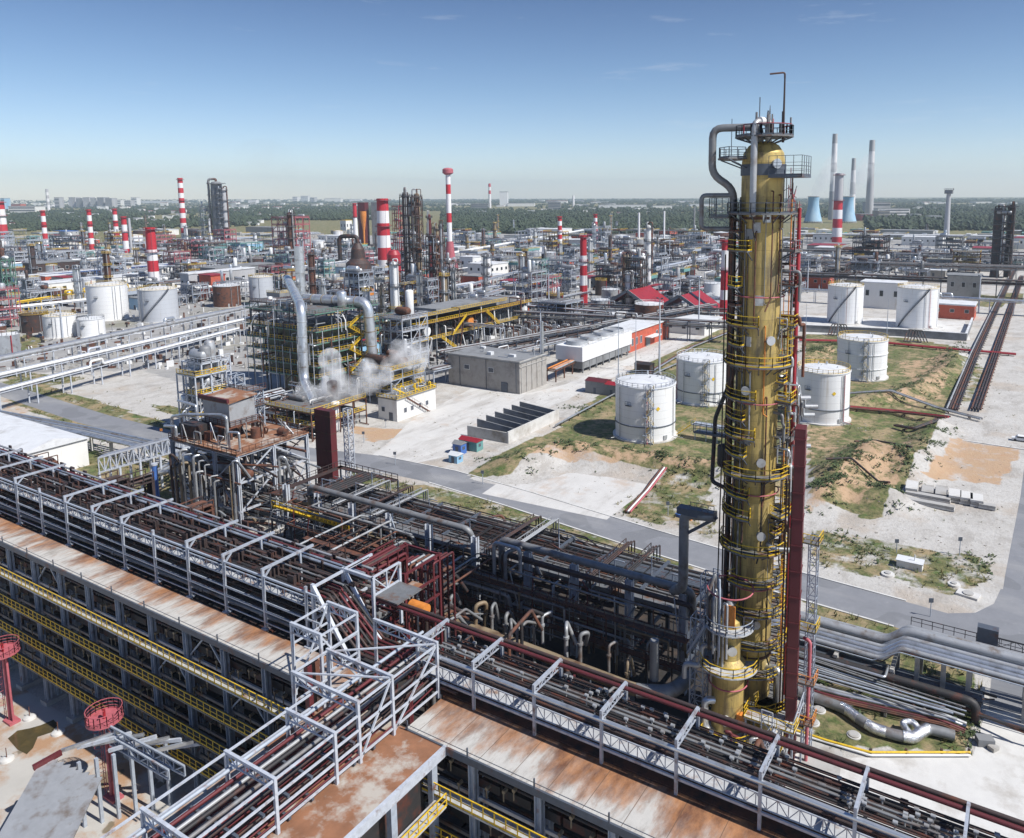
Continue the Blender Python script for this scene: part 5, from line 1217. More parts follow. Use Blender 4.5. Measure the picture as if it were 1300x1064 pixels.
# pale shed at the frame edge
sh = thing('pale_shed', 'large pale grey shed with flat white roof at the frame edge', 'shed', (-205, 84, 0), land='pale flat-roofed shed')
m = MB(); m.box(-238, 78.5, 0, -190.5, 92.5, 6.6); m.build('wall', 'white_wall', sh)
m = MB(); m.add([(-239, 78, 6.6), (-190, 78, 6.6), (-190, 93, 6.6), (-239, 93, 6.6), (-239, 85.4, 8.6), (-190, 85.4, 8.6)], [(0, 1, 5, 4), (3, 4, 5, 2), (1, 2, 5), (0, 4, 3)]); m.build('roof', 'roof_pale', sh)
m = MB(); m.box(-239.2, 77.7, 6.3, -189.8, 77.95, 6.75); m.build('gutter', 'silver', sh)
sh2 = thing('grey_annex', 'dark grey low annex in front of the pale shed', 'shed', (-215, 73, 0))
m = MB(); m.box(-240, 69, 0, -197, 77, 6.0); m.build('wall', 'silver_dull', sh2)
m = MB(); m.box(-240.5, 68.5, 6.01, -196.5, 77.4, 6.3); m.build('roof', 'roof_grey', sh2)

# ------------------------------------------------------------------ pipe ways in the lower right
pr = thing('pipe_rack', 'two-level rack of fat silver pipes beside the road junction', 'pipe rack', (-8, 99, 0), land='fat silver pipe rack')
for i, (x, y) in enumerate(((-26, 97.6), (-18.9, 97.6), (-12.1, 98), (-9.4, 99.4), (-6.4, 99.5), (-3.6, 99.9), (2.5, 100), (9, 100), (18, 100), (27, 100))):
    z = 3.2 if i < 3 else 5.3; m = MB(); m.box(x-.28, y-.28, 0, x+.28, y+.28, z)
    if i != 4: m.box(x-.25, y+4.6, 0, x+.25, y+5.1, z); m.box(x-.25, y-.6, z, x+.25, y+5.6, z+.4)
    m.build('trestle', 'concrete', pr)
for k, (y, r, mt) in enumerate(((98.2, .3, 'silver_dull'), (99, .3, 'silver'), (99.9, .35, 'silver'), (100.9, .32, 'silver_dull'), (102.3, .6, 'silver_dull'), (103.9, .3, 'silver_dull'))):
    m = MB(); m.pipe([(-33, y, 3.9+r), (-13.5, y, 3.9+r), (-11.2, y+.4, 5.75+r), (60, y+.4, 5.75+r)], r, 10, 2); m.build('pipe', mt, pr)
m = MB(); m.pipe([(-33, 95.6, 3.4), (-12.6, 95.6, 3.4), (-12.6, 98.4, 3.4)], .16, 8); m.build('pipe', 'silver', pr)
for k in range(26):
    y = 93.8+k*.36; lo = k % 2 == 0; z = 3.75+U(0, .15); rr = U(.07, .15); m = MB()
    if y > 97.6: m.pipe([(-33, y, z), (-13-U(0, 2), y, z), (-11.4, y+.2, 5.85), (60, y+.2, 5.85)], rr, 7, 2)
    else: m.pipe([(-33, y, U(1.2, 3.2)), (U(-6, -3), y+.4, U(1.2, 2.6))], rr, 7)
    m.build('thin_pipe', rnd.choice(['silver', 'silver_dull', 'grey_pipe', 'silver', 'dark_pipe', 'steel']), pr)
m = MB(); m.pipe([(-33, 97.2, 2.6), (-2.5, 97.2, 2.6), (-2.5, 97.2, 0)], .5, 10); m.build('pipe', 'dark_pipe', pr)
m = MB(); m.tube([(-33, 100, 1.4), (-2, 100, 1.4)], .9, 12); m.build('pipe', 'steel_dark', pr)
m = MB(); m.rail([(-11, 105.4, 5.9), (60, 105.4, 5.9)], 1.1, 1.3, .08, 1, False); m.truss((-2, 105.6, 5.9), (60, 105.6, 5.9), 1.1, 40, .08); m.build('handrail', 'dark_pipe', pr)
m = MB(); m.box(-3.2, 105.2, 6, -.8, 106.4, 8.0); m.build('cage', 'steel_dark', pr)
for k in range(14):
    x = U(-33, 0); m = MB(); m.pipe([(x, U(94.5, 103), U(.3, 2.2)), (x+U(3, 9), U(94.5, 103), U(.3, 2.2))], U(.07, .2), 7); m.build('pipe', rnd.choice(['dark_pipe', 'rust', 'silver_dull', 'brown_pipe']), pr)
gp = thing('ground_pipes', 'pair of silver pipes with rusty red line lying on low supports in the grass', 'pipes', (-14, 94, .5), land='low silver pipe pair')
for k, (o, r, mt) in enumerate(((0, .22, 'silver'), (.55, .22, 'silver_dull'), (-.75, .18, 'maroon'), (-1.15, .14, 'rust'), (-1.5, .1, 'rust'))):
    m = MB(); m.pipe([(-33, 92.4+o, .8), (-18, 93.2+o, .8), (-5.6, 95.2+o, .7), (-3.4, 95.6+o, .2)], r, 8); m.build('pipe', mt, gp)
m = MB()
for x in range(-32, -5, 4): y = 93.6+(x+20)*.15; m.box(x-.15, y-2, 0, x+.15, y+1, .55)
m.build('support', 'concrete', gp)
sn = thing('snaking_pipe', 'thick grey pipe snaking through the grass with bright foil patches', 'pipe', (-12, 91, .6), land='snaking grey pipe')
W = [P(990, 868, .7), P(1024, 882, .7), P(1072, 899, .7), P(1092, 914, .7), P(1110, 925, .7), P(1140, 934, .7), P(1160, 937, .7), P(1169, 930, .9), P(1178, 925, .8), P(1212, 934, .7)]
m = MB(); m.pipe(W, .62, 14, 3); m.build('pipe', 'grey_pipe', sn)
mk('foil', (.78, .79, .80), .2, .9, (.5, .5, .5), .5, .6, 2.5, .2, 1, .9)
m = MB(); m.pipe([W[2].lerp(W[1], .1), W[2], W[2].lerp(W[3], .9)], .66, 14, 2); m.pipe([W[3].lerp(W[4], .5), W[4], W[4].lerp(W[5], .5)], .66, 14, 2); m.pipe([W[5].lerp(W[6], .3), W[6], W[7], W[8]], .67, 14, 2); m.build('foil_wrap', 'foil', sn)
m = MB(); q = W[6]; m.pipe([q, q+Vector((-1.6, 1.6, .3)), q+Vector((-.4, 2.2, .6)), W[7]], .4, 12); m.build('branch', 'foil', sn)
yg = thing('guard_rail', 'yellow and white guard pipe along the lower edge of the grass', 'guard rail', P(1100, 955, .5))
m = MB(); m.pipe([P(1005, 925, .5), P(1050, 940, .5), P(1105, 955, .5), P(1150, 955, .5), P(1232, 955, .5)], .13, 8); m.build('rail', 'yellow', yg)
m = MB(); m.pipe([P(1005, 929, .3), P(1105, 959, .3), P(1232, 959, .3)], .12, 8); m.build('rail', 'white', yg)
m = MB()
for px, py in ((1022, 932), (1060, 945), (1105, 956), (1150, 956), (1195, 956), (1230, 956)): q = P(px, py); m.cbox(q.x, q.y, 0, .3, .3, .5)
m.build('post', 'brown_pipe', yg)
sheet('apron', [tuple(P(x, y)[:2]) for x, y in [(985, 945), (1060, 962), (1130, 962), (1235, 960), (1252, 900), (1345, 915), (1345, 1120), (960, 1120)]], .024, 'concrete_pale')
sheet('apron', [tuple(P(x, y)[:2]) for x, y in [(1020, 935), (1070, 955), (1066, 985), (1010, 975)]], .03, 'concrete')
for i, (px, py) in enumerate(((1040, 902), (1032, 918), (1084, 934))):
    p = P(px, py); r = thing('manhole', ['round tan manhole lid nearest the snaking pipe', 'round tan manhole lid beside the maroon duct foot', 'oval tan manhole lid beside the yellow guard pipe'][i], 'manhole', p)
    m = MB(); m.lathe(p.x, p.y, [(.65, 0), (.65, .25), (.5, .3), (.01, .3)], 18); m.build('lid', 'concrete', r)
    m = MB(); m.lathe(p.x, p.y, [(.8, 0), (.8, .12), (.66, .14)], 18); m.build('ring', 'concrete_pale', r)
p = P(1250, 945); r = thing('rubble_block', 'broken dark concrete block at the corner of the apron', 'block', p)
m = MB(); m.cbox(p.x, p.y, 0, 1.8, 1.2, .9, .4); m.build('block', 'roof_grey', r)
m = MB(); m.cbox(p.x+.9, p.y-.5, 0, 1.0, .8, .5, 1.0); m.build('fragment', 'concrete', r)

# ------------------------------------------------------------------ storage tanks
def tank(px, py, r, h, label, land=None, mat='white', girder=1, rails='yellow', stair='tower', group='storage tanks', roofmat='roof_pale', red=False):
    mat = {'white': 'tank_white', 'silver_dull': 'tank_pale'}.get(mat, mat)
    f = P(px, py); d = Vector((f.x, f.y)).normalized()*r; x, y = f.x+d.x, f.y+d.y; z0 = gz(x, y)
    root = thing('storage_tank', label, 'tank', (x, y, z0), group, land)
    m = MB(); m.lathe(x, y, [(r+.7, -.2), (r+.7, .35), (r, .37)], 44); m.build('base_ring', 'concrete_pale', root)
    m = MB(); m.lathe(x, y, [(r, .3), (r, h)], 56); m.build('shell', mat, root)
    m = MB(); m.lathe(x, y, [(r+.12, h), (r*.7, h+r*.05), (r*.3, h+r*.08), (.01, h+r*.085)], 44); m.lathe(x, y, [(r, h-.3), (r+.18, h-.28), (r+.18, h), (r+.12, h)], 44); m.build('roof', roofmat, root)
    if rails:
        m = MB(); m.rail([(x+(r-.1)*math.cos(q*PI/16), y+(r-.1)*math.sin(q*PI/16), h) for q in range(33)], 1.1, 1.8, .09, 1); m.build('handrail', rails, root)
    for k in range(girder):
        z = h*(.28+.36*k); m = MB(); m.lathe(x, y, [(r+.02, z), (r+.22, z), (r+.22, z+.2), (r+.02, z+.2)], 44); m.build('wind_girder', 'steel_dark' if girder == 1 else 'white', root)
    ca = math.atan2(-y, -x)
    if stair == 'tower':
        c = Vector((x+(r+.9)*math.cos(ca+.12), y+(r+.9)*math.sin(ca+.12), 0)); tx, ty = -math.sin(ca), math.cos(ca)
        m = MB(); m.mast(c.x, c.y, 0, h+1, 1.5, 6, .1); n = 6
        for k in range(n):
            z0_, z1_ = h*k/n, h*(k+1)/n; s_ = 1 if k % 2 else -1
            m.beam((c.x-tx*s_*1.1, c.y-ty*s_*1.1, z0_), (c.x+tx*s_*1.1, c.y+ty*s_*1.1, z1_), .6, .12); m.cbox(c.x+tx*s_*1.1, c.y+ty*s_*1.1, z1_-.1, 1.2, 1.2, .12)
        m.build('stair_tower', 'steel', root)
        m = MB()
        for k in range(n): s_ = 1 if k % 2 else -1; m.rail([(c.x-tx*s_*1.1, c.y-ty*s_*1.1, h*k/n), (c.x+tx*s_*1.1, c.y+ty*s_*1.1, h*(k+1)/n)], 1.0, 1.2, .07)
        m.build('stair_rail', 'yellow', root)
    elif stair == 'spiral':
        m = MB(); n = 26; pts = [(x+(r+.5)*math.cos(ca-.95+1.5*k/n), y+(r+.5)*math.sin(ca-.95+1.5*k/n), .4+(h-.4)*k/n) for k in range(n+1)]
        for a, b in zip(pts, pts[1:]): m.beam(a, b, .8, .16)
        m.rail(pts, 1.0, .9, .08); m.build('spiral_stair', 'steel_dark', root)
    for k in range(3):
        a = ca+U(-1.2, 1.2); m = MB(); m.pipe([(x+(r+.25)*math.cos(a), y+(r+.25)*math.sin(a), h-.5), (x+(r+.25)*math.cos(a), y+(r+.25)*math.sin(a), .8), (x+(r+3)*math.cos(a), y+(r+3)*math.sin(a), .8)], .1, 6); m.build('pipe', 'red' if (red and k == 0) else 'silver_dull', root)
    m = MB()
    for k in range(6): a = U(0, 6.3); q = r*U(.2, .85); m.tube([(x+q*math.cos(a), y+q*math.sin(a), h), (x+q*math.cos(a), y+q*math.sin(a), h+U(.8, 1.6))], U(.12, .3), 8)
    m.each('roof_vent', 'silver', root)
    for k in range(1 if mat == 'tank_white' and 7 < r < 8.1 else 0):
        a = ca+(.42, -.2)[k]; q = r+.06; z = h*(.62, .36)[k]; c, n_ = math.cos(a), math.sin(a); s_ = .6; m = MB()
        m.add([(x+q*c-n_*u, y+q*n_+c*u, z+w_) for u, w_ in ((0, -s_), (s_, 0), (0, s_), (-s_, 0))], [(0, 1, 2, 3)]); m.build('hazard_plate', ('yellow', 'red')[k], root)
    m = MB(); m.cbox(x+(r+.1)*math.cos(ca+.7), y+(r+.1)*math.sin(ca+.7), .6, .3, 1.1, 1.1, ca+.7); m.build('manway', 'silver_dull', root)
    a = ca-.55; m = MB(); m.cbox(x+(r+.35)*math.cos(a), y+(r+.35)*math.sin(a), h*.66, .7, 1.6, .15, a); m.rail([(x+(r+.7)*math.cos(a-.1), y+(r+.7)*math.sin(a-.1), h*.66+.15), (x+(r+.7)*math.cos(a+.1), y+(r+.7)*math.sin(a+.1), h*.66+.15)], 1, .8, .07); m.build('side_platform', 'steel_dark', root)
    return root
tank(819, 563, 7.9, 14.4, 'white storage tank with zigzag stair tower, nearest one inside the grass bank', 'white tank with zigzag stair', stair='tower', rails='steel', red=True)
tank(891, 516, 8.0, 13.4, 'white storage tank half hidden by the tall yellow column', 'half-hidden white tank', stair='tower', rails='white', red=True)
tank(1043, 540, 7.2, 14.4, 'white storage tank touching the maroon duct edge with yellow-railed roof', 'white tank beside maroon duct', stair=None, red=True)
tank(1093, 484, 8.2, 13.6, 'white storage tank with two raised rings standing alone on the grass', 'ringed white tank on grass', girder=2, stair='tower')
tank(1072, 412, 8.4, 18.4, 'tall white tank with dark spiral stair, nearer the twin cooling towers', 'tall white tank with spiral stair', stair='spiral', girder=0, red=True)
tank(1163, 418, 9.2, 18.9, 'tall white tank with dark spiral stair before the small brick house', 'tall white tank before brick house', stair='spiral', girder=0, red=True)
tank(139, 408, 9.4, 18.4, 'tall white tank with faint ribs behind the big white pipe rack', 'tall ribbed white tank', stair=None, girder=0)
tank(203, 410, 9.2, 16.8, 'tall dull silver tank with red pipe frame in front', 'dull silver tank', mat='silver_dull', stair='spiral', girder=0)
tank(78, 430, 6.6, 10.2, 'low white tank with yellow roof rail beside the brown tank', 'low white tank', stair=None, girder=0)
tank(117, 429, 5.6, 8.4, 'smallest low white tank next to the tall ribbed tank', None, stair=None, girder=0, rails='white')
tank(45, 424, 5.8, 9.0, 'dark brown tank with bright yellow roof rail at the grass edge', 'dark brown tank', mat='brown_pipe', stair=None, girder=0, roofmat='brown_pipe')
tank(289, 391, 7.4, 12.5, 'rust-streaked grey tank behind the white pipe rack', 'rust-streaked tank', mat='rust', stair=None, girder=0, rails='steel')
tank(333, 389, 6.6, 17, 'blue-grey tank with yellow roof rail beside the rust-streaked tank', 'blue-grey tank', mat='silver_dull', stair=None, girder=1)

# concrete box walls, platform and pipes round the rear tanks
sheet('tank_pad', [tuple(P(x, y)[:2]) for x, y in [(1020, 400), (1225, 408), (1232, 432), (1020, 424)]], .03, 'concrete_pale')
bw = thing('bund_wall', 'pale concrete bund wall around the two tall rear tanks', 'wall', P(1130, 425), land='pale bund wall')
m = MB(); a = [P(x, y) for x, y in [(1015, 421), (1140, 427), (1226, 433), (1234, 412)]]
for p, q in zip(a, a[1:]): m.beam(p+Vector((0, 0, 1.6)), q+Vector((0, 0, 1.6)), .5, 3.2)
m.build('wall', 'roof_grey', bw)
m = MB()
for p, q in zip(a, a[1:]): m.beam(p+Vector((0, 0, 3.3)), q+Vector((0, 0, 3.3)), .9, .18)
m.build('coping', 'roof_pale', bw)
def ground_line(lab, cat, pts, offs, mats, r, z=.9, land=None, sup=5.0, name='pipe_run'):
    p0 = P(*pts[0]); root = thing(name, lab, cat, p0, land=land); W = [P(x, y, z) for x, y in pts]
    for i, o in enumerate(offs):
        q = []
        for k in range(len(W)):
            d = (W[min(k+1, len(W)-1)]-W[max(k-1, 0)]); nrm = Vector((-d.y, d.x, 0)).normalized(); q.append(W[k]+nrm*o+Vector((0, 0, gz(W[k].x, W[k].y))))
        m = MB(); m.pipe(q, r, 8, 2.5); m.build('pipe', mats[i % len(mats)], root)
    m = MB()
    for a, b in zip(W, W[1:]):
        n = max(1, int((b-a).length/sup))
        for k in range(n):
            c = a+(b-a)*(k+.5)/n; d = (b-a).normalized(); e = Vector((-d.y, d.x, 0))*(max(offs)-min(offs)+1)/2; c = c+Vector((-d.y, d.x, 0))*(max(offs)+min(offs))/2
            m.beam(c-e-Vector((0, 0, r)), c+e-Vector((0, 0, r)), .25); m.beam(c+Vector((0, 0, -z)), c-Vector((0, 0, r)), .25)
    m.build('support', 'brown_pipe', root); return root
ground_line('bright red pipes running along the foot of the bund wall', 'pipes', [(1015, 432), (1110, 434), (1180, 441), (1290, 450)], (0, .8, 1.6), ('red', 'maroon', 'red'), .32, land='bright red pipes')
ground_line('rust-red pipes crossing the grass below the ringed tank', 'pipes', [(1073, 519), (1135, 523), (1200, 540)], (0, .7, 1.4, 2.2), ('rust', 'maroon', 'red', 'rust'), .26, land='rust-red grass pipes')
ground_line('grey pipe pair crossing the grass above the rust-red lines', 'pipes', [(1072, 500), (1130, 506), (1190, 518), (1245, 532)], (0, .8), ('silver_dull', 'grey_pipe'), .3)
ground_line('bundle of dark pipes climbing beside the rear lot on the far side of the grass', 'pipes', [(1212, 520), (1240, 450), (1262, 400), (1290, 340)], (0, .7, 1.4, 2.1, -.7), ('dark_pipe', 'rust', 'brown_pipe', 'silver_dull', 'dark_pipe'), .28, land='climbing dark pipes')
ground_line('second bundle of rusty pipes parallel to the climbing dark pipes', 'pipes', [(1245, 520), (1268, 450), (1284, 400), (1300, 350)], (0, .8, 1.6, 2.4), ('rust', 'brown_pipe', 'dark_pipe', 'rust'), .26)
ground_line('dark pipe crook sagging over the bank near the rear lot', 'pipes', [(1135, 540), (1160, 548), (1188, 545), (1196, 528)], (0, .7), ('dark_pipe', 'dark_pipe'), .3)
ground_line('thin dark pipe over the nearer grass mound', 'pipe', [(1048, 600), (1080, 600), (1115, 615), (1128, 632)], (0,), ('dark_pipe',), .25)
ground_line('thin dark pipe over the farther grass mound', 'pipe', [(1085, 565), (1110, 560), (1140, 575), (1156, 588)], (0,), ('dark_pipe',), .25)
ground_line('pinkish white pipe pair laid from road to grass bank', 'pipes', [(800, 650), (825, 622), (846, 602)], (0, .5, 1.0), ('pinkred', 'white', 'rust'), .2, .5, 'pinkish pipe pair')
ground_line('white pipe pair crossing the verge behind the brick hall', 'pipes', [(830, 470), (880, 440), (930, 420)], (0, .8), ('silver', 'rust'), .3)
ground_line('thin pale pipe along the bank between the bins and the first tank', 'pipe', [(705, 540), (770, 505), (840, 470), (900, 444)], (0,), ('silver',), .25)
for i, px in enumerate(range(1045, 1080, 8)):
    p = P(px, 425); 
for i, (px, py) in enumerate(((1055, 424), (1150, 432))):
    p = P(px, py); r = thing('pipe_loop', ['arched dark pipe loops at the wall foot below the spiral-stair tank', 'arched dark pipe loops at the wall foot below the farther tall tank'][i], 'pipes', p)
    for k in range(4):
        m = MB(); x = p.x+k*1.2; m.pipe([(x, p.y-6, .5), (x+.8, p.y-2, 5.0), (x+3, p.y-1, 5.0), (x+5.5, p.y-4, .5)], .24, 8, 3); m.build('pipe', 'dark_pipe', r)
    m = MB(); m.cbox(p.x+3, p.y-3, 0, 7, 1, .4); m.build('base', 'concrete', r)
# kerb of the rear lot, slabs, lids, boxes
curb([tuple(P(1136, 638)[:2]), tuple(P(1200, 553)[:2])], 0, .7, .18)
curb([tuple(P(1200, 556)[:2]), tuple(P(1320, 574)[:2])], 0, .6, .18)
for i, (px, py, L, n, a) in enumerate(((1158, 624, 5.2, 3, .9), (1177, 626, 4.6, 2, .9), (1195, 628, 5.5, 2, .9), (1212, 634, 4.5, 3, .9), (1226, 637, 4.2, 3, .9), (1240, 640, 4.2, 3, .9), (1178, 634, 8.5, 2, -.15), (1180, 643, 9, 2, -.2), (1253, 646, 3, 2, -.1))):
    p = P(px, py); r = thing('slab_stack', ['concrete slabs stacked at the kerb end of the slab row', 'short low slab stack second from the kerb', 'broad pale slab stack in the middle of the row', 'three-high slab stack just past the broad pale one', 'narrow three-high slab stack, second from the road end', 'three-high slab stack at the road end of the row', 'long slab pair lying crosswise before the row', 'longest slab pair, lowest in front of the row', 'small slab pair lying apart nearest the road'][i], 'slabs', p, 'concrete slab stacks')
    for k in range(n):
        m = MB(); m.cbox(p.x+U(-.1, .1), p.y+U(-.1, .1), .12+k*.5, L if a < 0 else 2.3, 1.5 if a < 0 else L, .42, a*.08); m.build('slab', 'concrete' if k % 2 else 'concrete_pale', r)
    m = MB(); m.cbox(p.x, p.y-.6, 0, 2, .2, .12); m.cbox(p.x, p.y+.6, 0, 2, .2, .12); m.build('batten', 'brown_pipe', r)
p = P(1155, 720); r = thing('utility_box', 'low white boxed chamber on the verge beside the road', 'chamber', p, land='low white chamber')
m = MB(); m.cbox(p.x, p.y, 0, 4.0, 2.0, 1.2); m.build('body', 'white_wall', r)
m = MB(); m.cbox(p.x, p.y, 1.21, 4.3, 2.3, .14); m.tube([(p.x+.7, p.y, 1.3), (p.x+.7, p.y, 2.4)], .09, 6); m.build('lid', 'roof_pale', r)
for i, (px, py, s_) in enumerate(((1127, 730, 1), (1211, 743, .9), (1229, 756, 1.6))):
    p = P(px, py); r = thing('manhole', ['low white manhole ring on the verge left of the others', 'white manhole ring in the middle of the verge', 'largest white manhole slab near the road corner'][i], 'manhole', p)
    m = MB(); m.lathe(p.x, p.y, [(1.1*s_, 0), (1.05*s_, .3), (.5*s_, .34)], 18) if i < 2 else m.cbox(p.x, p.y, 0, 3.2, 2.0, .35, -.2); m.build('ring', 'concrete_pale', r)
    m = MB(); m.lathe(p.x, p.y, [(.5*s_, .3), (.5*s_, .5), (.01, .52)], 14); m.build('lid', 'concrete', r)
p = P(865, 657); r = thing('blue_trough', 'small blue trough lying on the pale verge beside the column', 'trough', p)
m = MB(); m.cbox(p.x, p.y, 0, 2.6, .7, .6, -.2); m.build('body', 'blue', r)
m = MB(); m.cbox(p.x+1.9, p.y-.2, 0, .8, .6, .4, -.2); m.build('brick', 'orange', r)
p = P(1296, 560); r = thing('parked_car', 'small white car parked at the far edge of the rear lot', 'car', p)
m = MB(); m.add([(p.x+dx, p.y+dy, z) for dx, dz in () for dy in () for z in ()], [])
prof = [(-2.1, .35), (-2.1, .85), (-1.3, .95), (-.8, 1.45), (.7, 1.45), (1.3, 1.0), (2.1, .85), (2.1, .35)]; n = len(prof)
m.add([(p.x+a, p.y-.85, b) for a, b in prof]+[(p.x+a, p.y+.85, b) for a, b in prof], [tuple(range(n)), tuple(range(2*n-1, n-1, -1))]+[(i, n+i, n+(i+1) % n, (i+1) % n) for i in range(n)]); m.build('body', 'white', r)
m = MB(); m.box(p.x-.95, p.y-.87, 1.0, p.x+.95, p.y+.87, 1.36); m.build('window', 'glass_dark', r)
for dx in (-1.3, 1.3):
    for dy in (-.8, .8): m = MB(); m.tube([(p.x+dx, p.y+dy-.1, .33), (p.x+dx, p.y+dy+.1, .33)], .33, 12); m.build('wheel', 'dark_pipe', r)

# ------------------------------------------------------------------ buildings beside the yard
def windows(root, xs, y, z, w_, h_, axis='y', off=.06, mat='window_grey'):
    for q in xs:
        m = MB()
        if axis == 'y': m.box(q-w_/2-.12, y-off-.03, z-.12, q+w_/2+.12, y-off+.02, z+h_+.12)
        else: m.box(y+off-.02, q-w_/2-.12, z-.12, y+off+.03, q+w_/2+.12, z+h_+.12)
        wn_ = m.build('window', 'white', root); m = MB()
        if axis == 'y': m.box(q-w_/2, y-off-.06, z, q+w_/2, y-off-.035, z+h_)
        else: m.box(y+off+.035, q-w_/2, z, y+off+.06, q+w_/2, z+h_)
        m.build('pane', mat, wn_)
b_ = thing('control_house', 'small white one-storey house with yellow-railed roof beside the steam clouds', 'building', (-154, 162, 0), land='small white house')
m = MB(); m.box(-158.6, 155.2, 0, -151.4, 171.5, 6.2); m.build('wall', 'white_wall', b_)
m = MB(); m.box(-158.9, 154.9, 6.2, -151.1, 171.8, 6.5); m.build('roof', 'roof_grey', b_)
windows(b_, (158.5, 161.3, 164.6, 167.6), -151.4, 2.0, 1.1, 1.3, 'x'); windows(b_, (-156.6,), 155.2, 2.4, 1.2, 1.3)
m = MB(); m.box(-154.4, 155.05, 0, -153.0, 155.19, 2.4); m.build('door', 'steel_dark', b_)
m = MB(); m.rail([(-158.8, 155, 6.5), (-151.2, 155, 6.5), (-151.2, 171.7, 6.5), (-158.8, 171.7, 6.5)], 1.1, 1.3, .11); m.build('handrail', 'yellow', b_)
m = MB(); m.stair((-150.6, 168, 0), (-150.6, 158.5, 6.5), .8, (-1, 0, 0), 14); m.build('stair', 'rust', b_)
for i in range(14):
    m = MB(); x, y = U(-158, -152), U(156, 171); m.pipe([(x, y, 6.5), (x, y, 7.5+U(0, 2)), (x+U(-2, 2), y+U(-2, 2), 7.6+U(0, 1)), (x, y+2, 6.5)], U(.1, .25), 7); m.build('pipe', rnd.choice(['silver', 'silver_dull', 'grey_pipe', 'yellow']), b_)
g_ = thing('grey_building', 'square grey brick building with dark flat roof beside the yard', 'building', (-152, 205, 0), land='square grey brick building')
m = MB(); m.box(-168, 197.2, 0, -138.7, 213, 10.0); m.build('wall', 'brick_grey', g_)
m = MB(); m.box(-168.3, 196.9, 10, -138.4, 213.3, 10.35); m.build('roof', 'roof_grey', g_)
m = MB()
for y in range(198, 213, 3): m.box(-138.68, y, .3, -138.5, y+.25, 9.6)
m.box(-138.68, 197.2, 8.6, -138.45, 213, 8.9); m.build('pilaster', 'concrete', g_)
windows(g_, (-160, -150), 197.2, 6.0, 2, 1.4)
m = MB(); m.box(-146, 197.05, 0, -143.4, 197.18, 3.2); m.build('door', 'steel_dark', g_)
m = MB(); m.tube([(-139.6, 212, 0), (-139.6, 212, 21.5)], .45, 10); m.build('flue', 'silver', g_)
for i in range(9):
    x, y = U(-166, -141), U(199, 211); m = MB(); q = i % 3
    if q == 0: m.cbox(x, y, 10.35, U(1.2, 2.4), U(1, 1.8), U(.6, 1.2))
    elif q == 1: m.tube([(x, y, 10.3), (x, y, 10.3+U(.8, 1.6))], .25, 9); m.tube([(x, y, 11.6), (x, y, 11.75)], .45, 9)
    else: m.beam((x, y, 10.45), (x+U(3, 7), y, 10.45), .2, .14)
    m.build(['roof_hatch', 'roof_vent', 'cable_tray'][q], ['roof_pale', 'silver_dull', 'steel'][q], g_)
m = MB(); m.box(-168.4, 196.8, 10.36, -138.3, 197.05, 10.75); m.box(-138.55, 197.05, 10.36, -138.3, 213.4, 10.75); m.build('parapet', 'concrete', g_)
for x in (-163, -152, -140): m = MB(); m.tube([(x, 197.08, .2), (x, 197.08, 10)], .09, 6); m.build('downpipe', 'steel_dark', g_)
f_ = thing('cooler_block', 'long white cooling fan block with round fan rings on its roof', 'cooling block', (-141, 252, 0), land='white cooling fan block')
m = MB(); m.box(-147, 232, 4.2, -135.8, 271, 9.4); m.build('casing', 'white', f_)
m = MB()
for y in range(233, 271, 5):
    for x in (-146.5, -136.3): m.box(x-.25, y-.25, 0, x+.25, y+.25, 4.2)
m.box(-146.6, 232.5, 1.5, -136.2, 270.5, 4.2); m.build('leg', 'roof_grey', f_)
for y in (238, 248, 258, 266):
    m = MB(); m.lathe(-141.4, y, [(4.3, 9.4), (4.0, 10.8), (3.8, 10.8), (3.8, 10.2), (.01, 10.2)], 28); m.build('fan_ring', 'silver_dull', f_)
m = MB(); m.rail([(-135.9, 232.1, 9.4), (-135.9, 270.9, 9.4)], 1.0, 2.5, .09); m.build('handrail', 'white', f_)
k_ = thing('brick_hall', 'low red brick hall with pale flat roof and white window frames', 'building', (-142, 290, 0), land='low red brick hall')
m = MB(); m.box(-151, 272.5, 0, -137.8, 311, 8.0); m.build('wall', 'brick_red', k_)
m = MB(); m.box(-151.5, 272, 8, -137.3, 311.5, 8.5); m.build('roof', 'roof_pale', k_)
windows(k_, (275.5, 279.5, 283.5, 299, 303), -137.8, 2.5, 1.7, 2.8, 'x'); windows(k_, (-147.5, -142), 272.5, 2.5, 1.8, 2.6)
m = MB(); m.box(-137.78, 288, 0, -137.6, 292, 3.6); m.build('door', 'roof_grey', k_)
m = MB(); m.box(-137.7, 287, 4.0, -134.6, 297, 4.3); m.build('canopy', 'white', k_)
n_ = thing('bin_wall', 'roofless concrete bins with sawtooth cross walls beside the yard', 'storage bins', (-119, 166, 0), land='roofless concrete bins')
m = MB(); m.box(-113.2, 155.0, 0, -112.8, 179.5, 3.1); m.build('side_wall', 'concrete_pale', n_)
m = MB(); m.box(-126.2, 155.0, 0, -113.21, 155.4, 2.8); m.build('end_wall', 'concrete', n_)
for i, y in enumerate((159.2, 163.2, 167.2, 171.2, 175.2, 179.2)):
    m = MB(); m.add([(-126.2, y, 0), (-113.21, y, 0), (-113.21, y+.3, 0), (-126.2, y+.3, 0), (-126.2, y, 3.6), (-113.21, y, 2.6), (-113.21, y+.3, 2.6), (-126.2, y+.3, 3.6)], [(3, 2, 1, 0), (4, 5, 6, 7), (0, 1, 5, 4), (1, 2, 6, 5), (2, 3, 7, 6), (3, 0, 4, 7)]); m.build('partition', 'roof_grey', n_)
m = MB(); m.box(-126.3, 155.4, .02, -113.2, 179.2, .2); m.build('floor', 'roof_grey', n_)
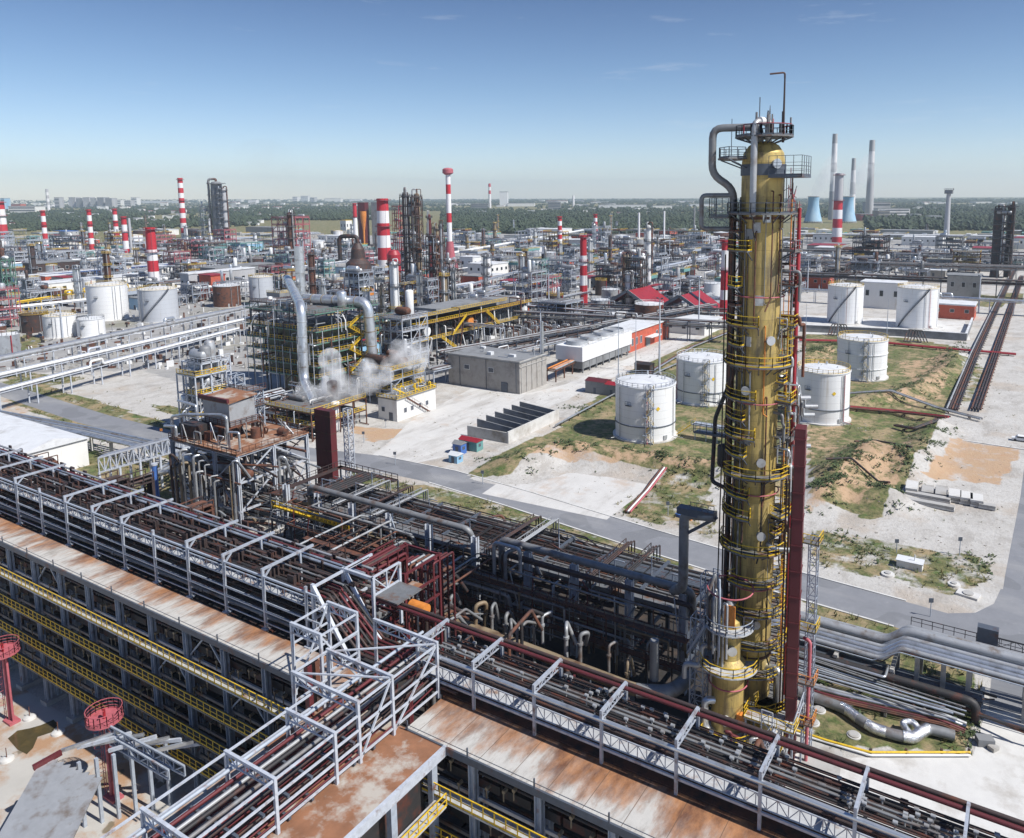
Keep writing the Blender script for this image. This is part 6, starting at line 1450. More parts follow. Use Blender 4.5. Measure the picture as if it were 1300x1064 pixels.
for lab, px, py, w_, d_, h_, wm, rm in (('blue tin hut with grey pitched roof on the pale verge', 580, 577, 2.6, 2.2, 2.6, 'blue', 'roof_grey'), ('small pale blue hut nearest the road bend', 575, 588, 2.6, 2.2, 1.9, 'dull_blue_tower', 'roof_pale'), ('grey-green site cabin with rusty red roof beside the bins', 594, 572, 5.6, 2.6, 2.5, 'teal', 'roof_red'),
                                       ('grey tin shed with dark roof behind the nearest tank', 755, 500, 7, 5, 4.0, 'roof_grey', 'maroon'), ('tin shed with bright red roof tucked against the nearest tank', 776, 503, 5, 4, 3.6, 'roof_grey', 'roof_red'), ('dark low hut between the fan block and the half-hidden tank', 815, 475, 6, 4, 3.5, 'brown_pipe', 'dark_pipe')):
    p = P(px, py); r = thing('hut', lab, 'hut', p); x, y = p.x, p.y+d_/2
    m = MB(); m.box(x-w_/2, y-d_/2, 0, x+w_/2, y+d_/2, h_); m.build('wall', wm, r)
    m = MB(); a, b = w_/2+.2, d_/2+.2; m.add([(x-a, y-b, h_), (x+a, y-b, h_), (x+a, y+b, h_), (x-a, y+b, h_), (x-a, y, h_+.7), (x+a, y, h_+.7)], [(0, 1, 5, 4), (3, 4, 5, 2), (1, 2, 5), (0, 4, 3)]); m.build('roof', rm, r)
    m = MB(); m.box(x-.45, y-d_/2-.05, 0, x+.45, y-d_/2+.02, min(2, h_*.8)); m.build('door', 'steel_dark', r)
    m = MB(); m.box(x+w_/2-.02, y-.5, h_*.45, x+w_/2+.05, y+.4, h_*.75); m.build('window', 'window_grey', r)
# road signs, posts, lamp masts near the road
for i, (px, py, h_) in enumerate(((502, 590, 3.2), (490, 543, 2.6), (613, 615, 3.2), (206, 558, 3), (233, 542, 3), (1138, 702, 2.6), (1181, 783, 3), (848, 655, 3), (462, 562, 3), (1218, 705, 3.4))):
    p = P(px, py); r = thing('sign_post', where('thin grey post with small plate', p.x, p.y), 'sign post', p, 'sign posts')
    m = MB(); m.tube([p, p+Vector((0, 0, h_))], .07, 6); m.build('post', 'steel', r)
    m = MB(); m.cbox(p.x, p.y-.1, h_-.7, .7, .05, .7, .5); m.build('plate', 'orange' if i == 3 else 'steel_dark', r)
def mast(px, py, h_, lab, arm=True):
    p = P(px, py); r = thing('lamp_mast', lab, 'lamp mast', p, 'lamp masts')
    m = MB(); m.tube([p, p+Vector((0, 0, h_))], [.42, .2], 10); m.build('mast', 'steel_pale', r)
    m = MB(); m.beam(p+Vector((-1, 0, h_)), p+Vector((1, 0, h_)), .16); m.cbox(p.x-.9, p.y, h_, .7, .5, .4); m.cbox(p.x+.9, p.y, h_, .7, .5, .4); m.build('floodlight', 'steel_dark', r)
    m = MB(); m.cbox(p.x, p.y, 0, 1.2, 1.2, .5); m.build('footing', 'concrete', r)
MASTS = [(837, 475, 27), (887, 425, 26), (687, 468, 22), (850, 335, 25), (697, 398, 24), (1025, 372, 22), (1242, 398, 20), (80, 430, 16), (410, 395, 20), (655, 410, 20), (530, 452, 18)]
for px, py, h_ in MASTS:
    p = P(px, py); mast(px, py, h_, where('slender pale floodlight mast', p.x, p.y))
for i, (px, py, h_) in enumerate(((785, 492, 26), (807, 490, 24), (1063, 440, 20), (1125, 440, 20), (1022, 445, 20), (1006, 470, 22))):
    p = P(px, py); r = thing('lightning_mast', where('thin lightning rod', p.x, p.y), 'lightning rod', p, 'lightning rods')
    m = MB(); m.tube([p, p+Vector((0, 0, h_*.6)), p+Vector((0, 0, h_))], [.2, .13, .04], 7); m.build('rod', 'steel', r)
    m = MB(); m.cbox(p.x, p.y, 0, 1, 1, .5); m.build('footing', 'concrete', r)
# stair and gantry by the tank beside the column
r = thing('tank_gantry', 'steel gantry with yellow steps over the bank beside the tall column', 'gantry', P(880, 560)); p = P(880, 560)
m = MB(); m.stair((p.x-6, p.y+2, 0), (p.x-1, p.y+3, 4), 1, (0, 1, 0), 12); m.build('stair', 'yellow', r)
m = MB(); m.box(p.x-1, p.y+1, 3.9, p.x+10, p.y+4, 4.05); m.rail([(p.x-1, p.y+1, 4), (p.x+10, p.y+1, 4)], 1.1, 1.4, .09); m.build('platform', 'steel', r)
m = MB()
for k in range(4): m.beam((p.x+k*3, p.y+1.2, 0), (p.x+k*3, p.y+1.2, 4), .18)
m.build('leg', 'steel', r)
# ------------------------------------------------------------------ generators for the process area
OCC = []
def occupy(x0, y0, x1, y1): OCC.append((min(x0, x1), min(y0, y1), max(x0, x1), max(y0, y1)))
def free(x0, y0, x1, y1): return not any(x0 < b[2] and x1 > b[0] and y0 < b[3] and y1 > b[1] for b in OCC)
PIPEM = ['silver', 'silver_dull', 'grey_pipe', 'rust', 'brown_pipe', 'silver', 'steel_pale', 'white']
def process_unit(root, x0, y0, x1, y1, levels, bay=5.0, fm='steel', rail='yellow', nv=5, npipe=14, t=.28, floor='grating', vm=None, brace=True):
    """open steel frame with floors, rails, vessels and pipework; levels = heights of its floors"""
    nx_ = max(1, round((x1-x0)/bay)); ny_ = max(1, round((y1-y0)/bay)); top = levels[-1]
    X = [x0+(x1-x0)*i/nx_ for i in range(nx_+1)]; Y = [y0+(y1-y0)*i/ny_ for i in range(ny_+1)]
    m = MB()
    for x in X:
        for y in Y:
            if x in (X[0], X[-1]) or y in (Y[0], Y[-1]): m.box(x-t/2, y-t/2, 0, x+t/2, y+t/2, top)
    for z in levels:
        for y in (Y[0], Y[-1]): m.box(x0, y-t/2, z-t, x1, y+t/2, z-.02)
        for x in (X[0], X[-1]): m.box(x-t/2, y0, z-t, x+t/2, y1, z-.02)
    if brace:
        zz = [0]+list(levels)
        for a, b in zip(zz, zz[1:]):
            if rnd.random() < .7: i = rnd.randrange(nx_); m.beam((X[i], y0, a), (X[i+1], y0, b), t*.7)
            if rnd.random() < .7: j = rnd.randrange(ny_); m.beam((x1, Y[j], a), (x1, Y[j+1], b), t*.7)
    m.build('frame', fm, root)
    for z in levels:
        a = x0 if rnd.random() < .6 else x0+(x1-x0)*U(.2, .5); m = MB(); m.box(a, y0, z, x1, y1, z+.1); fl = m.build('floor', floor, root)
        if rail:
            m = MB(); m.rail([(a, y0, z+.1), (x1, y0, z+.1), (x1, y1, z+.1)], 1.15, 1.5, t*.38, 1); m.build('handrail', rail, fl)
    zs = [0]+list(levels)
    for i in range(nv):
        z = rnd.choice(zs); r = U(.7, 1.5); v = rnd.choice(vm or ['silver', 'silver_dull', 'silver_dull', 'grey_pipe', 'rust', 'white', 'brown_pipe']); m = MB()
        if rnd.random() < .6: L = U(3, min(9, max(4, x1-x0))); xx = U(x0+1, max(x0+1.2, x1-L-1)); yy = U(y0+r, y1-r); m.drum((xx, yy, z+r+.3), (xx+L, yy, z+r+.3), r, 12)
        else: xx, yy = U(x0+r, x1-r), U(y0+r, y1-r); m.drum((xx, yy, z+.6), (xx, yy, z+U(3, 8)), r, 12)
        m.build('vessel', v, root)
    for i in range(npipe):
        z = U(.8, top+1.2); r = U(.1, .3); m = MB(); a = Vector((U(x0-2, x0+1), U(y0, y1), z)); b = Vector((U(x0, x1), a.y, z)); c = Vector((b.x, U(y0-1.5, y1), z)); d = Vector((c.x, c.y, max(.3, z-U(2, 8)))); e = Vector((min(x1+2, c.x+U(1, 6)), c.y, d.z))
        m.pipe(rnd.choice([[a, b, c, d], [b, c, d, e], [a, b, c, d, e]]), r, 6, 2); m.build('pipe', rnd.choice(PIPEM), root)
def rack(label, p0, p1, width=4.0, z=6.0, n=7, mats=None, sp=9.0, tm='steel_pale', levels=1, r=(.15, .4), land=None, group=None, cat='pipe rack'):
    p0 = Vector((p0[0], p0[1], 0)); p1 = Vector((p1[0], p1[1], 0)); d = (p1-p0); L = d.length; d.normalize(); nr = Vector((-d.y, d.x, 0)); mid = (p0+p1)/2
    root = thing('pipe_rack', label or where(rnd.choice(['long silver pipe rack', 'pipe rack on pale trestles', 'busy pipe rack']), mid.x, mid.y), cat, mid, group or 'pipe racks of the works', land)
    k = min(60, max(2, int(L/sp))); up = Vector((0, 0, 1))
    for i in range(k+1):
        c = p0+d*(L*i/k); m = MB()
        for e in (-1, 1): m.beam(c+nr*e*width*.42, c+nr*e*width*.42+up*(z+(levels-1)*2.2), .35)
        for l in range(levels): m.beam(c-nr*width/2+up*(z-.25+l*2.2), c+nr*width/2+up*(z-.25+l*2.2), .3, .35)
        m.build('trestle', tm, root)
    m = MB()
    for e in (-1, 1):
        for l in range(levels): m.beam(p0+nr*e*width*.45+up*(z-.2+l*2.2), p1+nr*e*width*.45+up*(z-.2+l*2.2), .2, .3)
    m.build('girder', tm, root)
    for i in range(n):
        l = i % levels; o = width*(-.42+.84*((i//levels)+.5)/max(1, n/levels)); rr = U(*r); zz = z+.05+rr+l*2.2; m = MB(); pts = [p0+nr*o+up*zz]
        q = L*U(.2, .8)
        if rnd.random() < .4 and L > 60: pts += [p0+d*q+nr*o+up*zz, p0+d*q+nr*o+up*(zz+1.8), p0+d*(q+5)+nr*o+up*(zz+1.8), p0+d*(q+5)+nr*o+up*zz]
        pts.append(p1+nr*o+up*zz); m.pipe(pts, rr, 7, 2); m.build('pipe', rnd.choice(mats or PIPEM), root)
    return root
def chimney(px, py, ytop, wpx, label, bands, land=None, top=None, bottom_r=1.25, plat=True, group='striped chimneys', name='chimney', z0=0):
    p = P(px, py); w_ = proj(p.x, p.y, 0)[2]; h = Zat(p.x, p.y, ytop); r = wpx/2*w_/F
    root = thing(name, label, 'chimney', p, group, land); n = len(bands)
    for i, b in enumerate(bands):                                    # from the top down
        za, zb = h*(1-(i+1)/n), h*(1-i/n); ra = r*(1+(bottom_r-1)*(1-za/h)); rb = r*(1+(bottom_r-1)*(1-zb/h))
        m = MB(); m.lathe(p.x, p.y, [(ra, za), (rb, zb)], 24)
        if i == 0: m.lathe(p.x, p.y, [(rb, zb), (rb*.8, zb), (rb*.8, zb-1.5)], 24)
        m.build('shaft_band', b, root)
    if plat:
        for q in (.97, .62):
            m = MB(); m.lathe(p.x, p.y, [(r*1.02, h*q), (r*1.5, h*q), (r*1.5, h*q+.25), (r*1.02, h*q+.25)], 20); pl = m.build('platform', 'steel_dark', root)
            m = MB(); m.rail([(p.x+r*1.45*math.cos(k*PI/6), p.y+r*1.45*math.sin(k*PI/6), h*q+.2) for k in range(13)], 1.2, 3, .1); m.build('handrail', 'stack_red', pl)
    if wpx > 6:
        m = MB(); m.ladder(p.x+r*1.15, p.y-r*.6, 0, h, .5, 0, True, .08); m.build('ladder', 'steel_dark', root)
    occupy(p.x-8, p.y-8, p.x+8, p.y+8)
    return root
R_, W_, G_ = 'stack_red', 'stack_white', 'stack_grey'
def pcolumn(px, py, ytop, wpx, label, mat, land=None, rail='steel_dark', rings=5, group='process columns', pipes=3):
    p = P(px, py); w_ = proj(p.x, p.y, 0)[2]; h = Zat(p.x, p.y, ytop); r = wpx/2*w_/F
    root = thing('process_column', label, 'column', p, group, land)
    m = MB(); m.lathe(p.x, p.y, [(r*1.15, 0), (r*1.0, h*.08), (r, h*.94), (r*.75, h*.975), (.01, h*.985)], 20); m.build('shell', mat, root)
    for k in range(rings):
        z = h*(.16+.78*k/max(1, rings-1)); m = MB(); m.lathe(p.x, p.y, [(r*1.02, z), (r*1.75, z), (r*1.75, z+.25), (r*1.02, z+.25)], 14); pl = m.build('platform', 'grating', root)
        m = MB(); m.rail([(p.x+r*1.7*math.cos(q*PI/6), p.y+r*1.7*math.sin(q*PI/6), z+.2) for q in range(13)], 1.2, 2.5, .12); m.build('handrail', rail, pl)
    for k in range(pipes):
        a = U(-2.6, .6); m = MB(); q = r*1.35; m.pipe([(p.x, p.y, h*.98), (p.x, p.y, h*1.02), (p.x+q*math.cos(a), p.y+q*math.sin(a), h*1.02), (p.x+q*math.cos(a), p.y+q*math.sin(a), h*U(.1, .5))], r*U(.1, .24), 7); m.build('pipe', rnd.choice(['silver_dull', 'rust', 'grey_pipe', 'dark_pipe']), root)
    occupy(p.x-r*2, p.y-r*2, p.x+r*2, p.y+r*2)
    return root

# ------------------------------------------------------------------ striped chimneys and flare stacks
for a in [
    (4, 304, 256, 10, 'red and white chimney cut by the frame edge', [R_, W_, W_, R_, R_], 'frame-edge chimney'),
    (59, 318, 267, 5, 'slim red and white chimney behind the low green plant, second from the frame edge', [R_, W_]*3+[R_], 'second slim chimney'),
    (117, 317, 266, 5, 'slim red and white chimney beside two squat white tanks', [R_, W_]*3+[R_], 'chimney by squat tanks'),
    (149, 310, 265, 5, 'slim crimson and white chimney nearest the plain grey pole', [R_, W_]*2+[R_, W_], 'slim crimson chimney'),
    (161, 326, 275, 6, 'slim orange-red chimney standing before the plain grey pole', [R_, W_]*2+[R_], 'slim orange-red chimney'),
    (197, 372, 289, 11, 'stout red and white chimney rising behind the dull silver tank', [R_, R_, W_, R_, W_, W_], 'stout chimney behind silver tank'),
    (234, 302, 226, 6, 'tall many-banded red and white chimney near the grey tower block unit', [R_, W_]*6, 'tall many-banded chimney'),
    (489, 345, 252, 14, 'fat crimson and white chimney beside the red boiler', [R_, W_, R_, W_, R_, W_], 'fat crimson chimney'),
    (452, 304, 258, 4.5, 'white chimney with crimson tip beside the dark coke drums', [R_, R_, W_, W_, W_], 'crimson-tipped chimney'),
    (711, 326, 275, 5, 'red and white chimney before the rear woods with bulging tip', [R_, W_]*4+[R_], 'bulging-tip chimney'),
    (756, 314, 272, 4.5, 'thin red and white chimney at the edge of the rear woods', [R_, W_]*4+[R_], 'thin woods-edge chimney'),
    (741, 387, 299, 8, 'bright red and white chimney nearest the red-roofed sheds', [R_, R_, W_, R_, W_, R_, R_], 'bright chimney by sheds'),
    (919, 405, 305, 9, 'red and white chimney partly hidden by the tall yellow column', [R_, W_, W_, R_, R_, W_, R_, R_], 'half-hidden chimney'),
    (1062, 312, 220, 10, 'broad chimney with grey upper half and red bands below', [G_, G_, G_, R_, W_, R_, W_, R_], 'broad grey-topped chimney')]:
    chimney(*a)
fl = chimney(572, 342, 222, 6, 'slender pink and white flare tower with round lookout head and flared foot', [W_, R_, W_, W_, R_, W_, W_, R_, R_, R_], 'slender flare tower', None, 1.1, False)
p = P(572, 342); h = Zat(p.x, p.y, 222); m = MB(); m.lathe(p.x, p.y, [(2.4, h), (4.6, h+1.5), (4.6, h+4.5), (3.4, h+5.5), (.01, h+6)], 20); m.build('head', 'pinkred', fl)
m = MB(); m.lathe(p.x, p.y, [(7.5, 0), (4.5, 9), (3.0, 24)], 24); m.build('flared_foot', 'pinkred', fl)
for px, py, yt, w_, lab, mt in ((168, 330, 277, 3, 'plain grey pole chimney beside the slim orange-red one', 'stack_grey'), (811, 311, 270, 2.6, 'pinkish slim stack among the rear columns', 'stack_white'), (843, 309, 268, 2.2, 'pale slim stack just past the green-topped column', 'stack_white'), (881, 304, 262, 2.2, 'dark slim stack nearest the tall yellow column', 'roof_grey')):
    chimney(px, py, yt, w_, lab, [mt], None, None, 1.1, False, 'plain stacks')
ft2 = chimney(1201, 305, 246, 5, 'grey flare stack with square head in front of the far woods', ['stack_grey']*3, 'grey square-headed flare', None, 1.5, False, 'plain stacks')
p = P(1201, 305); h = Zat(p.x, p.y, 246); m = MB(); m.box(p.x-5, p.y-5, h, p.x+5, p.y+5, h+5); m.rail([(p.x-5.5, p.y-5.5, h+5), (p.x+5.5, p.y-5.5, h+5), (p.x+5.5, p.y+5.5, h+5)], 2, 3, .3); m.build('head', 'roof_grey', ft2)
# ------------------------------------------------------------------ column clusters
for a in [
    (519, 372, 241, 9, 'tall sooty column, first of the dark tall pair', 'brown_pipe', 'dark tall column pair'), (533, 372, 243, 8, 'tall tan column, second of the dark tall pair', 'tan_pipe', None),
    (548, 384, 270, 5, 'slim maroon column beside the tan one', 'maroon', 'slim maroon column'), (556, 380, 285, 7, 'shorter gold-brown column behind the slim maroon one', 'tan_pipe', None), (563, 392, 282, 4, 'thin silver column lined with rails', 'silver_dull', None),
    (568, 402, 338, 6, 'pale stub column before the flare tower foot', 'silver', None), (577, 402, 340, 6, 'cream stub column beside the pale one', 'white_wall', None), (534, 412, 345, 8, 'dented silver column on the furnace block corner', 'silver', None), (487, 430, 360, 6, 'rusty tan column behind the big elbow duct', 'tan_pipe', None),
    (617, 382, 322, 6, 'pinkish grey column with teal frame beside it', 'silver_dull', 'pinkish column'), (279, 303, 229, 13, 'dark tall slab column of the far grey unit', 'roof_grey', 'far grey tower unit'), (288, 303, 238, 6, 'ribbed grey column next to the dark slab', 'stack_grey', None),
    (823, 372, 284, 7, 'white column with green top platform and two red pipes', 'white', 'green-topped column'), (815, 386, 320, 9, 'broad pale column before the green-topped one', 'silver', None), (795, 388, 322, 12, 'squat tan reactor with red crown', 'tan_pipe', 'red-crowned reactor'), (798, 395, 345, 8, 'white bent-topped vessel before the red-crowned reactor', 'white', None),
    (1262, 352, 262, 10, 'dark sooty column of the rear unit at the road end', 'dark_pipe', 'dark rear unit'), (1279, 352, 258, 8, 'darkest column at the far road end', 'dark_pipe', None), (372, 345, 268, 8, 'red-caged column of the pink lattice unit', 'rust', 'pink lattice unit'), (1098, 318, 296, 8, 'stout tan drum column in the dark rear plant', 'tan_pipe', None)]:
    pcolumn(*a)
def lattice_tower(px, py, ytop, wpx, lab, mat, land=None, n=10, group='lattice frames'):
    p = P(px, py); w_ = proj(p.x, p.y, 0)[2]; h = Zat(p.x, p.y, ytop); s_ = wpx*w_/F*.75
    r = thing('lattice_unit', lab, 'frame', p, group, land); lv = [h*(k+1)/n for k in range(n)]
    process_unit(r, p.x-s_/2, p.y-s_/2, p.x+s_/2, p.y+s_/2, lv, s_/3, mat, mat, 9, 12, max(.35, s_*.022)); occupy(p.x-s_/2-2, p.y-s_/2-2, p.x+s_/2+2, p.y+s_/2+2); return r
lattice_tower(372, 338, 276, 42, 'pink steel lattice unit full of short columns', 'pinkred', None, 7)
lattice_tower(508, 335, 262, 14, 'crimson steel lattice shaft behind the fat chimney', 'red', None, 8)
lattice_tower(526, 378, 250, 26, 'dark rusty lattice around the tall column pair', 'brown_pipe', None, 11)
lattice_tower(555, 388, 300, 22, 'rust and green lattice beside the slim maroon column', 'rust', None, 8)
lattice_tower(282, 303, 240, 18, 'far grey lattice hugging the dark slab column', 'steel_dark', None, 10)
lattice_tower(262, 303, 262, 14, 'shorter far grey lattice beside the slab column', 'steel', None, 7)
lattice_tower(1270, 352, 262, 28, 'sooty lattice around the dark columns at the road end', 'dark_pipe', None, 9)
lattice_tower(1205, 322, 300, 40, 'low dark furnace frame under the grey flare', 'roof_grey', None, 4)
lattice_tower(1105, 336, 300, 50, 'dark rear plant frame with pipes behind the spiral-stair tank', 'dark_pipe', 'dark rear plant', 5)
lattice_tower(808, 392, 330, 26, 'sooty lattice holding the red-crowned reactor', 'dark_pipe', None, 6)
lattice_tower(765, 330, 288, 20, 'pale lattice with thin columns at the woods edge', 'steel_pale', None, 6)
lattice_tower(458, 405, 345, 34, 'grey lattice staircase tower round the bulbous reactor', 'steel', None, 7)
lattice_tower(12, 390, 330, 20, 'green-grey lattice unit at the frame edge', 'green', 'green frame-edge unit', 6)
lattice_tower(268, 547, 456, 52, 'pale lattice tower with yellow machinery on top behind the hopper platform', 'steel_pale', 'pale yellow-topped lattice tower', 6)
p = P(255, 552); r = thing('loader_frame', 'smaller pale frame with yellow striped drum beside the lattice tower', 'frame', p)
process_unit(r, p.x-4, p.y-3, p.x+4, p.y+6, [6, 12, 17], 4, 'steel_pale', 'yellow', 8, 16, .3)
for k in range(5): m = MB(); q = p+Vector((-3+k*1.4, U(-2, 3), 17.6)); m.drum(q, q+Vector((U(.6, 1.4), U(.3, 1), .3)), U(.35, .6), 10); m.build('drum', ['yellow', 'silver_dull', 'yellow', 'grey_pipe', 'orange'][k], r)
# dark coke drums and red boiler
r = thing('coke_drum_frame', 'dark maroon slab towers with an orange funnel between them', 'drum frame', P(468, 312), None, 'dark coke drums'); p = P(463, 312); q = P(480, 312); h = Zat(p.x, p.y, 257)
for a in (p, q): m = MB(); m.cbox(a.x, a.y, 0, 10, 10, h, .3); m.build('drum_casing', 'maroon' if a is p else 'roof_grey', r)
m = MB(); m.lathe((p.x+q.x)/2-3, (p.y+q.y)/2-9, [(1, 0), (1.4, h*.35), (4, h*.7), (4, h*.8)], 16); m.build('funnel', 'orange', r); occupy(p.x-10, p.y-14, q.x+10, q.y+10)
r = thing('red_boiler', 'bright red cylindrical boiler beside the fat crimson chimney', 'boiler', P(500, 352)); p = P(501, 352); h = Zat(p.x, p.y, 318)
m = MB(); m.lathe(p.x, p.y, [(5.2, 0), (5.2, h*.85), (3.5, h), (.01, h*1.03)], 22); m.build('shell', 'red', r)
m = MB(); m.lathe(p.x, p.y, [(5.3, h*.5), (6.6, h*.5), (6.6, h*.52)], 18); m.build('platform', 'steel_dark', r)
r = thing('bulbous_reactor', 'dark rusty bulbous reactor with a silver belt above the elbow duct', 'reactor', P(458, 402), None, 'bulbous reactor'); p = P(458, 402); f_ = proj(p.x, p.y, 0)[2]/F; Z_ = lambda y: Zat(p.x, p.y, y)
m = MB(); m.lathe(p.x, p.y, [(12*f_, 0), (12*f_, Z_(372)), (15*f_, Z_(364)), (17*f_, Z_(362)), (17*f_, Z_(348)), (15*f_, Z_(334)), (9*f_, Z_(328)), (8*f_, Z_(316)), (4*f_, Z_(309)), (.01, Z_(307))], 28); m.build('shell', 'brown_pipe', r)
m = MB(); m.lathe(p.x, p.y, [(17.2*f_, Z_(361)), (17.4*f_, Z_(361)), (17.4*f_, Z_(351)), (17.2*f_, Z_(351))], 28); m.build('belt', 'silver', r)
m = MB(); m.lathe(p.x, p.y, [(13*f_, Z_(374)), (18.5*f_, Z_(374)), (18.5*f_, Z_(368)), (13*f_, Z_(368))], 20); m.build('collar', 'orange', r)
m = MB(); m.pipe([(p.x, p.y, Z_(312)), (p.x, p.y, Z_(300)), (p.x-9, p.y-4, Z_(300)), (p.x-9, p.y-4, Z_(330))], 1.1, 10); m.build('pipe', 'dark_pipe', r); occupy(p.x-14, p.y-14, p.x+14, p.y+14)
# ------------------------------------------------------------------ heater block, its ducts and the steam
he = thing('heater_block', 'dark heater block wrapped in green floors with yellow rails', 'heater', (-197, 166, 0), None, 'green-floored heater')
m = MB(); m.box(-210, 159, 9, -187, 176, 23); m.box(-207, 162, 0, -200, 174, 9); m.box(-196, 162, 0, -189, 174, 9); m.build('casing', 'olive_casing', he)
process_unit(he, -213, 155.5, -183, 178.5, [9, 12.5, 16, 19.5, 23.2, 28.5], 5.5, 'steel_dark', None, 6, 20, .34)
for z in (9, 12.5, 16, 19.5, 23.2, 28.5):
    m = MB(); m.box(-214.5, 154, z, -181.6, 155.4, z+.14); m.box(-183, 155.4, z, -181.6, 179.5, z+.14); fl_ = m.build('gallery', 'grating', he); m = MB(); m.box(-214.5, 153.9, z-.18, -181.5, 154.0, z+.1); m.box(-181.6, 154.0, z-.18, -181.5, 179.5, z+.1); m.build('toe_beam', 'green', fl_)
    m = MB(); m.rail([(-214.4, 154.2, z+.1), (-181.7, 154.2, z+.1), (-181.7, 179.4, z+.1)], 1.2, 1.3, .09, 1, False); m.build('handrail', 'yellow' if z < 26 else 'green', fl_)
m = MB()
for k in range(5): s_ = k % 2; m.beam((-180.9, 166+s_*6, 9+k*3.5), (-180.9, 172-s_*6, 12.5+k*3.5), .6, .12); m.rail([(-180.5, 166+s_*6, 9+k*3.5), (-180.5, 172-s_*6, 12.5+k*3.5)], 1.1, 1.2, .08)
m.build('stair', 'yellow', he)
m = MB()
for x in (-205, -199, -193): m.truss((x, 158, 23.4), (x, 158, 31), 3, 4, .22, (1, 0, 0))
m.build('duct_trestle', 'steel', he); occupy(-222, 148, -176, 184)
def duct(lab, pts, r_, mat, caps=None, land=None):
    r = thing('flue_duct', lab, 'duct', pts[-1], None, land); m = MB(); m.pipe(pts, r_, 18, 2.2); m.build('duct', mat, r)
    m = MB()
    for a, b in zip(pts, pts[1:]):
        a, b = Vector(a), Vector(b); n = max(1, int((b-a).length/4)); d = (b-a).normalized()
        for k in range(1, n): c = a+(b-a)*(k/n); m.tube([c, c+d*.25], r_*1.05, 18)
    m.build('flange', caps or 'silver_dull', r); return r
p = Vector((-209, 172, 0)); duct('tall straight silver stack behind the curved duct', [(p.x, p.y, 20), (p.x, p.y, Zat(p.x, p.y, 313))], 1.5, 'silver', None, 'straight silver stack')
duct('curved silver downcomer duct bending into the steam', [(-218, 174, 35.5), (-179, 147, 32), (-178.5, 146.3, 10.5), (-167, 139.8, 7.5)], 1.32, 'silver', None, 'curved downcomer duct')
duct('big silver elbow duct arching from the heater to the white house', [(-203.5, 168, 27.0), (-203.5, 168, 30.4), (-178, 171.5, 30.4), (-177.6, 172.6, 7.5)], 1.6, 'silver', 'tan_pipe', 'big elbow duct')
duct('dark elbow pipe beside the heater block', [(-214, 178, 24), (-219, 176, 27), (-223, 174, 27), (-223, 174, 14)], 1.4, 'grey_pipe')
r = thing('junction_plant', 'cluttered rusty pipe plant at the foot of the curved duct', 'process unit', (-172, 138, 0), None, 'cluttered plant in steam')
process_unit(r, -186, 131, -158, 150, [4, 7.5], 5, 'rust', 'yellow', 12, 46, .26)
r = thing('duct_base_frame', 'yellow-railed platforms round the foot of the big elbow duct', 'platform', (-177, 173, 0))
process_unit(r, -182, 166, -164, 181, [5, 8, 11], 4.5, 'steel', 'yellow', 6, 26, .26); occupy(-190, 128, -160, 184)
volume_mat('steam', (1, 1, 1), 1.1, .22)
def ball(m, x, y, z, s_, n=12, k=8):
    for a in range(k):
        v = []
        for u in (a, a+1):
            for j in range(n): q = PI*u/k; v.append((x+s_*math.sin(q)*math.cos(2*PI*j/n), y+s_*math.sin(q)*math.sin(2*PI*j/n), z-s_*math.cos(q)))
        m.add(v, [(j, (j+1) % n, n+(j+1) % n, n+j) for j in range(n)], True)
def cloud(name, lab, cat, balls, mat, vox):
    r = thing(name, lab, cat, balls[0][:3]); m = MB()
    for b_ in balls: ball(m, *b_)
    o = m.build('plume', mat, r); md = o.modifiers.new('merge', 'REMESH'); md.mode = 'VOXEL'; md.voxel_size = vox
    return r
cloud('steam_cloud', 'white steam cloud drifting from the end of the curved duct', 'steam', ((-166.5, 139.6, 7.6, 1.7), (-168, 140.5, 9, 2.8), (-164, 143, 10, 3.8), (-160, 147, 10.5, 3.8), (-156, 150, 11.5, 3.4), (-165, 145, 14, 3.8), (-154, 153, 13.5, 3.2), (-173, 142, 9.5, 3.0), (-167, 146, 18, 3.4), (-158, 151, 15.5, 3.2)), 'steam', .7)
cloud('steam_cloud', 'smaller steam puff rising behind the small white house', 'steam', ((-168, 170, 11, 3.4), (-165, 173, 13, 4.0), (-162, 177, 15.5, 3.6), (-168, 174, 16, 3.4), (-161, 175, 12.5, 3.2)), 'steam', .7)
m = MB()
for k in range(10): x = -213.5+k*3.4; m.beam((x, 153.6, 0), (x, 153.6, U(16, 31)), .16)
for k in range(8): y = 156+k*3.1; m.beam((-181.2, y, 0), (-181.2, y, U(14, 31)), .16)
m.each('scaffold_post', 'steel_pale', he)
for k in range(34):
    x = U(-214, -183); z = U(3, 27); y = 153.2 if k % 2 else 155; m = MB()
    if k % 3: m.pipe([(x, y, z), (x, y, z+U(2, 7)), (x+U(1, 5), y, z+6), (x+U(2, 6), y+3, z+6)], U(.1, .25), 6)
    else: yy = U(156, 178); m.pipe([(-181, yy, z), (-181, yy, z+U(2, 6)), (-184, yy+U(-3, 3), z+6)], U(.1, .28), 6)
    m.build('pipe', rnd.choice(PIPEM), he)
r = thing('lattice_unit', 'grey lattice stair shaft behind the big elbow duct', 'frame', (-176, 186, 0)); process_unit(r, -182, 180, -172, 192, [4, 8, 12, 16, 20, 24], 4, 'steel_pale', 'steel_pale', 5, 26, .25)
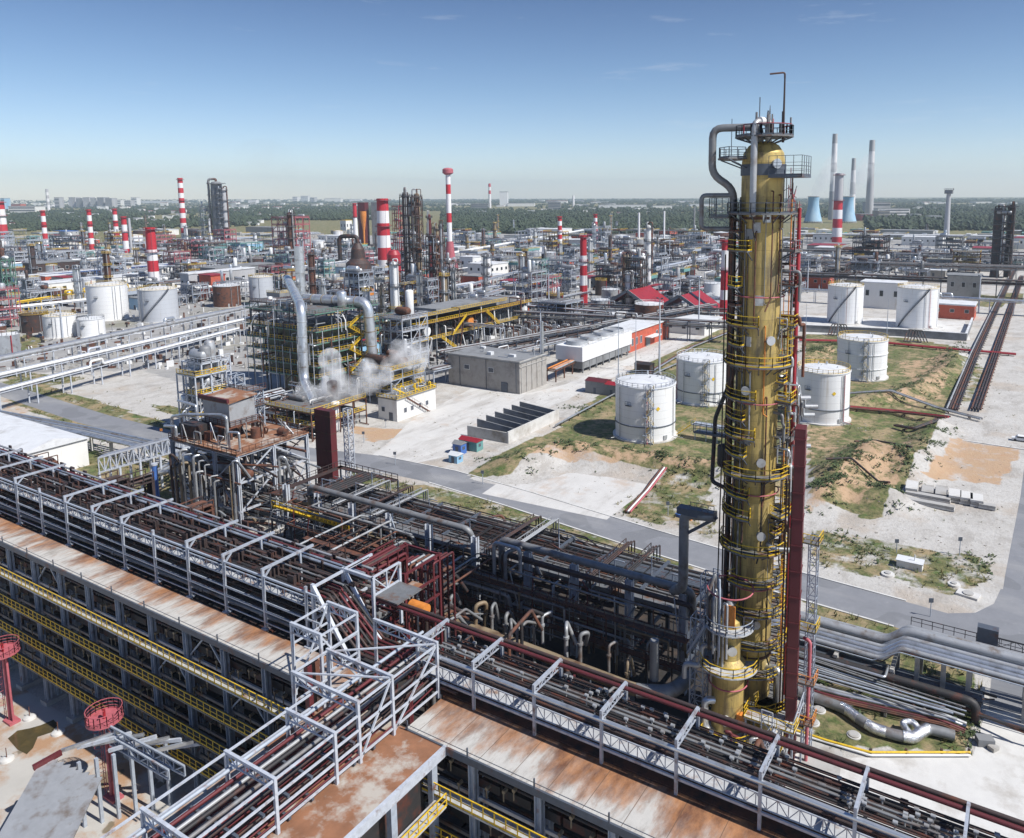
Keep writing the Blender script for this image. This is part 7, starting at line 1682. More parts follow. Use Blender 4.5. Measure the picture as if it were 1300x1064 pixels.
# ------------------------------------------------------------------ furnace block with yellow rails
fu = thing('furnace_block', 'long furnace block on legs with yellow rails and round white end plates', 'furnace', (-214, 258, 0), None, 'yellow-railed furnace block')
for i, y in enumerate((222, 236, 250, 264, 278, 291)):
    m = MB(); m.box(-223, y, 6, -209, y+12.6, 12.5); m.build('casing', 'brown_pipe' if i < 2 else ('rust' if i < 4 else 'roof_grey'), fu)
    m = MB()
    for k in range(3): m.box(-208.95, y+1+k*4, 7.2, -208.7, y+4+k*4, 11.2)
    m.build('opening', 'glass_dark', fu)
    if i in (0, 2, 5): m = MB(); m.tube([(-209.2, y+9.6, 9.2), (-207.6, y+9.6, 9.2)], 2.0, 18); m.build('end_plate', 'orange' if i == 2 else 'white', fu)
    for x in (-222, -210):
        for yy in (y+.6, y+11.8): m = MB(); m.box(x-.3, yy-.3, 0, x+.3, yy+.3, 6); m.build('leg', 'rust' if i < 1 else 'steel', fu)
for z, mt, y1 in ((6, 'grating', 304), (12.7, 'rust', 304), (15.8, 'grating', 284)):
    m = MB(); m.box(-224.5, 220.5, z-.2, -206, y1, z); fl_ = m.build('gallery', mt, fu); m = MB(); m.rail([(-224.4, 220.6, z), (-206.1, 220.6, z), (-206.1, y1, z)], 1.2, 1.3, .11, 1); m.build('handrail', 'yellow', fl_)
m = MB(); m.box(-222, 240, 15.9, -210, 270, 17); m.box(-222, 272, 13, -212, 300, 15.4); m.build('roof_duct', 'roof_grey', fu)
for y, s_ in ((244, 1), (276, -1), (246, -1)):
    z0, z1 = (6, 12.7) if s_ > 0 or y > 260 else (0, 6); m = MB(); m.beam((-205.3, y, z0), (-205.3, y+s_*9, z1), .6, .12); m.rail([(-204.7, y, z0), (-204.7, y+s_*9, z1)], 1.1, 1.2, .15); m.build('stair', 'yellow', fu)
for i in range(40):
    y = U(222, 302); z = U(1, 17.5); m = MB(); m.pipe([(-207+U(-1, 2), y, 0), (-207+U(-1, 2), y, z), (-214, y+U(-4, 4), z), (-224, y, z)], U(.14, .34), 6); m.build('pipe', rnd.choice(PIPEM), fu)
occupy(-228, 216, -200, 308)
# heat exchanger loop field beside it
for i in range(11):
    x = -198+(i % 4)*7.5; y = 272+(i//4)*13+U(-1, 1)
    r = thing('pipe_manifold', where('grey manifold of bent riser pipes', x, y), 'pipe manifold', (x, y, 0), 'bent riser manifolds')
    for k in range(9):
        m = MB(); q = y+k*1.25; hh = U(3, 6.5); m.pipe([(x, q, 0), (x, q, hh), (x+3.6, q, hh), (x+3.6, q, 0)], .26, 7, 2.4); m.build('riser', rnd.choice(['silver_dull', 'silver', 'grey_pipe', 'silver_dull', 'rust']), r)
    m = MB(); m.tube([(x+1.5, y-1, 1), (x+1.5, y+11, 1)], .5, 9); m.build('header', 'grey_pipe', r)
occupy(-200, 268, -165, 314)
# red-roofed sheds
for i, (px, py) in enumerate(((798, 398), (864, 406))):
    p = P(px, py); r = thing('open_shed', ['open shed with steep crimson roof nearest the bright chimney', 'open shed with dark stripe across its steep crimson roof'][i], 'shed', p, 'crimson-roofed sheds', 'crimson-roofed sheds' if i == 0 else None); x, y = p.x, p.y
    m = MB(); m.add([(x-13, y-2, 4.5), (x-13, y+26, 4.5), (x, y-2, 12.5), (x, y+26, 12.5), (x+13, y-2, 4.5), (x+13, y+26, 4.5)], [(0, 2, 3, 1), (2, 4, 5, 3)]); m.add([(x-13, y-2, 4.2), (x-13, y+26, 4.2), (x, y-2, 12.2), (x, y+26, 12.2), (x+13, y-2, 4.2), (x+13, y+26, 4.2)], [(1, 3, 2, 0), (3, 5, 4, 2)]); m.build('roof', 'roof_red', r)
    m = MB(); m.beam((x-13.5, y-2.2, 4.3), (x, y-2.2, 12.5), .5, 1.6); m.beam((x, y-2.2, 12.5), (x+13.5, y-2.2, 4.3), .5, 1.6)
    if i: m.beam((x, y+12, 12.7), (x+13, y+12, 4.7), 2.2, .3)
    m.build('gable_trim', 'roof_grey', r)
    for k in range(4):
        for e in (-12, 12): m = MB(); m.box(x+e-.3, y+k*8-.3, 0, x+e+.3, y+k*8+.3, 4.6); m.build('post', 'steel', r)
    m = MB(); m.box(x-9, y+3, 0, x+9, y+24, 3.2); m.build('machinery', 'roof_grey', r); occupy(x-15, y-4, x+15, y+28)
for lab, px, py, w_, d_, h_, wm, rm, sl in (
    ('low grey-roofed pump house between brick hall and red-roofed sheds', 868, 424, 20, 22, 5, 'white_wall', 'roof_pale', 0), ('roofless-looking grey brick house with small dark windows behind the tall tanks', 1222, 378, 18, 16, 13, 'brick_grey', 'roof_grey', 0), ('low maroon brick building with pale roof beside the rear tank', 1208, 405, 20, 16, 7, 'brick_red', 'roof_pale', 0),
    ('white gantry building behind the gap between the tall tanks', 1118, 392, 22, 14, 14, 'white_wall', 'roof_pale', 0), ('red brick substation beside the red riser of the column', 1035, 366, 18, 14, 8, 'brick_red', 'roof_grey', 0), ('long pinkish workshop with dark windows beyond the yellow gantry', 55, 375, 16, 70, 8, 'white_wall', 'roof_pale', 0),
    ('dark brown slab-sided store beyond the pinkish workshop', 38, 352, 20, 34, 11, 'brown_pipe', 'roof_grey', 0), ('long dark louvred cooler house behind the rust-streaked tank', 265, 362, 18, 50, 12, 'roof_grey', 'roof_grey', 0), ('row of pale silos with dark gaps behind the dull silver tank', 236, 378, 9, 48, 15, 'stack_grey', 'roof_pale', 0), ('red machine house beside the pale silos', 262, 378, 12, 10, 14, 'brick_red', 'roof_red', 0),
    ('white box building under the flare tower', 608, 352, 22, 24, 10, 'white_wall', 'roof_pale', 0), ('white block with silver dome by the flare tower foot', 592, 345, 14, 14, 12, 'white', 'roof_pale', 0), ('pale warehouse with long roof at the woods edge', 690, 298, 60, 40, 9, 'white_wall', 'roof_pale', 0), ('long pale warehouse beyond the rear pipe racks', 720, 313, 80, 24, 8, 'roof_pale', 'roof_pale', 0),
    ('cream tank house with yellow top beyond the dark coke drums', 436, 296, 14, 14, 22, 'white_wall', 'yellow', 0), ('small pale plant office beside the broad grey-topped chimney', 1045, 310, 26, 16, 12, 'white_wall', 'roof_grey', 0), ('long low grey hall beneath the far woods past the dark rear plant', 1150, 302, 70, 30, 10, 'stack_grey', 'roof_grey', 0), ('pale low hall with grey roof before the far woods', 1170, 312, 46, 30, 10, 'white_wall', 'roof_pale', 0),
    ('pale hall with magenta roof edge at the frame edge', 1296, 316, 30, 30, 12, 'white_wall', 'roof_red', 0), ('blue-roofed low hall among the woods', 75, 299, 40, 22, 7, 'stack_grey', 'blue', 0), ('long white roofed hall in the rear works', 195, 298, 90, 18, 9, 'white_wall', 'roof_pale', 0), ('blue-grey machine hall before the pink lattice unit', 300, 322, 40, 20, 11, 'dull_blue_tower', 'roof_pale', 0), ('pale machine hall beside the far grey tower unit', 330, 300, 70, 30, 14, 'stack_grey', 'roof_grey', 0), ('white low hall beyond the pink lattice unit', 420, 308, 50, 20, 9, 'white_wall', 'roof_pale', 0)):
    p = P(px, py); x, y = p.x, p.y; r = thing('plant_building', lab, 'building', p, 'plant buildings')
    m = MB(); m.box(x-w_/2, y, 0, x+w_/2, y+d_, h_); m.build('wall', wm, r)
    m = MB(); m.box(x-w_/2-.4, y-.4, h_, x+w_/2+.4, y+d_+.4, h_+.7); m.build('roof', rm, r)
    n = max(2, int(d_/6))
    if w_ < 60: windows(r, [y+d_*(k+.5)/n for k in range(n)], x+w_/2, h_*.5, min(2.2, d_/n*.5), h_*.22, 'x', .1, 'glass_dark'); n = max(2, int(w_/6)); windows(r, [x-w_/2+w_*(k+.5)/n for k in range(n)], y, h_*.5, 1.8, h_*.22, 'y', .1, 'glass_dark')
    occupy(x-w_/2-2, y-2, x+w_/2+2, y+d_+2)
# ------------------------------------------------------------------ big pipe ways
SV = ['silver', 'silver', 'silver_dull', 'white', 'steel_pale']
def pr2(lab, a, b, z=6, **k):
    p, q = P(*a, z), P(*b, z); r = rack(lab, p, q, z=z, **k); return r
pr2('big white pipe rack crossing over the road in front of the low white tanks', (-60, 470), (340, 386), 7.5, width=5, n=5, mats=SV, r=(.45, .75), land='big white pipe rack', sp=11)
pr2('second big pipe rack running parallel in front of the white one', (-60, 490), (345, 398), 7, width=5, n=6, mats=SV, r=(.25, .6), land='second big pipe rack', sp=11)
pr2('white trestle pipe rack nearest the road bend with open posts', (-60, 512), (300, 418), 6.5, width=4, n=4, mats=SV, r=(.3, .65), sp=12, land='open-posted pipe rack')
pr2('silver pipe rack passing the smallest low white tank', (-30, 396), (330, 358), 7, width=4, n=6, mats=SV, r=(.3, .6), sp=12)
pr2('yellow-railed pipe gantry before the pinkish workshop', (15, 385), (160, 362), 6, width=4, n=5, mats=['yellow', 'silver', 'silver_dull'], r=(.3, .5), tm='yellow', sp=8)
pr2('blue-posted pipe rack beyond the pinkish workshop', (15, 352), (250, 332), 7, width=4, n=5, mats=SV, r=(.3, .55), tm='blue', sp=14)
pr2('long thin pipe rack stretching between the slim chimneys', (0, 336), (330, 316), 7, width=4, n=5, mats=SV, r=(.3, .6), sp=16)
pr2('dark multi-level pipe rack before the bright chimney', (560, 455), (905, 392), 6, width=6, n=12, levels=2, mats=['dark_pipe', 'grey_pipe', 'brown_pipe', 'silver_dull'], tm='steel_dark', sp=8)
rack('dark pipe way running behind the white fan block towards the tall column', P(560, 398, 6), P(930, 418, 6), 6, 6.5, 12, ['dark_pipe', 'grey_pipe', 'silver_dull', 'brown_pipe'], 9, 'steel_dark', 2, land='dark pipe way')
rack('second dark pipe way behind the crimson-roofed sheds', P(640, 388, 6), P(960, 400, 6), 5, 6, 9, ['dark_pipe', 'silver_dull', 'rust'], 10, 'steel_dark', 2)
pr2('pale pipe rack leading from the furnace block towards the rear woods', (520, 405), (800, 318), 7, width=5, n=7, mats=SV+['rust'], r=(.3, .6), sp=12, land='pale rearward rack')
pr2('rusty pipe rack next to the pale rearward one', (545, 410), (830, 322), 6, width=4, n=6, mats=['rust', 'silver', 'silver_dull', 'pinkred'], r=(.25, .5), sp=12)
pr2('third pale pipe rack reaching the bulging-tip chimney', (560, 372), (790, 308), 7, width=4, n=5, mats=SV, r=(.3, .6), sp=14)
pr2('long covered white conveyor running to the rear woods', (560, 325), (740, 293), 8, width=4, n=3, mats=['white'], r=(.9, 1.2), sp=16)
pr2('white pipe bridge crossing behind the green-topped column', (780, 352), (1010, 305), 8, width=5, n=4, mats=SV, r=(.5, .9), sp=14)
rack('grey trestle rack in front of the rear field', P(600, 332, 6), P(760, 332, 6), 6, 8, 8, ['grey_pipe', 'silver_dull', 'dark_pipe'], 8, 'steel', 2)
rack('pale trestle rack along the rear field edge', P(640, 322, 6), P(790, 326, 6), 5, 8, 6, SV, 9, 'steel_pale', 1)
rack('white overhead pipe line behind the tall rear tanks', P(1010, 368, 7), P(1320, 385, 7), 5, 7, 5, SV, 11, 'steel_pale', 1, (.3, .7), 'white overhead line')
rack('dark broad pipe way behind the small brick house', P(1005, 352, 7), P(1340, 366, 7), 9, 8, 14, ['dark_pipe', 'grey_pipe', 'dark_pipe', 'rust'], 10, 'steel_dark', 2, (.25, .5), 'broad dark pipe way')
rack('second dark pipe way beneath the sooty columns', P(1005, 336, 7), P(1340, 346, 7), 9, 8, 14, ['dark_pipe', 'grey_pipe', 'brown_pipe'], 12, 'roof_grey', 2, (.3, .6))
rack('dark pipe way past the broad grey-topped chimney', P(1005, 322, 7), P(1300, 330, 7), 8, 8, 10, ['grey_pipe', 'silver_dull', 'dark_pipe'], 14, 'steel_dark', 2, (.3, .6))
rack('grey pipe way bordering the far woods', P(1005, 299, 7), P(1340, 303, 7), 7, 9, 6, SV, 20, 'steel', 1, (.5, .9))
pr2('thin red pipe rack leaving the green-topped column', (830, 372), (935, 362), 5, width=3, n=4, mats=['red', 'maroon', 'silver'], r=(.3, .5))
pr2('pipe rack under the pink lattice unit', (150, 345), (430, 318), 8, width=5, n=6, mats=SV+['pinkred'], r=(.3, .6), sp=14)
pr2('grey pipe rack before the dark coke drums', (380, 340), (560, 318), 8, width=5, n=6, mats=SV, r=(.3, .7), sp=14)
pr2('low pipe rack under the bulbous reactor', (400, 392), (540, 362), 7, width=5, n=7, r=(.25, .6), sp=10)
pr2('silver pipe rack behind the heater block', (330, 402), (520, 372), 8, width=5, n=6, mats=SV, r=(.4, .8), sp=12)
pr2('grey pipe rack along the rear of the square brick building', (545, 470), (720, 430), 6, width=5, n=9, r=(.2, .45), sp=8, tm='steel')
pr2('rusty pipe shelf beside the fan block', (700, 470), (775, 436), 4, width=4, n=7, mats=['rust', 'orange', 'silver_dull', 'brown_pipe'], r=(.2, .4), sp=6, tm='rust')
# ------------------------------------------------------------------ fill the works with small units
for (x0, y0, x1, y1) in ((-160, 120, 20, 330), (-240, 60, -110, 150), (-170, 190, -118, 330), (-112, 150, 30, 430), (-330, 90, -190, 152), (-206, 184, -160, 270)): occupy(x0, y0, x1, y1)
TKS = [o for o in bpy.data.objects if o.name.startswith('storage_tank')]
for o in TKS: occupy(o.location.x-11, o.location.y-11, o.location.x+11, o.location.y+11)
WP = WORKS[0][0]
FM = ['steel', 'steel_pale', 'steel_pale', 'steel_dark', 'rust', 'steel', 'brown_pipe', 'teal', 'steel', 'pinkred', 'steel_pale', 'steel', 'steel_pale']
RL = {'steel': 'steel_pale', 'steel_pale': 'steel_pale', 'steel_dark': 'steel_dark', 'rust': 'yellow', 'brown_pipe': 'rust', 'teal': 'teal', 'pinkred': 'pinkred'}
CN = {'steel': 'blue-grey', 'steel_pale': 'pale', 'steel_dark': 'dark grey', 'rust': 'rusty', 'brown_pipe': 'brown', 'teal': 'teal', 'pinkred': 'pinkish'}
VN = {'silver': 'silver', 'white': 'white', 'rust': 'rusty', 'silver_dull': 'dull silver', 'tan_pipe': 'tan', 'stack_grey': 'grey', 'brown_pipe': 'brown', 'dull_blue_tower': 'pale blue'}
NCNT = {}
def fill(n, xr, yr, sz, far):
    for _ in range(n):
        px, py = U(*xr), U(*yr); p = P(px, py); x, y = p.x, p.y
        if not inside(x, y, WP) or (20 < px < 345 and 392 < py < 480): continue
        w_, d_ = U(*sz), U(*sz)
        if not free(x-w_/2-1, y-d_/2-1, x+w_/2+1, y+d_/2+1): continue
        k = rnd.random()
        kind = 'process_unit' if k < .40 else 'drum_bank' if k < .52 else 'process_vessel' if k < .66 else 'plant_hut' if k < .76 else 'small_tank' if k < .87 else 'air_cooler'
        if NCNT.get(kind, 0) > 200: continue
        NCNT[kind] = NCNT.get(kind, 0)+1; occupy(x-w_/2, y-d_/2, x+w_/2, y+d_/2)
        if kind == 'process_unit':
            fm = rnd.choice(FM); nl = rnd.choice((1, 2, 2, 3, 4)); hh = U(3.5, 6)
            r = thing(kind, where(f"{CN[fm]} {'low' if nl < 2 else 'tall' if nl > 2 else 'two-floor'} process frame", x, y), 'process unit', p, 'process frames of the works')
            process_unit(r, x-w_/2, y-d_/2, x+w_/2, y+d_/2, [hh*(i+1) for i in range(nl)], 5 if not far else 7, fm, RL[fm], 5, 12 if not far else 9, .3 if not far else .5)
        elif kind == 'drum_bank':
            mt = rnd.choice(['silver', 'white', 'rust', 'silver_dull']); r = thing(kind, where(f'bank of {VN[mt]} horizontal drums', x, y), 'drums', p, 'horizontal drum banks'); q = max(2, int(d_/4))
            for i in range(q): m = MB(); yy = y-d_/2+d_*(i+.5)/q; m.drum((x-w_/2+1.5, yy, 3.2), (x+w_/2-1.5, yy, 3.2), 1.35, 12); m.build('drum', mt, r)
            m = MB()
            for e in (-.3, .3): m.box(x+w_*e-.4, y-d_/2, 0, x+w_*e+.4, y+d_/2, 1.9)
            m.each('saddle', 'concrete', r)
            for i in range(6): m = MB(); a = U(x-w_/2, x+w_/2); m.pipe([(a, y-d_/2, 0), (a, y-d_/2, 5.2), (a, y+d_/2, 5.2), (a, y+d_/2, 0)], .25, 6); m.build('pipe', rnd.choice(PIPEM), r)
        elif kind == 'process_vessel':
            mt = rnd.choice(['silver', 'tan_pipe', 'rust', 'silver_dull', 'white', 'brown_pipe']); hh = U(14, 34); rr = U(1.1, 2.2)
            r = thing(kind, where(f"{'tall' if hh > 24 else 'short'} {VN[mt]} vertical vessel", x, y), 'vessel', p, 'vertical vessels of the works')
            m = MB(); m.lathe(x, y, [(rr*1.1, 0), (rr, 2), (rr, hh-1.5), (rr*.7, hh-.4), (.01, hh)], 16); m.build('shell', mt, r)
            for q in (.35, .65, .95): m = MB(); m.lathe(x, y, [(rr*1.02, hh*q), (rr+1.2, hh*q), (rr+1.2, hh*q+.2), (rr*1.02, hh*q+.2)], 12); pl = m.build('platform', 'grating', r); m = MB(); m.rail([(x+(rr+1.1)*math.cos(a*PI/4), y+(rr+1.1)*math.sin(a*PI/4), hh*q+.2) for a in range(9)], 1.2, 2, .13); m.build('handrail', rnd.choice(['yellow', 'steel', 'steel_dark']), pl)
            for q in range(3): m = MB(); a = U(-3, .5); c = Vector((math.cos(a), math.sin(a), 0))*(rr+.5); m.pipe([(x, y, hh), (x, y, hh+1), (x+c.x, y+c.y, hh+1), (x+c.x, y+c.y, 1), (x+c.x*3, y+c.y*3, 1)], .24, 6); m.build('pipe', rnd.choice(PIPEM), r)
        elif kind == 'plant_hut':
            wm = rnd.choice(['white_wall', 'brick_grey', 'stack_grey', 'brick_red', 'white_wall', 'dull_blue_tower']); rm = rnd.choice(['roof_pale', 'roof_grey', 'roof_grey', 'roof_pale', 'roof_red']); hh = U(3.5, 7)
            nm = {'white_wall': 'cream', 'brick_grey': 'grey brick', 'stack_grey': 'plain grey', 'brick_red': 'red brick', 'dull_blue_tower': 'pale blue'}[wm]
            r = thing(kind, where(f"{nm} plant hut with {'red' if rm == 'roof_red' else 'pale' if rm == 'roof_pale' else 'dark'} roof", x, y), 'hut', p, 'flat-roofed plant huts')
            m = MB(); m.box(x-w_/2, y-d_/2, 0, x+w_/2, y+d_/2, hh); m.build('wall', wm, r); m = MB(); m.box(x-w_/2-.3, y-d_/2-.3, hh, x+w_/2+.3, y+d_/2+.3, hh+.5); m.build('roof', rm, r)
            q = max(2, int(d_/5)); windows(r, [y-d_/2+d_*(i+.5)/q for i in range(q)], x+w_/2, hh*.4, 1.6, hh*.28, 'x', .08, 'glass_dark')
            m = MB(); m.box(x-.8, y-d_/2-.1, 0, x+.8, y-d_/2-.02, 2.6); m.build('door', 'steel_dark', r)
        elif kind == 'small_tank':
            mt = rnd.choice(['white', 'white', 'silver_dull', 'rust', 'brown_pipe', 'silver']); rr = min(w_, d_)/2*.85; hh = U(5, 11)
            r = thing(kind, where(f'small {VN[mt]} tank', x, y), 'tank', p, 'small tanks of the works')
            m = MB(); m.lathe(x, y, [(rr, 0), (rr, hh)], 28); m.build('shell', mt, r); m = MB(); m.lathe(x, y, [(rr+.1, hh), (.01, hh+rr*.16)], 28); m.build('roof', 'roof_pale' if mt != 'brown_pipe' else mt, r)
            m = MB(); m.rail([(x+rr*math.cos(a*PI/8), y+rr*math.sin(a*PI/8), hh) for a in range(17)], 1.1, 2.2, .12); m.build('handrail', rnd.choice(['yellow', 'steel', 'white']), r)
            m = MB(); m.pipe([(x+rr+.3, y-.5, hh), (x+rr+.3, y-.5, .8), (x+rr+4, y-.5, .8)], .2, 6); m.build('pipe', 'red', r)
        else:
            r = thing(kind, where(f"air cooler block on {'tall' if far else 'open'} legs", x, y), 'air cooler', p, 'air cooler blocks'); hh = U(6, 9)
            m = MB(); m.box(x-w_/2, y-d_/2, hh, x+w_/2, y+d_/2, hh+2.2); m.build('casing', rnd.choice(['silver_dull', 'steel', 'roof_grey', 'rust', 'teal']), r)
            m = MB()
            for a in (-.45, 0, .45):
                for b in (-.45, .45): m.box(x+w_*a-.25, y+d_*b-.25, 0, x+w_*a+.25, y+d_*b+.25, hh)
            m.each('leg', 'steel', r)
            q = max(2, int(d_/5))
            for i in range(q): m = MB(); m.lathe(x, y-d_/2+d_*(i+.5)/q, [(2, hh+2.2), (1.9, hh+3), (1.7, hh+3), (1.7, hh+2.5), (.01, hh+2.5)], 16); m.build('fan_ring', 'silver', r)
            m = MB(); m.rail([(x-w_/2, y-d_/2, hh+2.2), (x+w_/2, y-d_/2, hh+2.2), (x+w_/2, y+d_/2, hh+2.2)], 1.2, 1.6, .13); m.build('handrail', 'yellow', r)
fill(1500, (-10, 930), (340, 470), (8, 18), False)
fill(420, (1000, 1310), (330, 400), (9, 22), False)
fill(900, (-10, 930), (312, 350), (13, 28), True)
fill(700, (-10, 1310), (296, 322), (16, 40), True)
for i in range(46):
    px, py = (U(20, 900), U(318, 430)) if i < 36 else (U(1010, 1290), U(318, 350)); p = P(px, py); L = U(40, 130)
    if (20 < px < 345 and py > 380) or not inside(p.x, p.y, WP): continue
    q = p+(Vector((0, L, 0)) if rnd.random() < .5 else Vector((L*.8, 0, 0)))
    if not inside(q.x, q.y, WP) or any(b[0] < (p.x+q.x)/2 < b[2] and b[1] < (p.y+q.y)/2 < b[3] for b in OCC[-0:][:0]): continue
    if dseg(-188, 166, [(p.x, p.y), (q.x, q.y)]) < 40 or (q.x > -165 and q.y < 300): continue
    rack(None, p, q, U(3, 6), U(3.2, 8.5), rnd.choice((5, 6, 8)), rnd.choice([SV, PIPEM, PIPEM, ['dark_pipe', 'grey_pipe', 'rust', 'silver_dull']]), U(8, 14), rnd.choice(['steel_pale', 'steel', 'steel_dark', 'frame_grey']), 1, (.18, .42))
db = MB()
for _ in range(6500):
    px = U(-10, 1310); p = P(px, U(300, 470) if px < 930 else U(300, 395))
    if not inside(p.x, p.y, WP) or (190 < px < 345 and 470 < proj(p.x, p.y, 0)[1]): continue
    k = rnd.random(); db.m = rnd.randrange(5); s_ = U(.3, 1.3)
    if k < .6: db.cbox(p.x, p.y, 0, s_*U(.6, 2.4), s_*U(.6, 2), s_*U(.5, 2.2), U(0, 1.5))
    elif k < .85: db.beam((p.x, p.y, .3), (p.x+U(-4, 4), p.y+U(-4, 4), U(.3, .8)), U(.15, .4))
    else: db.tube([(p.x, p.y, 0), (p.x, p.y, U(1, 4))], U(.1, .5), 6)
o = db.build('debris', ['white', 'silver_dull', 'rust', 'dark_pipe', 'concrete']); o['kind'] = 'stuff'
# ------------------------------------------------------------------ the skyline
def block(px, py, ytop, wpx, dep, lab, wall, roof='roof_grey', name='city_block', cat='building', group='far city blocks', fl=0):
    p = P(px, py); dist = proj(p.x, p.y, 0)[2]; h = Zat(p.x, p.y, ytop); w_ = wpx*dist/F
    r = thing(name, lab, cat, p, group); m = MB(); m.cbox(p.x, p.y, -1, w_, dep, h+1, yaw); m.build('wall', wall, r)
    m = MB(); m.cbox(p.x, p.y, h, w_*1.02, dep*1.02, h*.03+.5, yaw); m.build('roof', roof, r)
    if fl:
        m = MB(); f = -fh*(dep/2+.3)
        for i in range(fl): z = h*(i+.45)/fl; a = Vector((p.x, p.y, z))+f; m.beam(a-rt*w_*.47, a+rt*w_*.47, .5, h/fl*.4)
        m.build('window_band', 'window_grey', r)
    CLEAR.append((p.x, p.y, w_*.6+dep)); return r
cols = [('slab', 92), ('slab', 101), ('slab', 110), ('slab', 119), ('slab', 128), ('slab', 138)]
for i, (_, px) in enumerate(cols):
    block(px+4, 264, 251+(i % 2), 8.4, 60, ['palest high-rise slab at the start of the long city row', 'second high-rise slab of the long city row', 'third high-rise slab of the city row beside the pinkish one', 'pinkish high-rise slab in the middle of the city row', 'grey high-rise slab near the end of the city row', 'last high-rise slab at the end of the city row'][i], ['stack_white', 'stack_grey', 'stack_white', 'white_wall', 'stack_grey', 'stack_grey'][i], fl=9)
for a in [(76, 264, 251, 6, 50, 'dark lone tower block between striped pole and city row', 'stack_grey'), (153, 262, 254, 7, 60, 'low pale block beyond the long city row', 'white_wall'), (165, 262, 255, 8, 60, 'grey stepped block past the low pale one', 'stack_grey'), (173, 261, 251, 7, 60, 'pale corner tower of the far city', 'white_wall'), (8, 266, 252, 5, 50, 'blue-grey tower block at the frame edge', 'dull_blue_tower'), (35, 272, 262, 34, 60, 'long low white institute among the woods', 'white_wall'), (22, 265, 259, 16, 50, 'low terracotta block among the woods', 'brick_red'),
          (376, 256, 250, 6, 90, 'pale tower pair under the smoke', 'stack_white'), (388, 256, 249, 9, 90, 'stepped pale block under the smoke', 'white_wall'), (398, 257, 251, 6, 90, 'grey block after the stepped pale one', 'stack_grey'), (424, 257, 252, 20, 90, 'long low pale city block past the smoke', 'white_wall'), (452, 256, 253, 14, 90, 'thin pale city block beyond the coke drums', 'stack_white'), (305, 257, 253, 6, 80, 'tiny white block beyond the far grey tower unit', 'white_wall'), (322, 258, 254, 10, 80, 'low white cluster beyond the far grey unit', 'stack_white'),
          (640, 262, 244, 10, 60, 'plain white cube tower beside the small striped chimney', 'white'), (610, 265, 259, 22, 60, 'dark long shed beyond the slender flare tower', 'roof_grey'), (662, 262, 258, 34, 70, 'long white works hall beside the cube tower', 'white_wall'), (704, 266, 257, 16, 60, 'dark angular works among the woods', 'roof_grey'), (790, 264, 260, 60, 60, 'long pale works strip far across the woods', 'roof_pale'), (840, 266, 261, 24, 60, 'pale flat halls at the end of the works strip', 'white_wall'), (890, 262, 259, 30, 60, 'pale strip building near the tall column in the woods', 'roof_pale'),
          (1180, 258, 256, 24, 80, 'tiny pale strip in the far woods', 'roof_pale'), (1245, 258, 256, 20, 80, 'second tiny pale strip in the far woods', 'white_wall'), (200, 258, 255, 60, 80, 'long faint pale strip at the horizon', 'roof_pale'), (200, 284, 279, 26, 40, 'white sheds among the trees past the slim chimneys', 'white_wall'), (224, 282, 278, 20, 40, 'red-roofed sheds among the trees', 'roof_red'), (1160, 278, 272, 12, 30, 'pale half-built house in the near woods', 'white_wall'), (1185, 280, 274, 14, 30, 'white houses before the grey flare', 'white_wall'), (730, 300, 296, 24, 30, 'low pale depot at the edge of the rear field', 'white_wall')]:
    block(*a, fl=(3 if a[2] < a[1]-5 and 'cube' not in a[5] else 0))
for px, py, yt, w_, lab, b in ((62, 268, 240, 3.2, 'far banded pole chimney left of the lone tower block', [G_, W_, G_, W_, G_, W_, W_]), (622, 264, 233, 3, 'small far red and white chimney beside the white cube tower', [R_, W_, R_, W_, W_, W_, W_]), (728, 262, 248, 2.6, 'far plain white chimney above the works strip', [W_, W_])):
    chimney(px, py, yt, w_, lab, b, None, None, 1.2, False, 'far chimneys'); p = P(px, py); CLEAR.append((p.x, p.y, 90))
# power station with cooling towers
for lab, px, w_ in (('pale blue cooling tower nearest the yellow column', 1032, 22), ('pale blue cooling tower beside the broad grey-topped chimney', 1076, 21)):
    p = P(px, 283); d_ = proj(p.x, p.y, 0)[2]/F; h = Zat(p.x, p.y, 250); r = thing('cooling_tower', lab, 'cooling tower', p, 'cooling towers', 'cooling towers'); R0 = w_*d_/2
    m = MB(); prof = [(R0*(1-.40*math.sin(min(1, t/.82)*PI/2)**1.1+(.03 if t > .9 else 0)), h*(.06+.94*t)) for t in [i/14 for i in range(15)]]; m.lathe(p.x, p.y, prof, 48); m.build('shell', 'dull_blue_tower', r)
    m = MB()
    for k in range(24): a = 2*PI*k/24; b = a+PI/24; m.beam((p.x+R0*1.03*math.cos(a), p.y+R0*1.03*math.sin(a), 0), (p.x+R0*.99*math.cos(b), p.y+R0*.99*math.sin(b), h*.07), 1.2)
    m.build('leg_ring', 'concrete', r); m = MB(); m.lathe(p.x, p.y, [(prof[-1][0], h), (prof[-1][0]+1, h), (prof[-1][0]+1, h+1.2), (prof[-1][0]-.8, h+1.2)], 40); m.build('rim', 'concrete', r); CLEAR.append((p.x, p.y, R0*2))
for a in [(1056, 279, 170, 6, 'tallest far chimney of the power station, pale with grey bands', [G_, W_, W_, G_, W_, W_, G_, G_, G_]), (1081, 276, 201, 5, 'shortest far power station chimney between the cooling towers', [G_, W_, G_, W_, W_]), (1103, 262, 178, 6.5, 'leaning-looking grey power station chimney past the cooling towers', [G_, W_, G_, G_, G_, G_, G_])]:
    chimney(a[0], max(a[1], 277), a[2], a[3], a[4], a[5], None, None, 1.6, False, 'power station chimneys'); p = P(a[0], max(a[1], 277)); CLEAR.append((p.x, p.y, 80))
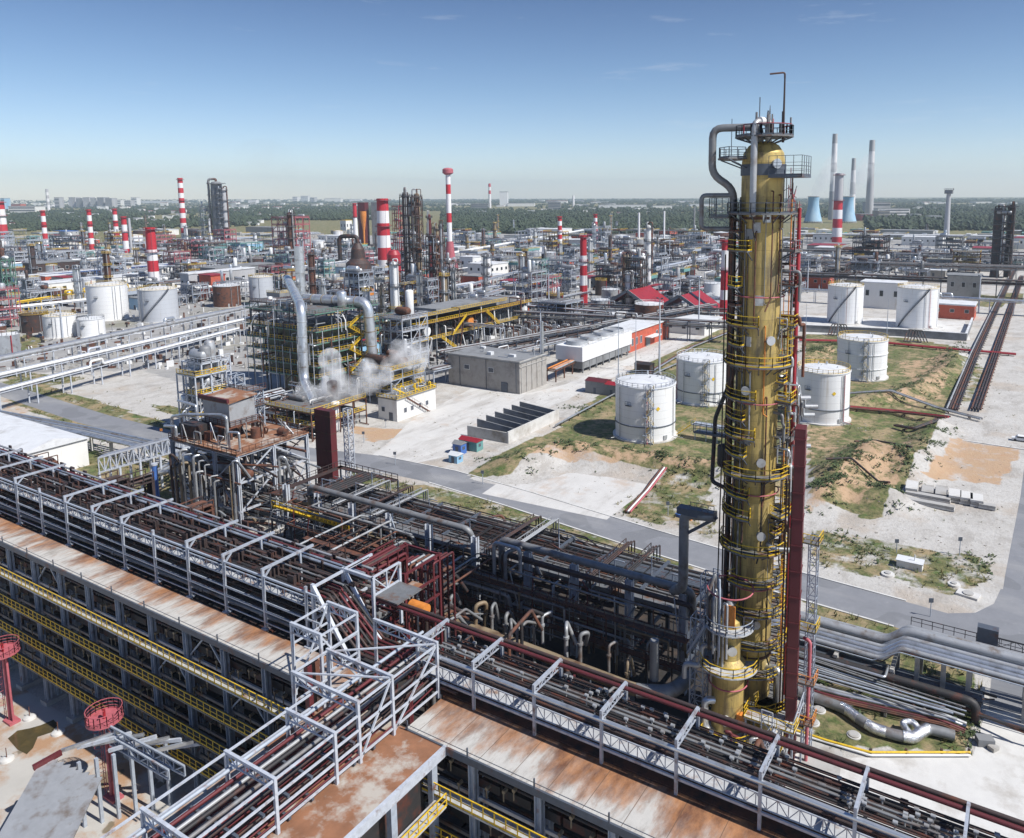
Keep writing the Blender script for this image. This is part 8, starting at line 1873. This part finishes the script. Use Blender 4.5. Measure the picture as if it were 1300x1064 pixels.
for a in [(1112, 272, 257, 26, 60, 'tall boiler house of the power station', 'stack_grey'), (1130, 275, 265, 40, 50, 'long pale turbine hall of the power station', 'stack_white'), (1096, 280, 272, 16, 40, 'low red-trimmed block below the power station', 'roof_red'), (1118, 279, 268, 14, 40, 'mid-height concrete bunker of the power station', 'brick_grey')]: block(*a, name='power_house', group='power station', fl=3)
def far_houses(n, xr, yr, wr, hr):
    for _ in range(n):
        px, py = U(*xr), U(*yr); p = P(px, py); d_ = proj(p.x, p.y, 0)[2]/F
        if any((p.x-c[0])**2+(p.y-c[1])**2 < (c[2]*.7)**2 for c in CLEAR) or NCNT.get('far', 0) > 210: continue
        NCNT['far'] = NCNT.get('far', 0)+1
        w_ = U(*wr)*d_; h = min(U(*hr)*d_, 32); dp = w_*U(.3, .8); r = thing('far_building', 'tiny pale building among the far woods', 'building', p, 'tiny buildings among the far woods')
        m = MB(); m.cbox(p.x, p.y, -1, w_, dp, h+1, yaw+U(-.3, .3)); m.build('wall', rnd.choice(['white_wall', 'stack_white', 'stack_grey', 'white', 'white_wall']), r)
        m = MB(); m.cbox(p.x, p.y, h, w_*1.03, dp*1.06, h*.06+.3, yaw); m.build('roof', rnd.choice(['roof_pale', 'roof_pale', 'roof_grey', 'roof_grey', 'roof_red']), r); CLEAR.append((p.x, p.y, max(w_*.7, 12*d_)))
far_houses(80, (-10, 330), (260, 287), (4, 14), (2, 4.5)); far_houses(40, (290, 470), (256, 280), (3, 12), (2, 4)); far_houses(38, (570, 930), (256, 275), (6, 26), (1.5, 3)); far_houses(44, (1100, 1310), (255, 290), (3, 12), (1.5, 3.5))
# steam and smoke far off
volume_mat('far_steam', (1, 1, 1), .12, .02); volume_mat('smoke', (.55, .53, .52), .006, .02)
def plume(lab, pts, mat):
    bl = []
    for (p, s0), (q, s1) in zip(pts, pts[1:]):
        for k in range(4): c = p.lerp(q, k/4); bl.append((c.x, c.y, c.z, s0+(s1-s0)*k/4))
    cloud('steam_cloud' if mat != 'smoke' else 'smoke_plume', lab, 'steam' if mat != 'smoke' else 'smoke', bl, mat, 4.0)
for px, lab in ((1033, 'thin steam rising from the nearer cooling tower towards the chimneys'), (1077, 'thin steam rising from the cooling tower below the grey chimney')):
    p = P(px, 283); h = Zat(p.x, p.y, 250); plume(lab, [(p+Vector((0, 0, h)), 10), (p+Vector((0, 0, h+18))+rt*8, 15), (p+Vector((0, 0, h+40))+rt*22, 20), (p+Vector((0, 0, h+62))+rt*34, 22), (p+Vector((0, 0, h+85))+rt*40, 12)], 'far_steam')
p = P(372, 300); plume('faint brown smoke hanging above the pink lattice unit', [(p+Vector((0, 0, 55)), 6), (p+Vector((0, 0, 85))-rt*6, 22), (p+Vector((0, 0, 118))-rt*26, 38), (p+Vector((0, 0, 130))-rt*70, 26)], 'smoke')
plant_later()
if fr.v: struct('forest', fr, 'forest', 'stuff')
